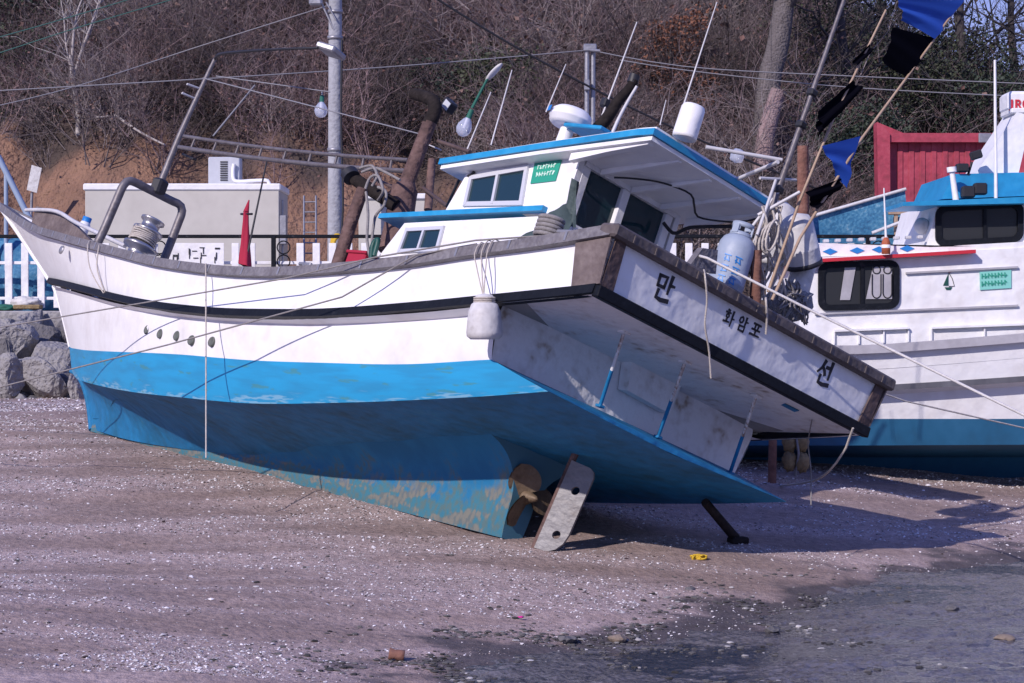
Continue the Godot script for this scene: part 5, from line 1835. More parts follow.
	plate(s, [Vector3(4.3950, 3.1738, -17.1000), Vector3(4.8032, 3.1643, -17.1000), Vector3(4.9345, 3.7332, -17.1000), Vector3(4.7921, 3.7711, -17.1000)], Vector3(0, 0, -0.5))
	var rm := part(t, "radar_mast", s, M.white)
	s = new_st()
	box(s, Vector3(4.9922, 3.7852, -17.3000), Vector3(0.5, 0.05, 0.4), Basis(), 0.01)
	box(s, Vector3(5.1026, 3.8872, -17.3500), Vector3(0.74, 0.19, 0.34), Basis(), 0.03)
	var ra := part(rm, "radar", s, M.white)
	var tm := TextMesh.new()
	var fnt := SystemFont.new()
	fnt.font_names = PackedStringArray(["Droid Sans"])
	fnt.font_weight = 700
	tm.font = fnt
	tm.text = "JRC"
	tm.font_size = 32
	tm.pixel_size = 0.0036
	tm.depth = 0.006
	tm.horizontal_alignment = HORIZONTAL_ALIGNMENT_LEFT
	var tn := MeshInstance3D.new()
	tn.name = "lettering"
	tn.mesh = tm
	tn.material_override = M.red_paint
	ra.add_child(tn)
	tn.position = Vector3(4.7448, 3.8555, -17.1700)
	s = new_st()
	rod(s, Vector3(4.5413, 2.8478, -16.9000), Vector3(4.5285, 4.2345, -16.9000), 0.018, 0.012, 8)
	part(t, "whip_antenna", s, M.white)
	s = new_st()
	rod(s, Vector3(4.1166, 2.8996, -16.7000), Vector3(4.0789, 3.1775, -16.7000), 0.03, 0.025, 10)
	rod(s, Vector3(4.0789, 3.1683, -16.7000), Vector3(4.0741, 3.2146, -16.7000), 0.045, 0.045, 10)
	part(t, "roof_post", s, M.white)
	for q in [Vector3(4.2150, 2.9793, -16.6500), Vector3(4.3258, 3.0070, -16.6500)]:
		s = new_st()
		box(s, q, Vector3(0.12, 0.11, 0.10), Basis(), 0.015)
		part(t, "roof_lamp", s, M.cable)
	s = new_st()
	box(s, Vector3(4.2214, 3.2228, -16.9000), Vector3(0.11, 0.08, 0.1), Basis(), 0.012)
	box(s, Vector3(4.3525, 3.3446, -16.9000), Vector3(0.10, 0.08, 0.1), Basis(Vector3(0, 0, 1), 0.3), 0.012)
	rod(s, Vector3(4.3151, 3.2790, -16.9000), Vector3(4.2779, 3.1571, -16.9000), 0.012, 0.012, 6)
	part(t, "horn", s, M.cable)
	# side rails, vents, emblem, plates
	for q in [[Vector3(3.6324, 2.2294, -16.6000), Vector3(4.6649, 2.2847, -16.6000)], [Vector3(2.7941, 1.8514, -16.6000), Vector3(4.6658, 1.9298, -16.6000)]]:
		s = new_st()
		plate(s, [q[0] + Vector3(0, -0.009, -0.03), q[1] + Vector3(0, -0.009, -0.03), q[1] + Vector3(0, 0.009, -0.03), q[0] + Vector3(0, 0.009, -0.03)], Vector3(0, 0, 0.04))
		part(t, "rub_strip", s, M.rail_grey)
	for q in [[Vector3(2.9731, 1.6669, -16.6200), Vector3(3.6564, 1.6946, -16.6200)], [Vector3(3.8687, 1.6946, -16.6200), Vector3(5.3366, 1.7500, -16.6200)]]:
		s = new_st()
		var dd: Vector3 = q[1] - q[0]
		plate(s, [q[0] + Vector3(0, 0.02, -0.01), q[1] + Vector3(0, 0.02, -0.01), q[1] + Vector3(0, 0.04, -0.01), q[0] + Vector3(0, 0.04, -0.01)], Vector3(0, 0, 0.06))
		for k in 4:
			box(s, q[0] + dd * k / 3.0 + Vector3(0, -0.04, 0.012), Vector3(0.012, 0.12, 0.03))
		part(t, "ledge", s, M.white)
	s = new_st()
	var eo: Vector3 = Vector3(4.0332, 2.1284, -16.6170)
	plate(s, [eo + Vector3(-0.055, -0.015, 0), eo + Vector3(-0.005, -0.015, 0), eo + Vector3(-0.005, 0.10, 0)], Vector3(0, 0, 0.003))
	plate(s, [eo + Vector3(-0.04, -0.03, 0), eo + Vector3(0.03, -0.03, 0), eo + Vector3(0.015, -0.055, 0), eo + Vector3(-0.025, -0.055, 0)], Vector3(0, 0, 0.003))
	var em := part(t, "sail_emblem", s, M.dark_green)
	s = new_st()
	stroke(s, eo, Vector3(1, 0, 0), Vector3(0, 1, 0), Vector3(0, 0, 0.0035), [Vector2(0.0, 0.10), Vector2(0.03, 0.05), Vector2(0.05, -0.02), Vector2(0.0, -0.022)], 0.006, 0.006)
	part(em, "outline", s, M.cable)
	s = new_st()
	plate(s, [eo + Vector3(-0.005, 0.105, 0), eo + Vector3(0.035, 0.115, 0), eo + Vector3(0.0, 0.128, 0)], Vector3(0, 0, 0.003))
	part(em, "pennant", s, M.red_paint)
	s = new_st()
	plate(s, [Vector3(4.3189, 2.0730, -16.6150), Vector3(4.6050, 2.0914, -16.6150), Vector3(4.6046, 2.2575, -16.6150), Vector3(4.3139, 2.2390, -16.6150)], Vector3(0, 0, 0.01))
	var pl := part(t, "name_plate", s, M.teal)
	s = new_st()
	var po: Vector3 = Vector3(4.3334, 2.0957, -16.6000)
	for row in 2:
		for k in 8:
			var q := Vector2(0.03 * k, 0.015 + 0.07 * row + 0.002 * k)
			stroke(s, po, Vector3(1, 0, 0), Vector3(0, 1, 0), Vector3(0, 0, 0.003), [q, q + Vector2(0.0, 0.04)], 0.008, 0.008)
			stroke(s, po, Vector3(1, 0, 0), Vector3(0, 1, 0), Vector3(0, 0, 0.0035), [q + Vector2(0, 0.04 * ((k * 5 + row) % 3) / 2.0), q + Vector2(0.018, 0.02)], 0.008, 0.008)
	part(pl, "lettering", s, M.green)
	s = new_st()
	lathe(s, Vector3(3.4228, 2.3998, -16.4800), Basis(), [Vector2(0.0, 0.0), Vector2(0.04, 0.0), Vector2(0.04, 0.10), Vector2(0.035, 0.12), Vector2(0.02, 0.15), Vector2(0.0, 0.155)], 14)
	var bc := part(t, "beacon", s, M.orange)
	s = new_st()
	lathe(s, Vector3(3.4227, 2.4546, -16.4800), Basis(), [Vector2(0.042, 0.0), Vector2(0.042, 0.03), Vector2(0.0, 0.03)], 14)
	rod(s, Vector3(3.4226, 2.5278, -16.4800), Vector3(3.4033, 3.0033, -16.4800), 0.012, 0.006, 6)
	part(bc, "band", s, M.white)
	s = new_st()
	for k in 9:
		var q: Vector3 = lerp(Vector3(2.9293, 2.5336, -16.8000), Vector3(3.8061, 2.5709, -16.8000), k / 8.0)
		box(s, q, Vector3(0.05, 0.03, 0.08), Basis(), 0.006)
	part(t, "roof_cleat", s, M.pale)
	# post, hanging fenders
	var th := thing("support_post", "rusty brown post standing in the sand before the second boat", "post", Vector3(2.2912, 0.3503, -15.8500))
	s = new_st()
	rod(s, Vector3(2.2912, 0.3503, -15.8500) + Vector3(0, -0.05, 0), Vector3(2.2912, 0.3503, -15.8500) + Vector3(0.01, 0.62, 0), 0.038, 0.036, 12)
	part(th, "pipe", s, M.brown_red)
	var fb: Vector3 = Vector3(2.5016, 0.4506, -15.9000)
	th = thing("fender_bundle", "muddy yellow brown floats lashed together and hung against the second boat", "fender", fb)
	s = new_st()
	for q in [Vector3(-0.05, 0.10, 0), Vector3(0.06, 0.09, 0.02), Vector3(-0.05, 0.26, 0), Vector3(0.055, 0.27, 0.02)]:
		lump(s, fb + q, Vector3(0.065, 0.09, 0.07), Basis(), 9, 0.3)
	part(th, "float", s, M.ochre)
	s = new_st()
	tube(s, bend([fb + Vector3(0, -0.03, 0.02), fb + Vector3(0.02, 0.15, 0.07), fb + Vector3(0, 0.35, 0.05), fb + Vector3(0, 0.55, -0.05), fb + Vector3(0, 1.02, -0.18)], 4), 0.012, 0.012, 6)
	part(th, "lashing", s, M.rope_grey)

# ---------------------------------------------------------------- shore wall, fence, sheds, poles, trees
func build_shore() -> void:
	var top := 0.22 + CAM_H
	var s := new_st()
	box(s, Vector3(0, top - 1.2, -28.5), Vector3(120, 2.4, 1.0), Basis(), 0.02)
	var t := thing("seawall", "low grey concrete seawall behind the boulders under the white fence", "wall", Vector3(0, CAM_H - 1.0, -28.5))
	part(t, "coping", s, M.concrete)
	s = new_st()
	quad(s, Vector3(-160, top - 0.02, -28.9), Vector3(160, top - 0.02, -28.9), Vector3(160, top - 0.02, -40), Vector3(-160, top - 0.02, -40))
	setting("promenade", s, M.concrete)

	# boulders heaped against the wall
	var spots := [
		[12, 346, 26.6, 0.36, 0.33, "large flat faced grey boulder at the left edge of the photo"],
		[45, 338, 27.2, 0.33, 0.22, "dark grey boulder highest in the pile, right below the wall"],
		[60, 364, 26.3, 0.42, 0.30, "big pale grey boulder touching the bow's blue forefoot"],
		[36, 378, 25.6, 0.44, 0.24, "wide grey boulder at the foot of the pile"],
		[2, 362, 25.9, 0.22, 0.24, "grey boulder cut by the left edge, middle of the pile"],
		[80, 392, 25.3, 0.28, 0.10, "low flat stone beside the bow on the sand"],
		[9, 380, 25.4, 0.22, 0.16, "small boulder lowest at the left edge"],
		[66, 336, 27.4, 0.16, 0.18, "small upright stone between the dark boulder and the bow"],
		[30, 326, 27.7, 0.24, 0.12, "thin stone lying against the concrete wall"],
		[84, 372, 26.4, 0.22, 0.2, "grey stone half hidden behind the bow"],
		[66, 385, 25.7, 0.15, 0.12, "small brownish stone between the wide boulder and the flat one"],
		[92, 346, 27.0, 0.4, 0.32, "boulder mostly hidden behind the bow"],
		[3, 330, 27.5, 0.25, 0.16, "stone under the fence at the photo's left edge"],
	]
	var k := 0
	for q in spots:
		var c := at_px(q[0], q[1], q[2])
		t = thing("boulder", q[5], "boulder", Vector3(c.x, c.y - q[4], c.z), Transform3D(), "boulders heaped below the seawall")
		s = new_st()
		stone(s, 700 + k * 3, c, Basis.from_euler(Vector3(0.3 * k, 1.1 * k, 0.2 * k)) * Basis(), Vector3(q[3], q[4], 0.34) * 1.25, 3, 12)
		part(t, "stone", s, M.rock if k % 3 != 1 else M.rock_dark)
		k += 1
	# rubble filling the gaps
	var xf := []
	var co := []
	rng.seed = 55
	for i in 760:
		var d := rng.randf_range(25.2, 28.0)
		var x := rng.randf_range(-14.0, -4.6)
		var h := -1.05 + smoothstep(25.4, 28.0, d) * 0.95
		var z := rng.randf_range(0.06, 0.2)
		xf.append(Transform3D(Basis.from_euler(Vector3(rng.randf() * 6, rng.randf() * 6, 0)).scaled(Vector3.ONE * z), Vector3(x, CAM_H + h - 0.1, -d)))
		var g := rng.randf_range(0.10, 0.30)
		co.append(Color(g, g * 0.97, g * 0.96, 1))
	var ru := multi("rubble", stone_mesh(811, 2, 8), M.tint, xf, co)
	ru.set_meta("label", "small broken rubble packed between the boulders")

	# fence of white pickets under a black rail
	var fz := -28.35
	t = thing("picket_fence", "long white picket fence with a black top rail along the seawall", "fence", Vector3(0, top, fz))
	s = new_st()
	box(s, Vector3(0, CAM_H + 1.395, fz), Vector3(60, 0.055, 0.06), Basis(), 0.01)
	part(t, "top_rail", s, M.black)
	s = new_st()
	for y in [0.42, 0.98]:
		box(s, Vector3(0, CAM_H + y, fz - 0.04), Vector3(60, 0.05, 0.03), Basis(), 0.006)
	part(t, "cross_rail", s, M.white)
	var pk := new_st()
	box(pk, Vector3.ZERO, Vector3(0.115, 1.02, 0.025), Basis(), 0.006)
	pk.generate_normals()
	var pm := pk.commit()
	for i in 96:
		var x := -14.3 + i * 0.255
		if x > -4.0 and x < -3.55 or x > 8.5:
			continue
		var o := MeshInstance3D.new()
		o.name = "picket"
		o.mesh = pm
		o.material_override = M.white
		t.add_child(o, true)
		o.position = Vector3(x, CAM_H + 0.78 - top, 0.0)
	for x in [-7.05, -5.7, -3.75, -1.4, 1.0, 3.3, 5.6]:
		s = new_st()
		box(s, Vector3(x, CAM_H + 0.80, fz + 0.03), Vector3(0.07, 1.2, 0.07), Basis(), 0.008)
		part(t, "post", s, M.black)
		for sx in [0.16]:
			s = new_st()
			for q in 2:
				var lp := []
				for i in 17:
					var an := TAU * i / 16.0
					lp.append(Vector3(x + sx + cos(an) * 0.10, CAM_H + 1.22 - 0.22 * q + sin(an) * 0.10, fz + 0.05))
				tube(s, lp, 0.011, 0.011, 5, false)
			part(t, "scroll", s, M.black)
	t = thing("notice_board", "white notice board with dark lettering fixed to the fence behind the bow arch", "sign", Vector3(-4.7610, 2.6896, -28.2000))
	s = new_st()
	plate(s, [Vector3(-5.4028, 2.6452, -28.2800), Vector3(-4.5233, 2.6452, -28.2800), Vector3(-4.5227, 3.0377, -28.2800), Vector3(-5.4021, 3.0377, -28.2800)], Vector3(0, 0, 0.02))
	part(t, "board", s, M.white)
	s = new_st()
	rng.seed = 12
	for q in [Vector3(-5.3191, 2.9267, -28.2550), Vector3(-5.0837, 2.9267, -28.2550), Vector3(-4.9111, 2.9267, -28.2550), Vector3(-4.7229, 2.9267, -28.2550)]:
		for m in 5:
			var a := Vector2(rng.randf_range(0, 0.09), rng.randf_range(-0.13, 0.06))
			stroke(s, q, Vector3(1, 0, 0), Vector3(0, 1, 0), Vector3(0, 0, 0.004 + 0.001 * m), [a, a + (Vector2(0.07, 0) if m % 2 else Vector2(0, -0.09))], 0.014, 0.013)
	part(t, "lettering", s, M.cable)

	# site office
	t = thing("site_office", "long cream flat roofed site cabin behind the fence and the bow arch", "cabin", Vector3(-5.6482, 1.9911, -31.0000))
	var p0: Vector3 = Vector3(-7.3484, 4.1248, -31.0000)
	var p1: Vector3 = Vector3(-4.0098, 4.1248, -31.0000)
	var w := p1.x - p0.x
	var cx := (p0.x + p1.x) * 0.5
	var hh := p0.y - top
	s = new_st()
	box(s, Vector3(cx, top + hh * 0.5, -31.6), Vector3(w, hh, 1.2), Basis(), 0.01)
	part(t, "wall", s, M.cream)
	s = new_st()
	box(s, Vector3(cx, p0.y + 0.0, -31.6), Vector3(w + 0.06, 0.12, 1.26), Basis(), 0.02)
	part(t, "roof_edge", s, M.white)
	s = new_st()
	box(s, Vector3(p1.x + 0.06, top + hh * 0.66, -31.1), Vector3(0.12, 0.5, 0.16), Basis(), 0.01)
	rod(s, Vector3(p1.x + 0.05, top + hh * 0.9, -31.1), Vector3(p1.x + 0.05, top + 0.05, -31.1), 0.02, 0.02, 8)
	part(t, "meter_box", s, M.steel)
	t = thing("air_conditioner", "grey outdoor air conditioner unit on the site cabin roof", "air conditioner", Vector3(-5.0842, 4.2037, -31.8000))
	s = new_st()
	var ac: Vector3 = Vector3(-5.0838, 4.4683, -31.8000)
	box(s, ac + Vector3(0, 0, -0.15), Vector3(0.56, 0.50, 0.3), Basis(), 0.02)
	part(t, "case", s, M.ac)
	for i in 9:
		s = new_st()
		box(s, ac + Vector3(0.0, -0.16 + i * 0.04, 0.006), Vector3(0.13, 0.022, 0.012))
		part(t, "slat", s, M.cable)
	s = new_st()
	tube(s, bend([Vector3(-4.8994, 4.5873, -31.7500), Vector3(-4.8998, 4.3055, -31.7500), Vector3(-4.6178, 4.2879, -31.7500), Vector3(-4.3006, 4.2879, -31.7500), Vector3(-4.2655, 4.1470, -31.7500)], 5), 0.035, 0.035, 8)
	part(t, "hose", s, M.white)
	t = thing("guard_booth", "small cream cabin behind the net hauler", "cabin", Vector3(-2.0664, 1.9911, -31.0000))
	s = new_st()
	var g0: Vector3 = Vector3(-2.6504, 3.9700, -31.0000)
	var g1: Vector3 = Vector3(-1.4973, 3.9700, -31.0000)
	box(s, Vector3((g0.x + g1.x) * 0.5, (top + g0.y) * 0.5, -32.0), Vector3(g1.x - g0.x, g0.y - top, 1.8), Basis(), 0.01)
	part(t, "wall", s, M.cream)
	s = new_st()
	box(s, Vector3((g0.x + g1.x) * 0.5, g0.y, -32.0), Vector3(g1.x - g0.x + 0.08, 0.1, 1.9), Basis(), 0.02)
	part(t, "roof_edge", s, M.white)
	t = thing("ladder", "thin steel ladder leaning on the bank beside the utility pole", "ladder", Vector3(-3.7027, 2.2082, -33.0000))
	for q in [[Vector3(-3.8127, 2.2082, -33.0000), Vector3(-3.9723, 4.2135, -34.4000)], [Vector3(-3.5927, 2.2082, -33.0000), Vector3(-3.7432, 4.2135, -34.4000)]]:
		s = new_st()
		rod(s, q[0], q[1], 0.02, 0.02, 6)
		part(t, "rail", s, M.steel)
	for i in 10:
		s = new_st()
		rod(s, lerp(Vector3(-3.8127, 2.2082, -33.0000), Vector3(-3.9723, 4.2135, -34.4000), i / 10.0 + 0.04), lerp(Vector3(-3.5927, 2.2082, -33.0000), Vector3(-3.7432, 4.2135, -34.4000), i / 10.0 + 0.04), 0.014, 0.014, 6)
		part(t, "rung", s, M.steel)

	# utility poles
	t = thing("utility_pole", "tall grey concrete utility pole behind the boat's middle", "pole", Vector3(-2.9496, 2.0666, -30.0000))
	s = new_st()
	tube(s, [Vector3(-2.9580, 2.0333, -30.0000), Vector3(-2.9472, 4.6638, -30.0000), Vector3(-2.9347, 9.3152, -30.0000)], 0.125, 0.105, 18)
	part(t, "shaft", s, M.pole)
	s = new_st()
	for q in [Vector3(-2.9456, 6.5260, -30.0000), Vector3(-2.9452, 6.9579, -30.0000), Vector3(-2.9472, 4.6638, -30.0000)]:
		lathe(s, q, Basis(), [Vector2(0.118, -0.03), Vector2(0.128, -0.03), Vector2(0.128, 0.03), Vector2(0.118, 0.03)], 18)
	part(t, "band", s, M.steel)
	s = new_st()
	box(s, Vector3(-3.2503, 7.1061, -29.9000), Vector3(0.22, 0.13, 0.2), Basis(), 0.03)
	rod(s, Vector3(-3.1508, 7.0730, -29.9000), Vector3(-2.9522, 6.6425, -29.9000), 0.018, 0.018, 6)
	rod(s, Vector3(-3.0793, 7.0972, -29.8500), Vector3(-2.9140, 6.7996, -29.8500), 0.014, 0.014, 6)
	part(t, "bracket", s, M.steel)
	s = new_st()
	tube(s, bend([Vector3(-2.8344, 3.1920, -29.8500), Vector3(-2.8007, 3.8214, -29.8500), Vector3(-2.8327, 5.1458, -29.8500), Vector3(-2.8150, 6.4690, -29.8500)], 4), 0.018, 0.018, 6)
	part(t, "conduit", s, M.cable)
	t = thing("steel_pole", "slim galvanised pole with a cross clamp behind the wheelhouse roof", "pole", Vector3(1.4114, 2.2082, -33.0000))
	for x in [Vector3(1.3564, 2.2082, -33.0000), Vector3(1.4686, 2.2089, -33.0500)]:
		s = new_st()
		rod(s, x, x + Vector3(0.02, 4.65, 0), 0.05, 0.045, 10)
		part(t, "pipe", s, M.steel)
	s = new_st()
	box(s, Vector3(1.4279, 6.8208, -33.0000), Vector3(0.24, 0.14, 0.16), Basis(), 0.02)
	rod(s, Vector3(1.4236, 6.7689, -32.9000), Vector3(1.6061, 6.7507, -32.9000), 0.03, 0.03, 8)
	part(t, "clamp", s, M.steel)
	s = new_st()
	box(s, Vector3(1.3691, 6.1309, -32.9000), Vector3(0.10, 0.2, 0.1), Basis(), 0.015)
	part(t, "switch_box", s, M.steel)

	# power lines
	for q in [["thin power line crossing the whole hillside at the left, lowest of its strands", [Vector3(-9.6804, 5.6592, -30.5000), Vector3(-5.3664, 5.9810, -31.0000), Vector3(-1.9884, 6.3480, -32.0000), Vector3(1.4096, 6.7842, -33.0000)], 0.011],
		["green power line rising to the top left, upper strand", [Vector3(-10.1053, 6.8208, -33.0000), Vector3(-8.3988, 7.4171, -33.5000), Vector3(-6.6373, 8.0665, -34.0000)], 0.010],
		["green power line rising to the top left, lower strand", [Vector3(-10.1062, 6.4917, -33.0000), Vector3(-8.2134, 7.2316, -33.5000), Vector3(-6.4491, 7.8782, -34.0000), Vector3(-5.5381, 8.2551, -34.2000)], 0.010],
		["thin wire slanting up from the left edge past the pale tree", [Vector3(-9.8024, 5.4968, -32.0000), Vector3(-7.9706, 6.0236, -32.5000), Vector3(-5.7116, 6.8573, -33.0000), Vector3(-3.0485, 7.1097, -30.2000)], 0.010],
		["thick black cable slanting down from the top behind the wheelhouse", [Vector3(-1.8633, 7.5725, -30.0000), Vector3(-0.2030, 6.6056, -30.5000), Vector3(1.5137, 5.7577, -31.0000), Vector3(3.2868, 4.9842, -31.5000), Vector3(5.4716, 4.1481, -32.0000)], 0.02],
		["upper wire running right from the slim steel pole", [Vector3(1.4279, 6.7842, -33.0000), Vector3(3.2589, 6.4734, -33.0000), Vector3(6.1886, 6.3088, -33.0000), Vector3(10.0340, 6.1443, -33.0000)], 0.011],
		["lower wire running right behind the flags", [Vector3(1.9892, 6.6308, -33.2000), Vector3(3.4629, 6.4100, -33.2000), Vector3(6.4107, 6.1157, -33.2000), Vector3(10.0955, 5.9317, -33.2000)], 0.011]]:
		t = thing("power_line", q[0], "wire", q[1][0], Transform3D(), "overhead wires")
		s = new_st()
		tube(s, bend(q[1], 5), q[2], q[2], 5)
		part(t, "strand", s, M.wire_green if "green" in q[0] else (M.cable if "black" in q[0] else M.wire))

	# red tipper body, blue skiff, odds and ends on the promenade
	t = thing("tipper_body", "faded red steel tipper body with ribbed side behind the second boat", "container", Vector3(7.3699, 2.1805, -31.0000))
	s = new_st()
	plate(s, [Vector3(6.5162, 2.1832, -31.2000), Vector3(10.0170, 2.1832, -31.2000), Vector3(10.0088, 4.9534, -31.2000), Vector3(6.5109, 4.9880, -31.2000)], Vector3(0, 0, -0.25))
	part(t, "side", s, M.red_steel)
	for i in 17:
		s = new_st()
		var a: Vector3 = lerp(Vector3(6.7242, 2.1832, -31.2000), Vector3(9.8437, 2.1832, -31.2000), i / 16.0)
		var b: Vector3 = lerp(Vector3(6.7187, 4.9534, -31.2000), Vector3(9.8357, 4.9534, -31.2000), i / 16.0)
		box(s, (a + b) * 0.5 + Vector3(0, 0, 0.008), Vector3(0.09, (b - a).length(), 0.026), Basis(), 0.012)
		part(t, "rib", s, M.red_steel)
	s = new_st()
	plate(s, [Vector3(6.5037, 4.8985, -31.0000), Vector3(9.9448, 4.8985, -31.0000), Vector3(9.9443, 5.0532, -31.0000), Vector3(6.5034, 5.0532, -31.0000)], Vector3(0, 0, -0.25))
	part(t, "top_beam", s, M.red_steel)
	s = new_st()
	plate(s, [Vector3(6.3265, 2.1798, -30.9500), Vector3(6.5156, 2.1798, -30.9500), Vector3(6.4929, 5.0478, -30.9500), Vector3(6.2692, 5.2366, -30.9500)], Vector3(0, 0, -0.3))
	plate(s, [Vector3(6.3320, 5.2715, -31.2600), Vector3(6.5579, 5.0635, -31.2600), Vector3(6.8355, 5.0635, -31.2600)], Vector3(0, 0, -0.3))
	part(t, "corner_beam", s, M.red_steel)
	s = new_st()
	var rc: Vector3 = Vector3(6.4566, 3.8964, -30.9300)
	for rr in [0.10, 0.05]:
		var lp := []
		for i in 21:
			lp.append(rc + Vector3(cos(TAU * i / 20.0) * rr * 0.85, sin(TAU * i / 20.0) * rr, 0))
		tube(s, lp, 0.012, 0.012, 5, false)
	part(t, "emblem", s, M.pink)
	s = new_st()
	box(s, Vector3(8.1118, 4.9568, -30.9000), Vector3(0.22, 0.16, 0.06), Basis(), 0.01)
	part(t, "grey_plate", s, M.steel)
	t = thing("blue_skiff", "small blue skiff with a white gunwale laid up behind the fence", "boat", Vector3(5.7990, 2.1666, -30.0000))
	s = new_st()
	var rows := []
	for i in 15:
		var u := i / 14.0
		var row := []
		for j in 9:
			var v := j / 8.0
			var p: Vector3 = lerp(Vector3(5.0290, 3.5413, -29.6000), Vector3(6.4580, 3.9683, -29.6000), u)
			var q: Vector3 = lerp(Vector3(5.2002, 2.1694, -30.2000), Vector3(6.5926, 2.1694, -30.2000), u)
			var m := p.lerp(q, v)
			m.z += 0.25 * sin(v * PI) * (0.4 + 0.6 * u)
			row.append(m)
		rows.append(row)
	sheet(s, rows)
	var back := []
	for row in rows:
		var rr := []
		for p in row:
			rr.append(Vector3(p.x, p.y, -60.6 - p.z))
		back.append(rr)
	sheet(s, back, 1)
	part(t, "hull", s, M.skiff)
	s = new_st()
	rod(s, Vector3(4.9877, 3.5547, -29.5500), Vector3(6.4634, 3.9809, -29.5500), 0.028, 0.028, 8)
	part(t, "gunwale", s, M.dirty_white)
	s = new_st()
	rod(s, Vector3(5.8570, 3.2467, -29.3000), Vector3(6.7186, 3.5719, -29.3000), 0.028, 0.028, 8)
	part(t, "spar", s, M.dirty_white)
	t = thing("timber_beam", "pale timber beam on trestles between the red tipper and the second boat", "beam", Vector3(6.3363, 2.1582, -29.4000))
	s = new_st()
	box(s, Vector3(6.4967, 3.5945, -29.4000), Vector3(0.7, 0.09, 0.1), Basis(), 0.01)
	for x in [Vector3(6.2695, 2.8765, -29.4000), Vector3(6.7593, 2.8765, -29.4000)]:
		box(s, x + Vector3(0, 0.0, -0.01), Vector3(0.06, 1.42, 0.06), Basis(), 0.006)
	part(t, "beam", s, M.bamboo)
	t = thing("round_float", "small cream ball float hanging at the second boat's wheelhouse", "float", Vector3(3.8701, 2.6656, -17.0000))
	s = new_st()
	lump(s, Vector3(3.8701, 2.6845, -17.0000), Vector3(0.075, 0.08, 0.075), Basis(), 3, 0.05)
	part(t, "ball", s, M.dirty_white)
	t = thing("blue_tarp", "blue tarpaulin covered heap behind the fence at the left edge", "tarpaulin", Vector3(-8.2540, 2.0624, -29.6000))
	s = new_st()
	lump(s, Vector3(-8.3422, 2.3293, -29.8000), Vector3(1.1, 0.85, 0.6), Basis(), 77, 0.4)
	part(t, "sheet", s, M.skiff)
	t = thing("pipe_frame", "blue grey steel pipe frame standing at the far left behind the bow", "frame", Vector3(-8.1052, 2.0592, -29.3000))
	s = new_st()
	rod(s, Vector3(-8.3592, 4.4983, -29.3000), Vector3(-7.6795, 3.1329, -29.3000), 0.05, 0.05, 8)
	rod(s, Vector3(-8.2298, 4.2384, -29.3000), Vector3(-8.2354, 2.0592, -29.3000), 0.035, 0.035, 8)
	rod(s, Vector3(-8.3915, 4.5958, -29.3000), Vector3(-8.3982, 2.0592, -29.3000), 0.035, 0.035, 8)
	rod(s, Vector3(-7.6795, 3.1329, -29.3000), Vector3(-7.6820, 2.0592, -29.3000), 0.035, 0.035, 8)
	part(t, "pipe", s, M.steel_blue)
	t = thing("white_sign", "small tilted white board standing on the earth bank at the left", "sign", Vector3(-9.5731, 4.4080, -36.0000))
	s = new_st()
	plate(s, [Vector3(-9.6660, 4.4404, -35.9000), Vector3(-9.4668, 4.3807, -35.9000), Vector3(-9.3660, 4.8785, -35.9000), Vector3(-9.5651, 4.9382, -35.9000)], Vector3(0, 0, 0.03))
	part(t, "board", s, M.dirty_white)
	s = new_st()
	rod(s, Vector3(-9.5798, 4.4043, -35.9500), Vector3(-9.6223, 3.3470, -35.9500), 0.03, 0.03, 6)
	part(t, "post", s, M.steel)
	t = thing("brown_post", "reddish brown timber post behind the marker flags", "post", Vector3(4.9301, 2.0719, -30.5000))
	s = new_st()
	tube(s, [Vector3(4.9302, 2.0380, -30.5000), Vector3(4.9282, 3.3588, -30.5000), Vector3(4.9261, 4.7800, -30.5000)], 0.11, 0.095, 10)
	part(t, "shaft", s, M.brown_red)
	t = thing("fish_tray", "faded tray with clear plastic on the seawall at the left", "tray", Vector3(-7.5683, 1.9845, -28.1500))
	s = new_st()
	box(s, Vector3(-7.5817, 2.0320, -28.2000), Vector3(0.42, 0.07, 0.2), Basis(), 0.015)
	part(t, "tray", s, M.ochre)
	s = new_st()
	lump(s, Vector3(-7.6182, 2.0948, -28.2200), Vector3(0.24, 0.1, 0.1), Basis(), 15, 0.6)
	part(t, "plastic", s, M.dirty_white)
	t = thing("green_net", "green net folded on the seawall at the left edge", "net", Vector3(-7.9436, 1.9845, -28.1500))
	s = new_st()
	lump(s, Vector3(-7.9576, 2.0163, -28.2000), Vector3(0.2, 0.06, 0.12), Basis(), 16, 0.4)
	part(t, "net", s, M.green_cord)
	t = thing("yellow_hose", "yellow hose coiled at the foot of the utility pole", "hose", Vector3(-2.8862, 3.0694, -29.7000))
	s = new_st()
	for q in 3:
		var lp := []
		for i in 15:
			var an := TAU * i / 14.0
			lp.append(Vector3(-2.8862, 3.1023, -29.7000) + Vector3(cos(an) * 0.09 + q * 0.02, sin(an) * 0.14 - 0.02 * q, 0.02 * q))
		tube(s, lp, 0.025, 0.025, 6, false)
	part(t, "coil", s, M.yellow)

	# scraps on the sand
	for q in [["rope_scrap", "tangle of yellow rope lying on the sand by the shadow's edge", Vector3(1.2973, 0.1125, -12.5400), M.yellow, 0.05, "rope"], ["plastic_scrap", "bright pink scrap of plastic on the open sand at the left", Vector3(-1.7351, 0.1154, -11.1000), M.magenta, 0.03, "litter"], ["plastic_scrap", "tiny crimson scrap just above the wet mud", Vector3(0.0519, 0.0573, -10.3600), M.magenta, 0.016, "litter"], ["rusty_can", "crushed orange brown can among the pebbles near the bottom edge", Vector3(-0.5175, 0.0119, -9.3000), M.brown_red, 0.03, "can"]]:
		t = thing(q[0], q[1], q[5], q[2])
		s = new_st()
		var c: Vector3 = q[2]
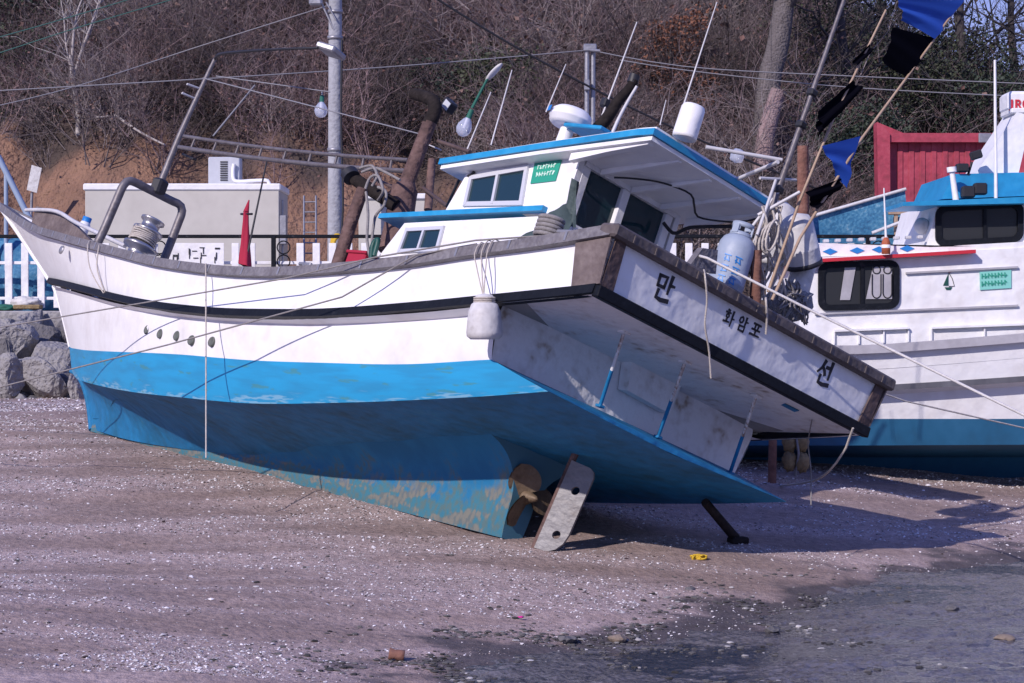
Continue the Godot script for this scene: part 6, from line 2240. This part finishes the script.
		if q[0] == "rope_scrap":
			rng.seed = 5
			for m in 6:
				var lp := []
				for i in 6:
					lp.append(c + Vector3(rng.randf_range(-0.06, 0.06), rng.randf_range(0.0, 0.035), rng.randf_range(-0.04, 0.04)))
				tube(s, bend(lp, 4), 0.007, 0.007, 5)
		elif q[0] == "rusty_can":
			lathe(s, c + Vector3(-0.04, 0.025, 0), Basis(Vector3(0, 0, 1), 1.4), [Vector2(0.0, 0.0), Vector2(0.03, 0.0), Vector2(0.028, 0.03), Vector2(0.024, 0.05), Vector2(0.031, 0.08), Vector2(0.0, 0.08)], 12)
		else:
			lump(s, c + Vector3(0, 0.01, 0), Vector3(q[4], q[4] * 0.35, q[4] * 0.7), Basis(), 8, 0.7)
		part(t, "scrap", s, q[3])
	k = 0
	for q in [[Vector3(2.7123, -0.0180, -11.0800), 0.05, "dark rounded stone alone on the wet mud at the right"], [Vector3(1.4987, -0.0180, -10.3600), 0.045, "dark stone in the pebbles at the mud's edge, below the stern"], [Vector3(0.5819, 0.0065, -9.9600), 0.05, "tan lump of stone near the bottom centre"], [Vector3(2.7622, -0.0180, -10.0900), 0.045, "tan stone on the wet mud nearest the lower right corner"], [Vector3(1.1377, 0.0570, -11.4900), 0.03, "small black stone on the sand below the yellow rope"], [Vector3(-1.4854, 0.0984, -10.8100), 0.022, "small black stone beside the pink scrap"], [Vector3(0.3185, 0.0164, -9.8700), 0.05, "black stone at the middle of the pebble strip"]]:
		t = thing("stone", q[2], "stone", q[0], Transform3D(), "single stones on the shore")
		s = new_st()
		stone(s, 900 + k, q[0] + Vector3(0, q[1] * 0.2, 0), Basis(Vector3(0, 1, 0), k), Vector3(q[1] * 1.4, q[1] * 0.55, q[1]), 2, 7)
		part(t, "rock", s, M.ochre_stone if "tan" in q[2] else M.rock_dark)
		k += 1

func at_px(x: float, y: float, d: float) -> Vector3:
	return Vector3((x - 512.0) * d / 1800.0, CAM_H + (325.0 - y) * d / 1800.0, -d)

func leafy(called: String, label: String, c: Vector3, r: Vector3, sd: int, n: int, size: float, m: Material) -> Node3D:
	var g := RandomNumberGenerator.new()
	g.seed = sd
	var base := Vector3(c.x, CAM_H + hill_at(c.x, -c.z), c.z)
	var t := thing(called, label, "shrub" if "shrub" in called else "tree", base)
	var s := new_st()
	tube(s, bend([base, base.lerp(c, 0.5) + Vector3(0.1, 0, 0), c], 4), 0.07, 0.03, 7)
	smooth(s)
	var tips := []
	for i in 26:
		var v := Vector3(g.randf_range(-1, 1), g.randf_range(-0.9, 1), g.randf_range(-1, 1)).normalized() * g.randf_range(0.35, 1.0)
		tips.append(c + v * r)
		twig(s, base.lerp(c, g.randf_range(0.4, 1.0)), c + v * r, 0.02, 0.006)
	part(t, "trunk", s, M.bark)
	s = new_st()
	flat(s)
	for i in n:
		var tp: Vector3 = tips[g.randi() % tips.size()]
		var v := Vector3(g.randfn(), g.randfn(), g.randfn()) * 0.24
		leaf_face(s, g, tp + v * Vector3(r.x, r.y * 0.7, r.z), size)
	part(t, "crown", s, m)
	return t

func build_trees() -> void:
	var s := new_st()
	# the slim pale tree at the left
	var b0: Vector3 = Vector3(-9.1290, 5.7043, -37.9000)
	b0.y = CAM_H + hill_at(b0.x, 37.9) - 0.05
	var t := thing("pale_tree", "slim pale grey bare tree with a forked trunk high on the left bank", "tree", b0)
	tube(s, bend([b0, Vector3(-9.1277, 6.2716, -37.9000), Vector3(-9.2315, 6.9018, -37.9000), Vector3(-9.2724, 7.4267, -37.9000)], 4), 0.06, 0.045, 8)
	part(t, "trunk", s, M.bark_pale)
	s = new_st()
	tube(s, bend([Vector3(-9.2314, 6.9438, -37.9000), Vector3(-9.0647, 7.5470, -38.0000), Vector3(-8.8315, 8.1784, -38.0000), Vector3(-8.6405, 8.7675, -38.0000)], 4), 0.038, 0.018, 7)
	tube(s, bend([Vector3(-9.2515, 7.3637, -37.9000), Vector3(-9.2081, 7.9516, -37.9000), Vector3(-9.1231, 8.3713, -37.9000), Vector3(-8.9540, 8.7910, -37.9000)], 4), 0.032, 0.014, 7)
	tube(s, bend([Vector3(-9.2731, 7.1118, -37.9000), Vector3(-9.4018, 7.6522, -38.0000), Vector3(-9.4427, 8.1784, -38.0000), Vector3(-9.5258, 8.7044, -38.0000)], 4), 0.022, 0.01, 7)
	part(t, "limb", s, M.bark_pale)
	var r := RandomNumberGenerator.new()
	r.seed = 2
	s = new_st()
	smooth(s)
	for q in [Vector3(-9.0647, 7.5470, -38.0000), Vector3(-8.8315, 8.1784, -38.0000), Vector3(-9.2081, 7.9516, -37.9000), Vector3(-9.4018, 7.6522, -38.0000), Vector3(-9.2727, 7.2797, -37.9000), Vector3(-9.4427, 8.1784, -38.0000), Vector3(-8.7254, 8.4940, -38.0000), Vector3(-8.9375, 7.8627, -38.0000)]:
		for k in 3:
			grow(s, r, q, Vector3(r.randf_range(-1, 1), r.randf_range(0.5, 1.2), r.randf_range(-0.6, 0.6)).normalized(), r.randf_range(0.6, 1.3), 0.012, 2, 1, 0.2, 0.06)
	part(t, "crown", s, M.bark_pale)
	# fallen pale branches
	t = thing("fallen_branch", "pale dead branch lying down the bank below the slim tree", "branch", Vector3(-8.9805, 6.2716, -37.9000))
	s = new_st()
	tube(s, bend([Vector3(-8.9719, 6.2775, -37.6000), Vector3(-8.6988, 6.0784, -37.5000), Vector3(-8.4074, 6.0992, -37.5000)], 4), 0.025, 0.015, 6)
	tube(s, bend([Vector3(-8.2837, 6.1316, -37.6000), Vector3(-7.6801, 5.7344, -37.2000), Vector3(-7.0874, 5.4263, -36.8000)], 4), 0.03, 0.02, 6)
	part(t, "limb", s, M.bark_pale)
	t = thing("fallen_branch", "grey dead branch at the top left corner above the slim tree", "branch", Vector3(-11.0741, 9.0945, -41.0000))
	s = new_st()
	tube(s, bend([Vector3(-11.2329, 9.2307, -41.0000), Vector3(-10.8469, 9.0264, -41.0000), Vector3(-10.4838, 8.6859, -41.0000)], 4), 0.03, 0.014, 6)
	part(t, "limb", s, M.bark_pale)
	# the big leaning trunk, its broken neighbour
	var b1: Vector3 = Vector3(5.2166, 5.9857, -37.6000)
	b1.y = CAM_H + hill_at(b1.x, 37.6) - 0.1
	build_tree("leaning_tree", "thick grey tree trunk leaning right above the wheelhouse", b1, 12, [b1, Vector3(5.3409, 6.6526, -37.6000), Vector3(5.5423, 7.5012, -37.7000), Vector3(5.6816, 8.3539, -37.8000), Vector3(5.8572, 9.8612, -38.0000), Vector3(6.1130, 11.8317, -38.3000)], 0.30, 0.16, 2.6, 9, 2, M.bark, null, 0.1, 0, 0.55)
	var b2: Vector3 = Vector3(5.0786, 5.2643, -36.6000)
	t = thing("broken_trunk", "pinkish broken tree stump in front of the leaning trunk", "stump", b2)
	s = new_st()
	tube(s, bend([b2 + Vector3(0, -0.4, 0), Vector3(5.1595, 5.6093, -36.6000), Vector3(5.3357, 6.2302, -36.7000), Vector3(5.4371, 6.5353, -36.7000)], 4), 0.20, 0.16, 10, true)
	part(t, "trunk", s, M.bark_pink)
	s = new_st()
	rod(s, Vector3(5.3206, 6.6034, -36.6000), Vector3(5.8085, 6.2585, -36.6000), 0.03, 0.02, 6)
	rod(s, Vector3(5.2596, 6.6845, -36.6000), Vector3(5.2867, 7.9754, -36.8000), 0.012, 0.01, 5)
	part(t, "limb", s, M.bark)
	# oak that keeps its brown leaves
	var c: Vector3 = Vector3(3.5064, 7.3381, -39.5000)
	c.y = CAM_H + hill_at(c.x, 39.5) - 0.05
	build_tree("brown_oak", "young oak still holding russet dead leaves left of the leaning trunk", c, 33, [c, c + Vector3(0.05, 0.9, 0), c + Vector3(-0.05, 1.9, 0), c + Vector3(0.0, 2.7, 0.1)], 0.07, 0.02, 1.0, 14, 2, M.bark, M.leaf_brown, 0.075, 3, 0.2)
	# bare trees against the sky at the right
	var k := 0
	for q in [[845.0, 40.0, 7.5, "bare dark tree behind the black flags"], [905.0, 43.0, 8.5, "bare dark tree behind the big blue flag"], [965.0, 41.0, 8.0, "bare dark tree left of the second boat's antenna"], [1015.0, 44.0, 9.0, "bare dark tree at the top right corner"], [1050.0, 40.0, 7.0, "bare dark tree cut by the right edge"], [880.0, 47.0, 9.0, "bare tree farthest back at the right, seen between the flags"], [735.0, 44.0, 7.0, "bare tree just left of the leaning trunk"]]:
		var x: float = (q[0] - 512.0) * q[1] / 1800.0
		var b := Vector3(x, CAM_H + hill_at(x, q[1]) - 0.1, -q[1])
		var h: float = q[2]
		build_tree("bare_tree", q[3], b, 60 + k, [b, b + Vector3(0.1, h * 0.3, 0), b + Vector3(-0.15, h * 0.6, 0.1), b + Vector3(0.1, h, 0)], 0.16, 0.03, 2.5, 16, 3, M.bark_dark, null, 0.1, 0, 0.12)
		k += 1
	# evergreens
	k = 0
	for q in [[22, 88, 39.6, 1.3, 1.2, "dense dark evergreen shrub at the far left of the bank"], [8, 40, 41.0, 1.5, 1.3, "dark evergreen at the top left edge"], [112, 22, 41.5, 1.3, 1.0, "dark evergreen shrub right of the slim pale tree"], [490, 100, 38.6, 0.75, 0.95, "dark green ivy covered shrub behind the fishing lamps"], [432, 95, 39.0, 0.6, 0.6, "small evergreen shrub above the exhaust stack"], [845, 150, 38.0, 0.9, 0.9, "evergreen shrub behind the small blue flag"], [880, 92, 40.0, 1.4, 1.3, "evergreen between the two big flags"], [955, 100, 40.5, 1.6, 1.0, "evergreen right above the red tipper body"], [1010, 125, 39.5, 1.3, 1.0, "evergreen shrub behind the radar mast"], [820, 60, 42.0, 1.2, 1.6, "tall dark evergreen beside the leaning trunk"], [172, 62, 41.0, 0.8, 0.6, "evergreen shrub above the bow mast"], [870, 35, 45.0, 1.4, 1.2, "dark evergreen behind the highest black flag"], [935, 62, 43.0, 1.3, 1.0, "dark evergreen just right of the big blue flag"], [985, 85, 43.0, 1.2, 0.8, "dark evergreen left of the radar"], [60, 120, 39.2, 1.0, 0.7, "low evergreen shrub at the foot of the slim pale tree"]]:
		leafy("evergreen_shrub", q[5], at_px(q[0], q[1], q[2]), Vector3(q[3], q[4], 0.8) * 1.3, 200 + k, 4200, 0.085, M.leaf_dark if k % 3 else M.leaf_olive)
		k += 1

func build_materials() -> void:
	var d := 0.0
	M.sand = mottled([0.0, Color(0.50, 0.47, 0.48), 0.38, Color(0.70, 0.68, 0.69), 0.5, Color(0.82, 0.80, 0.80), 0.62, Color(0.93, 0.91, 0.92), 0.75, Color(1, 1, 1), 1.0, Color(0.78, 0.76, 0.76)], 1.3, 0.95, 3, 0.45, 0.75, 0.0, 0.03, 0.30)
	M.sand.vertex_color_use_as_albedo = true
	M.sand.uv1_world_triplanar = true
	M.mud = mottled([0.0, L(0.06, 0.055, 0.06), 0.4, L(0.105, 0.097, 0.102), 0.65, L(0.15, 0.14, 0.145), 1.0, L(0.22, 0.205, 0.21)], 0.9, 0.22, 4, 0.6, 0.55, 0.0, 0.02, 0.16)
	M.mud.uv1_world_triplanar = true
	M.film = plain(Color(0.25, 0.25, 0.3, 0.35), 0.12)
	M.film.normal_enabled = true
	M.film.normal_texture = bump_tex(0.05, 11, 6.0)
	M.film.normal_scale = 0.12
	M.film.uv1_triplanar = true
	M.film.uv1_world_triplanar = true
	M.film.uv1_scale = Vector3.ONE * 1.6
	M.film.transparency = BaseMaterial3D.TRANSPARENCY_ALPHA
	M.tint = mat(0.85)
	M.tint.vertex_color_use_as_albedo = true
	M.earth = mottled([0.0, Color(0.72, 0.70, 0.70), 0.5, Color(0.9, 0.89, 0.88), 1.0, Color(1, 1, 1)], 0.6, 0.98, 6, 2.0, 0.6, 0.0, 0.02, 0.14)
	M.earth.vertex_color_use_as_albedo = true
	M.earth.uv1_world_triplanar = true
	M.white = mottled([0.0, L(0.60, 0.58, 0.57), 0.3, L(0.73, 0.72, 0.72), 0.5, L(0.78, 0.78, 0.79), 1.0, L(0.80, 0.80, 0.81)], 0.35, 0.45, 9, 0.12, 0.35)
	M.white_aft = M.white
	M.white_shade = M.white
	M.stained = mottled([0.0, L(0.17, 0.11, 0.07), 0.17, L(0.36, 0.30, 0.25), 0.28, L(0.60, 0.58, 0.57), 0.5, L(0.72, 0.72, 0.73), 1.0, L(0.72, 0.72, 0.73)], 0.55, 0.6, 14, 0.2, 0.45)
	M.deck = mottled([0.0, L(0.2, 0.2, 0.19), 1.0, L(0.36, 0.35, 0.34)], 0.8, 0.8, 15)
	M.rail = mottled([0.0, L(0.08, 0.07, 0.075), 0.5, L(0.15, 0.14, 0.15), 1.0, L(0.24, 0.23, 0.24)], 1.4, 0.6, 16, 0.4, 0.5)
	M.rail_dark = mottled([0.0, L(0.06, 0.048, 0.046), 0.5, L(0.10, 0.082, 0.08), 1.0, L(0.15, 0.125, 0.12)], 0.9, 0.7, 17, 0.2, 0.5)
	M.rail_grey = mottled([0.0, L(0.3, 0.29, 0.31), 1.0, L(0.45, 0.44, 0.47)], 0.8, 0.5, 18)
	M.steel = mottled([0.0, L(0.22, 0.22, 0.24), 1.0, L(0.42, 0.42, 0.45)], 1.0, 0.45, 19, 0.1, 0.4, 0.5)
	M.steel_pipe = mottled([0.0, L(0.07, 0.05, 0.048), 0.4, L(0.13, 0.115, 0.12), 1.0, L(0.24, 0.23, 0.245)], 1.3, 0.5, 20, 0.15, 0.4, 0.3)
	M.steel_blue = plain(L(0.28, 0.36, 0.48), 0.5)
	M.chrome = plain(L(0.42, 0.41, 0.42), 0.34, 0.85)
	M.black = mottled([0.0, L(0.006, 0.007, 0.010), 0.7, L(0.011, 0.013, 0.018), 1.0, L(0.05, 0.05, 0.055)], 1.2, 0.5, 22, 0.1, 0.5)
	M.black.metallic_specular = 0.25
	M.ink = plain(L(0.012, 0.012, 0.018), 0.5)
	M.blue = mottled([0.0, L(0.006, 0.065, 0.10), 0.36, L(0.006, 0.13, 0.27), 0.6, L(0.007, 0.17, 0.38), 0.8, L(0.010, 0.20, 0.42), 1.0, L(0.06, 0.25, 0.33)], 0.4, 0.7, 24, 0.2, 0.45)
	M.blue_deep = mottled([0.0, L(0.010, 0.07, 0.14), 0.5, L(0.012, 0.10, 0.20), 1.0, L(0.025, 0.13, 0.25)], 0.4, 0.55, 25)
	M.blue_trim = mottled([0.0, L(0.012, 0.17, 0.34), 0.5, L(0.015, 0.26, 0.50), 1.0, L(0.05, 0.33, 0.56)], 0.6, 0.45, 26)
	M.blue_band = mat(0.5)
	M.blue_band.albedo_texture = band_tex()
	M.keel = mat(0.8)
	M.keel.albedo_texture = keel_tex()
	M.brown = mottled([0.0, L(0.045, 0.028, 0.026), 0.5, L(0.085, 0.055, 0.05), 1.0, L(0.14, 0.10, 0.09)], 1.0, 0.65, 28, 0.3)
	M.brown2 = mottled([0.0, L(0.07, 0.05, 0.048), 0.5, L(0.13, 0.10, 0.095), 1.0, L(0.22, 0.18, 0.17)], 1.0, 0.7, 29, 0.3)
	M.brown_red = mottled([0.0, L(0.09, 0.04, 0.03), 0.5, L(0.19, 0.085, 0.06), 1.0, L(0.3, 0.17, 0.13)], 1.0, 0.85, 30, 0.5)
	M.rust = mottled([0.0, L(0.04, 0.024, 0.022), 0.4, L(0.105, 0.06, 0.052), 0.7, L(0.17, 0.105, 0.092), 1.0, L(0.25, 0.13, 0.085)], 1.2, 0.85, 31, 0.6)
	M.rust_white = mottled([0.0, L(0.10, 0.05, 0.03), 0.42, L(0.25, 0.16, 0.12), 0.5, L(0.66, 0.65, 0.65), 1.0, L(0.74, 0.74, 0.75)], 2.0, 0.6, 32, 0.2, 0.5)
	M.soot = mottled([0.0, L(0.012, 0.010, 0.010), 0.6, L(0.03, 0.025, 0.024), 1.0, L(0.08, 0.06, 0.055)], 1.4, 0.8, 33, 0.4)
	M.soot.metallic_specular = 0.15
	M.grime = plain(L(0.10, 0.11, 0.10), 0.6)
	M.bronze = mottled([0.0, L(0.06, 0.04, 0.026), 0.5, L(0.155, 0.108, 0.068), 1.0, L(0.24, 0.19, 0.13)], 1.5, 0.6, 34, 0.3, 0.4, 0.25)
	M.zinc = mottled([0.0, L(0.10, 0.08, 0.07), 0.35, L(0.18, 0.172, 0.172), 1.0, L(0.26, 0.26, 0.27)], 1.2, 0.55, 35, 0.3, 0.45, 0.2)
	M.alu = plain(L(0.62, 0.63, 0.66), 0.35, 0.2)
	M.glass = plain(L(0.012, 0.035, 0.045), 0.04)
	M.glass2 = plain(L(0.03, 0.032, 0.036), 0.07)
	M.glass.metallic_specular = 0.6
	M.glass2.metallic_specular = 0.22
	M.green = plain(L(0.02, 0.30, 0.20), 0.5)
	M.dark_green = plain(L(0.01, 0.07, 0.055), 0.5)
	M.teal = plain(L(0.22, 0.58, 0.50), 0.5)
	M.pale_green = plain(L(0.55, 0.75, 0.65), 0.5)
	M.cable = plain(L(0.016, 0.016, 0.02), 0.55)
	M.badge = plain(L(0.015, 0.20, 0.55), 0.5)
	M.pale = mottled([0.0, L(0.42, 0.41, 0.42), 1.0, L(0.66, 0.65, 0.66)], 1.0, 0.5, 36)
	M.green_cord = plain(L(0.010, 0.11, 0.075), 0.7)
	M.lamp_glass = plain(L(0.5, 0.52, 0.56), 0.15)
	M.bulb = plain(Color(0.9, 0.93, 1.0, 0.35), 0.05)
	M.bulb.transparency = BaseMaterial3D.TRANSPARENCY_ALPHA
	M.orange = mottled([0.0, L(0.30, 0.07, 0.03), 1.0, L(0.55, 0.15, 0.06)], 1.5, 0.7, 37, 0.3)
	M.rope = mottled([0.0, L(0.32, 0.28, 0.24), 1.0, L(0.62, 0.58, 0.54)], 6.0, 0.9, 38, 0.8)
	M.rope_white = mottled([0.0, L(0.45, 0.43, 0.42), 1.0, L(0.70, 0.68, 0.67)], 6.0, 0.9, 64, 0.8)
	M.rope_grey = mottled([0.0, L(0.14, 0.13, 0.13), 1.0, L(0.34, 0.32, 0.31)], 6.0, 0.9, 39, 0.8)
	M.gas = mottled([0.0, L(0.20, 0.24, 0.30), 0.5, L(0.29, 0.34, 0.42), 1.0, L(0.36, 0.41, 0.48)], 1.0, 0.5, 40, 0.1)
	M.dirty_white = mottled([0.0, L(0.32, 0.30, 0.29), 0.4, L(0.52, 0.51, 0.51), 1.0, L(0.70, 0.70, 0.71)], 1.2, 0.55, 41, 0.2)
	M.net = mottled([0.0, L(0.12, 0.11, 0.11), 0.5, L(0.3, 0.29, 0.29), 1.0, L(0.5, 0.49, 0.5)], 3.0, 0.95, 42, 2.0, 0.7)
	M.bamboo = mottled([0.0, L(0.26, 0.17, 0.11), 1.0, L(0.48, 0.36, 0.26)], 2.0, 0.6, 43)
	M.black_cloth = plain(L(0.003, 0.003, 0.006), 1.0)
	M.black_cloth.metallic_specular = 0.1
	M.blue_cloth = plain(L(0.01, 0.075, 0.40), 0.8)
	M.red_cloth = plain(L(0.34, 0.012, 0.04), 0.85)
	M.tarp = mottled([0.0, L(0.03, 0.05, 0.05), 1.0, L(0.07, 0.10, 0.095)], 1.5, 0.7, 44, 0.5)
	M.dark_grey = mottled([0.0, L(0.06, 0.06, 0.07), 1.0, L(0.12, 0.12, 0.135)], 0.8, 0.5, 45)
	M.red_paint = plain(L(0.50, 0.02, 0.035), 0.5)
	M.red_steel = mottled([0.0, L(0.20, 0.03, 0.045), 0.5, L(0.36, 0.045, 0.075), 1.0, L(0.44, 0.09, 0.12)], 0.5, 0.65, 46, 0.12)
	M.pink = plain(L(0.6, 0.35, 0.4), 0.6)
	M.ochre = mottled([0.0, L(0.13, 0.09, 0.05), 1.0, L(0.36, 0.27, 0.13)], 2.0, 0.9, 47, 0.6)
	M.ochre_stone = mottled([0.0, L(0.13, 0.10, 0.08), 1.0, L(0.30, 0.24, 0.19)], 2.0, 0.9, 48, 0.6)
	M.concrete = mottled([0.0, L(0.20, 0.19, 0.19), 0.5, L(0.30, 0.29, 0.29), 1.0, L(0.38, 0.37, 0.37)], 0.5, 0.9, 49, 0.5)
	M.rock = mottled([0.0, L(0.14, 0.13, 0.13), 0.5, L(0.25, 0.24, 0.24), 1.0, L(0.36, 0.345, 0.34)], 0.8, 0.92, 50, 1.6, 0.5)
	M.rock_dark = mottled([0.0, L(0.06, 0.058, 0.06), 0.5, L(0.12, 0.115, 0.12), 1.0, L(0.19, 0.18, 0.185)], 0.8, 0.92, 51, 1.6, 0.5)
	M.cream = mottled([0.0, L(0.44, 0.42, 0.38), 1.0, L(0.54, 0.52, 0.475)], 0.3, 0.6, 52)
	M.ac = mottled([0.0, L(0.40, 0.42, 0.46), 1.0, L(0.52, 0.54, 0.58)], 0.6, 0.5, 53)
	M.pole = mottled([0.0, L(0.24, 0.24, 0.26), 0.5, L(0.33, 0.34, 0.37), 1.0, L(0.40, 0.41, 0.44)], 0.6, 0.85, 54, 0.4, 0.5)
	M.wire = plain(L(0.22, 0.22, 0.24), 0.6)
	M.wire_green = plain(L(0.04, 0.13, 0.11), 0.6)
	M.skiff = mottled([0.0, L(0.02, 0.07, 0.15), 0.45, L(0.03, 0.16, 0.30), 0.7, L(0.09, 0.25, 0.38), 1.0, L(0.45, 0.5, 0.55)], 0.9, 0.7, 55, 0.3, 0.55)
	M.yellow = plain(L(0.55, 0.36, 0.02), 0.7)
	M.magenta = plain(L(0.60, 0.02, 0.28), 0.6)
	M.bark = mottled([0.0, L(0.06, 0.05, 0.05), 0.5, L(0.12, 0.105, 0.105), 1.0, L(0.2, 0.18, 0.18)], 1.2, 0.95, 56, 2.0, 0.5)
	M.bark_dark = mottled([0.0, L(0.035, 0.03, 0.032), 1.0, L(0.085, 0.075, 0.078)], 1.2, 0.95, 57)
	M.bark_pale = mottled([0.0, L(0.30, 0.27, 0.265), 1.0, L(0.52, 0.48, 0.47)], 1.2, 0.9, 58)
	M.bark_pink = mottled([0.0, L(0.16, 0.10, 0.10), 0.5, L(0.28, 0.2, 0.2), 1.0, L(0.36, 0.29, 0.29)], 1.2, 0.95, 59, 2.0)
	M.leaf_dark = plain(L(0.032, 0.048, 0.03), 0.7)
	M.leaf_olive = plain(L(0.05, 0.06, 0.032), 0.7)
	M.leaf_litter = mat(0.85)
	M.leaf_brown = plain(L(0.20, 0.085, 0.05), 0.8)

# blue paint with worn and scraped patches along its lower edge
func band_tex() -> ImageTexture:
	var w := 1024
	var h := 96
	var a := FastNoiseLite.new()
	a.seed = 61
	a.frequency = 0.02
	a.fractal_octaves = 5
	var f := FastNoiseLite.new()
	f.seed = 62
	f.frequency = 0.13
	f.fractal_octaves = 3
	var im := Image.create(w, h, false, Image.FORMAT_RGB8)
	for y in h:
		for x in w:
			var v := float(y) / h
			var n1 := a.get_noise_2d(x * 0.5, y * 1.2)
			var n2 := f.get_noise_2d(x * 0.3, y * 1.1)
			var c := Color(0.012, 0.27, 0.50).lerp(Color(0.014, 0.22, 0.41), clampf(0.5 + n1 * 1.6, 0, 1))
			var worn := smoothstep(0.84, 1.0, v + n1 * 0.34) * smoothstep(-0.05, 0.3, n2 + n1 * 0.6)
			c = c.lerp(Color(0.24, 0.42, 0.52), worn * 0.6)
			var moss := smoothstep(0.38, 0.55, a.get_noise_2d(x * 0.9 + 400, y * 1.6 + 90) + n2 * 0.15)
			c = c.lerp(Color(0.05, 0.20, 0.20), moss * 0.7)
			im.set_pixel(x, y, c.linear_to_srgb())
	return ImageTexture.create_from_image(im)

# blue paint giving way downward to weed film, bare filler and rust
func keel_tex() -> ImageTexture:
	var w := 1024
	var h := 128
	var a := FastNoiseLite.new()
	a.seed = 71
	a.frequency = 0.018
	a.fractal_octaves = 5
	var f := FastNoiseLite.new()
	f.seed = 72
	f.frequency = 0.09
	f.fractal_octaves = 4
	var im := Image.create(w, h, false, Image.FORMAT_RGB8)
	for y in h:
		for x in w:
			var v := float(y) / h
			var n1 := a.get_noise_2d(x, y * 0.8)
			var n2 := f.get_noise_2d(x * 1.2, y * 0.5)
			var n3 := a.get_noise_2d(x * 0.7 + 500, y * 1.1 + 60)
			var c := Color(0.006, 0.14, 0.30).lerp(Color(0.010, 0.18, 0.37), clampf(0.5 + n1 * 1.5, 0, 1))
			var weed := smoothstep(0.25, 0.75, v + n1 * 0.5 + n2 * 0.22)
			c = c.lerp(Color(0.035, 0.15, 0.19).lerp(Color(0.085, 0.13, 0.11), clampf(0.5 + n2 * 1.6, 0, 1)), weed * 0.85)
			var bare := smoothstep(0.08, 0.3, n3 + n2 * 0.25) * smoothstep(0.35, 0.6, v + n1 * 0.3)
			c = c.lerp(Color(0.15, 0.11, 0.075).lerp(Color(0.22, 0.18, 0.14), clampf(0.5 + n2 * 2.0, 0, 1)), bare * 0.6)
			im.set_pixel(x, y, c.linear_to_srgb())
	return ImageTexture.create_from_image(im)

func _ready() -> void:
	# camera
	var cam := Camera3D.new()
	cam.name = "camera"
	cam.fov = 21.487
	cam.near = 0.1
	cam.far = 1200.0
	cam.position = Vector3(0, CAM_H, 0)
	cam.rotation_degrees = Vector3(-0.525, 0, 0)
	add_child(cam)
	cam.current = true
	# sky and exposure
	var env := Environment.new()
	env.background_mode = Environment.BG_SKY
	var sky := Sky.new()
	var sm := ProceduralSkyMaterial.new()
	sm.sky_top_color = Color(0.28, 0.355, 0.63)
	sm.sky_horizon_color = Color(0.66, 0.70, 0.86)
	sm.sky_curve = 0.12
	sm.ground_bottom_color = Color(0.25, 0.22, 0.24)
	sm.ground_horizon_color = Color(0.45, 0.44, 0.52)
	sm.sky_energy_multiplier = 1.3
	sky.sky_material = sm
	env.sky = sky
	env.tonemap_mode = Environment.TONE_MAPPER_LINEAR
	env.tonemap_exposure = 1.0
	env.sdfgi_enabled = true
	env.ssao_enabled = true
	env.ssil_enabled = true
	var we := WorldEnvironment.new()
	we.name = "environment"
	we.environment = env
	add_child(we)
	# sun: behind the left shoulder, about a third of the way up
	var sun := DirectionalLight3D.new()
	sun.name = "sun"
	sun.light_energy = 1.38
	sun.light_angular_distance = 0.5
	sun.light_color = Color(1.0, 0.955, 0.945)
	sun.shadow_enabled = true
	add_child(sun)
	var to_sun := Vector3(-0.509, 0.537, 0.674)
	sun.basis = Basis.looking_at(-to_sun, Vector3.UP)

	build_materials()
	build_ground()
	build_hill()
	build_shore()
	build_trees()
	build_boat()
	build_second_boat()
	build_loose()
	build_shells()
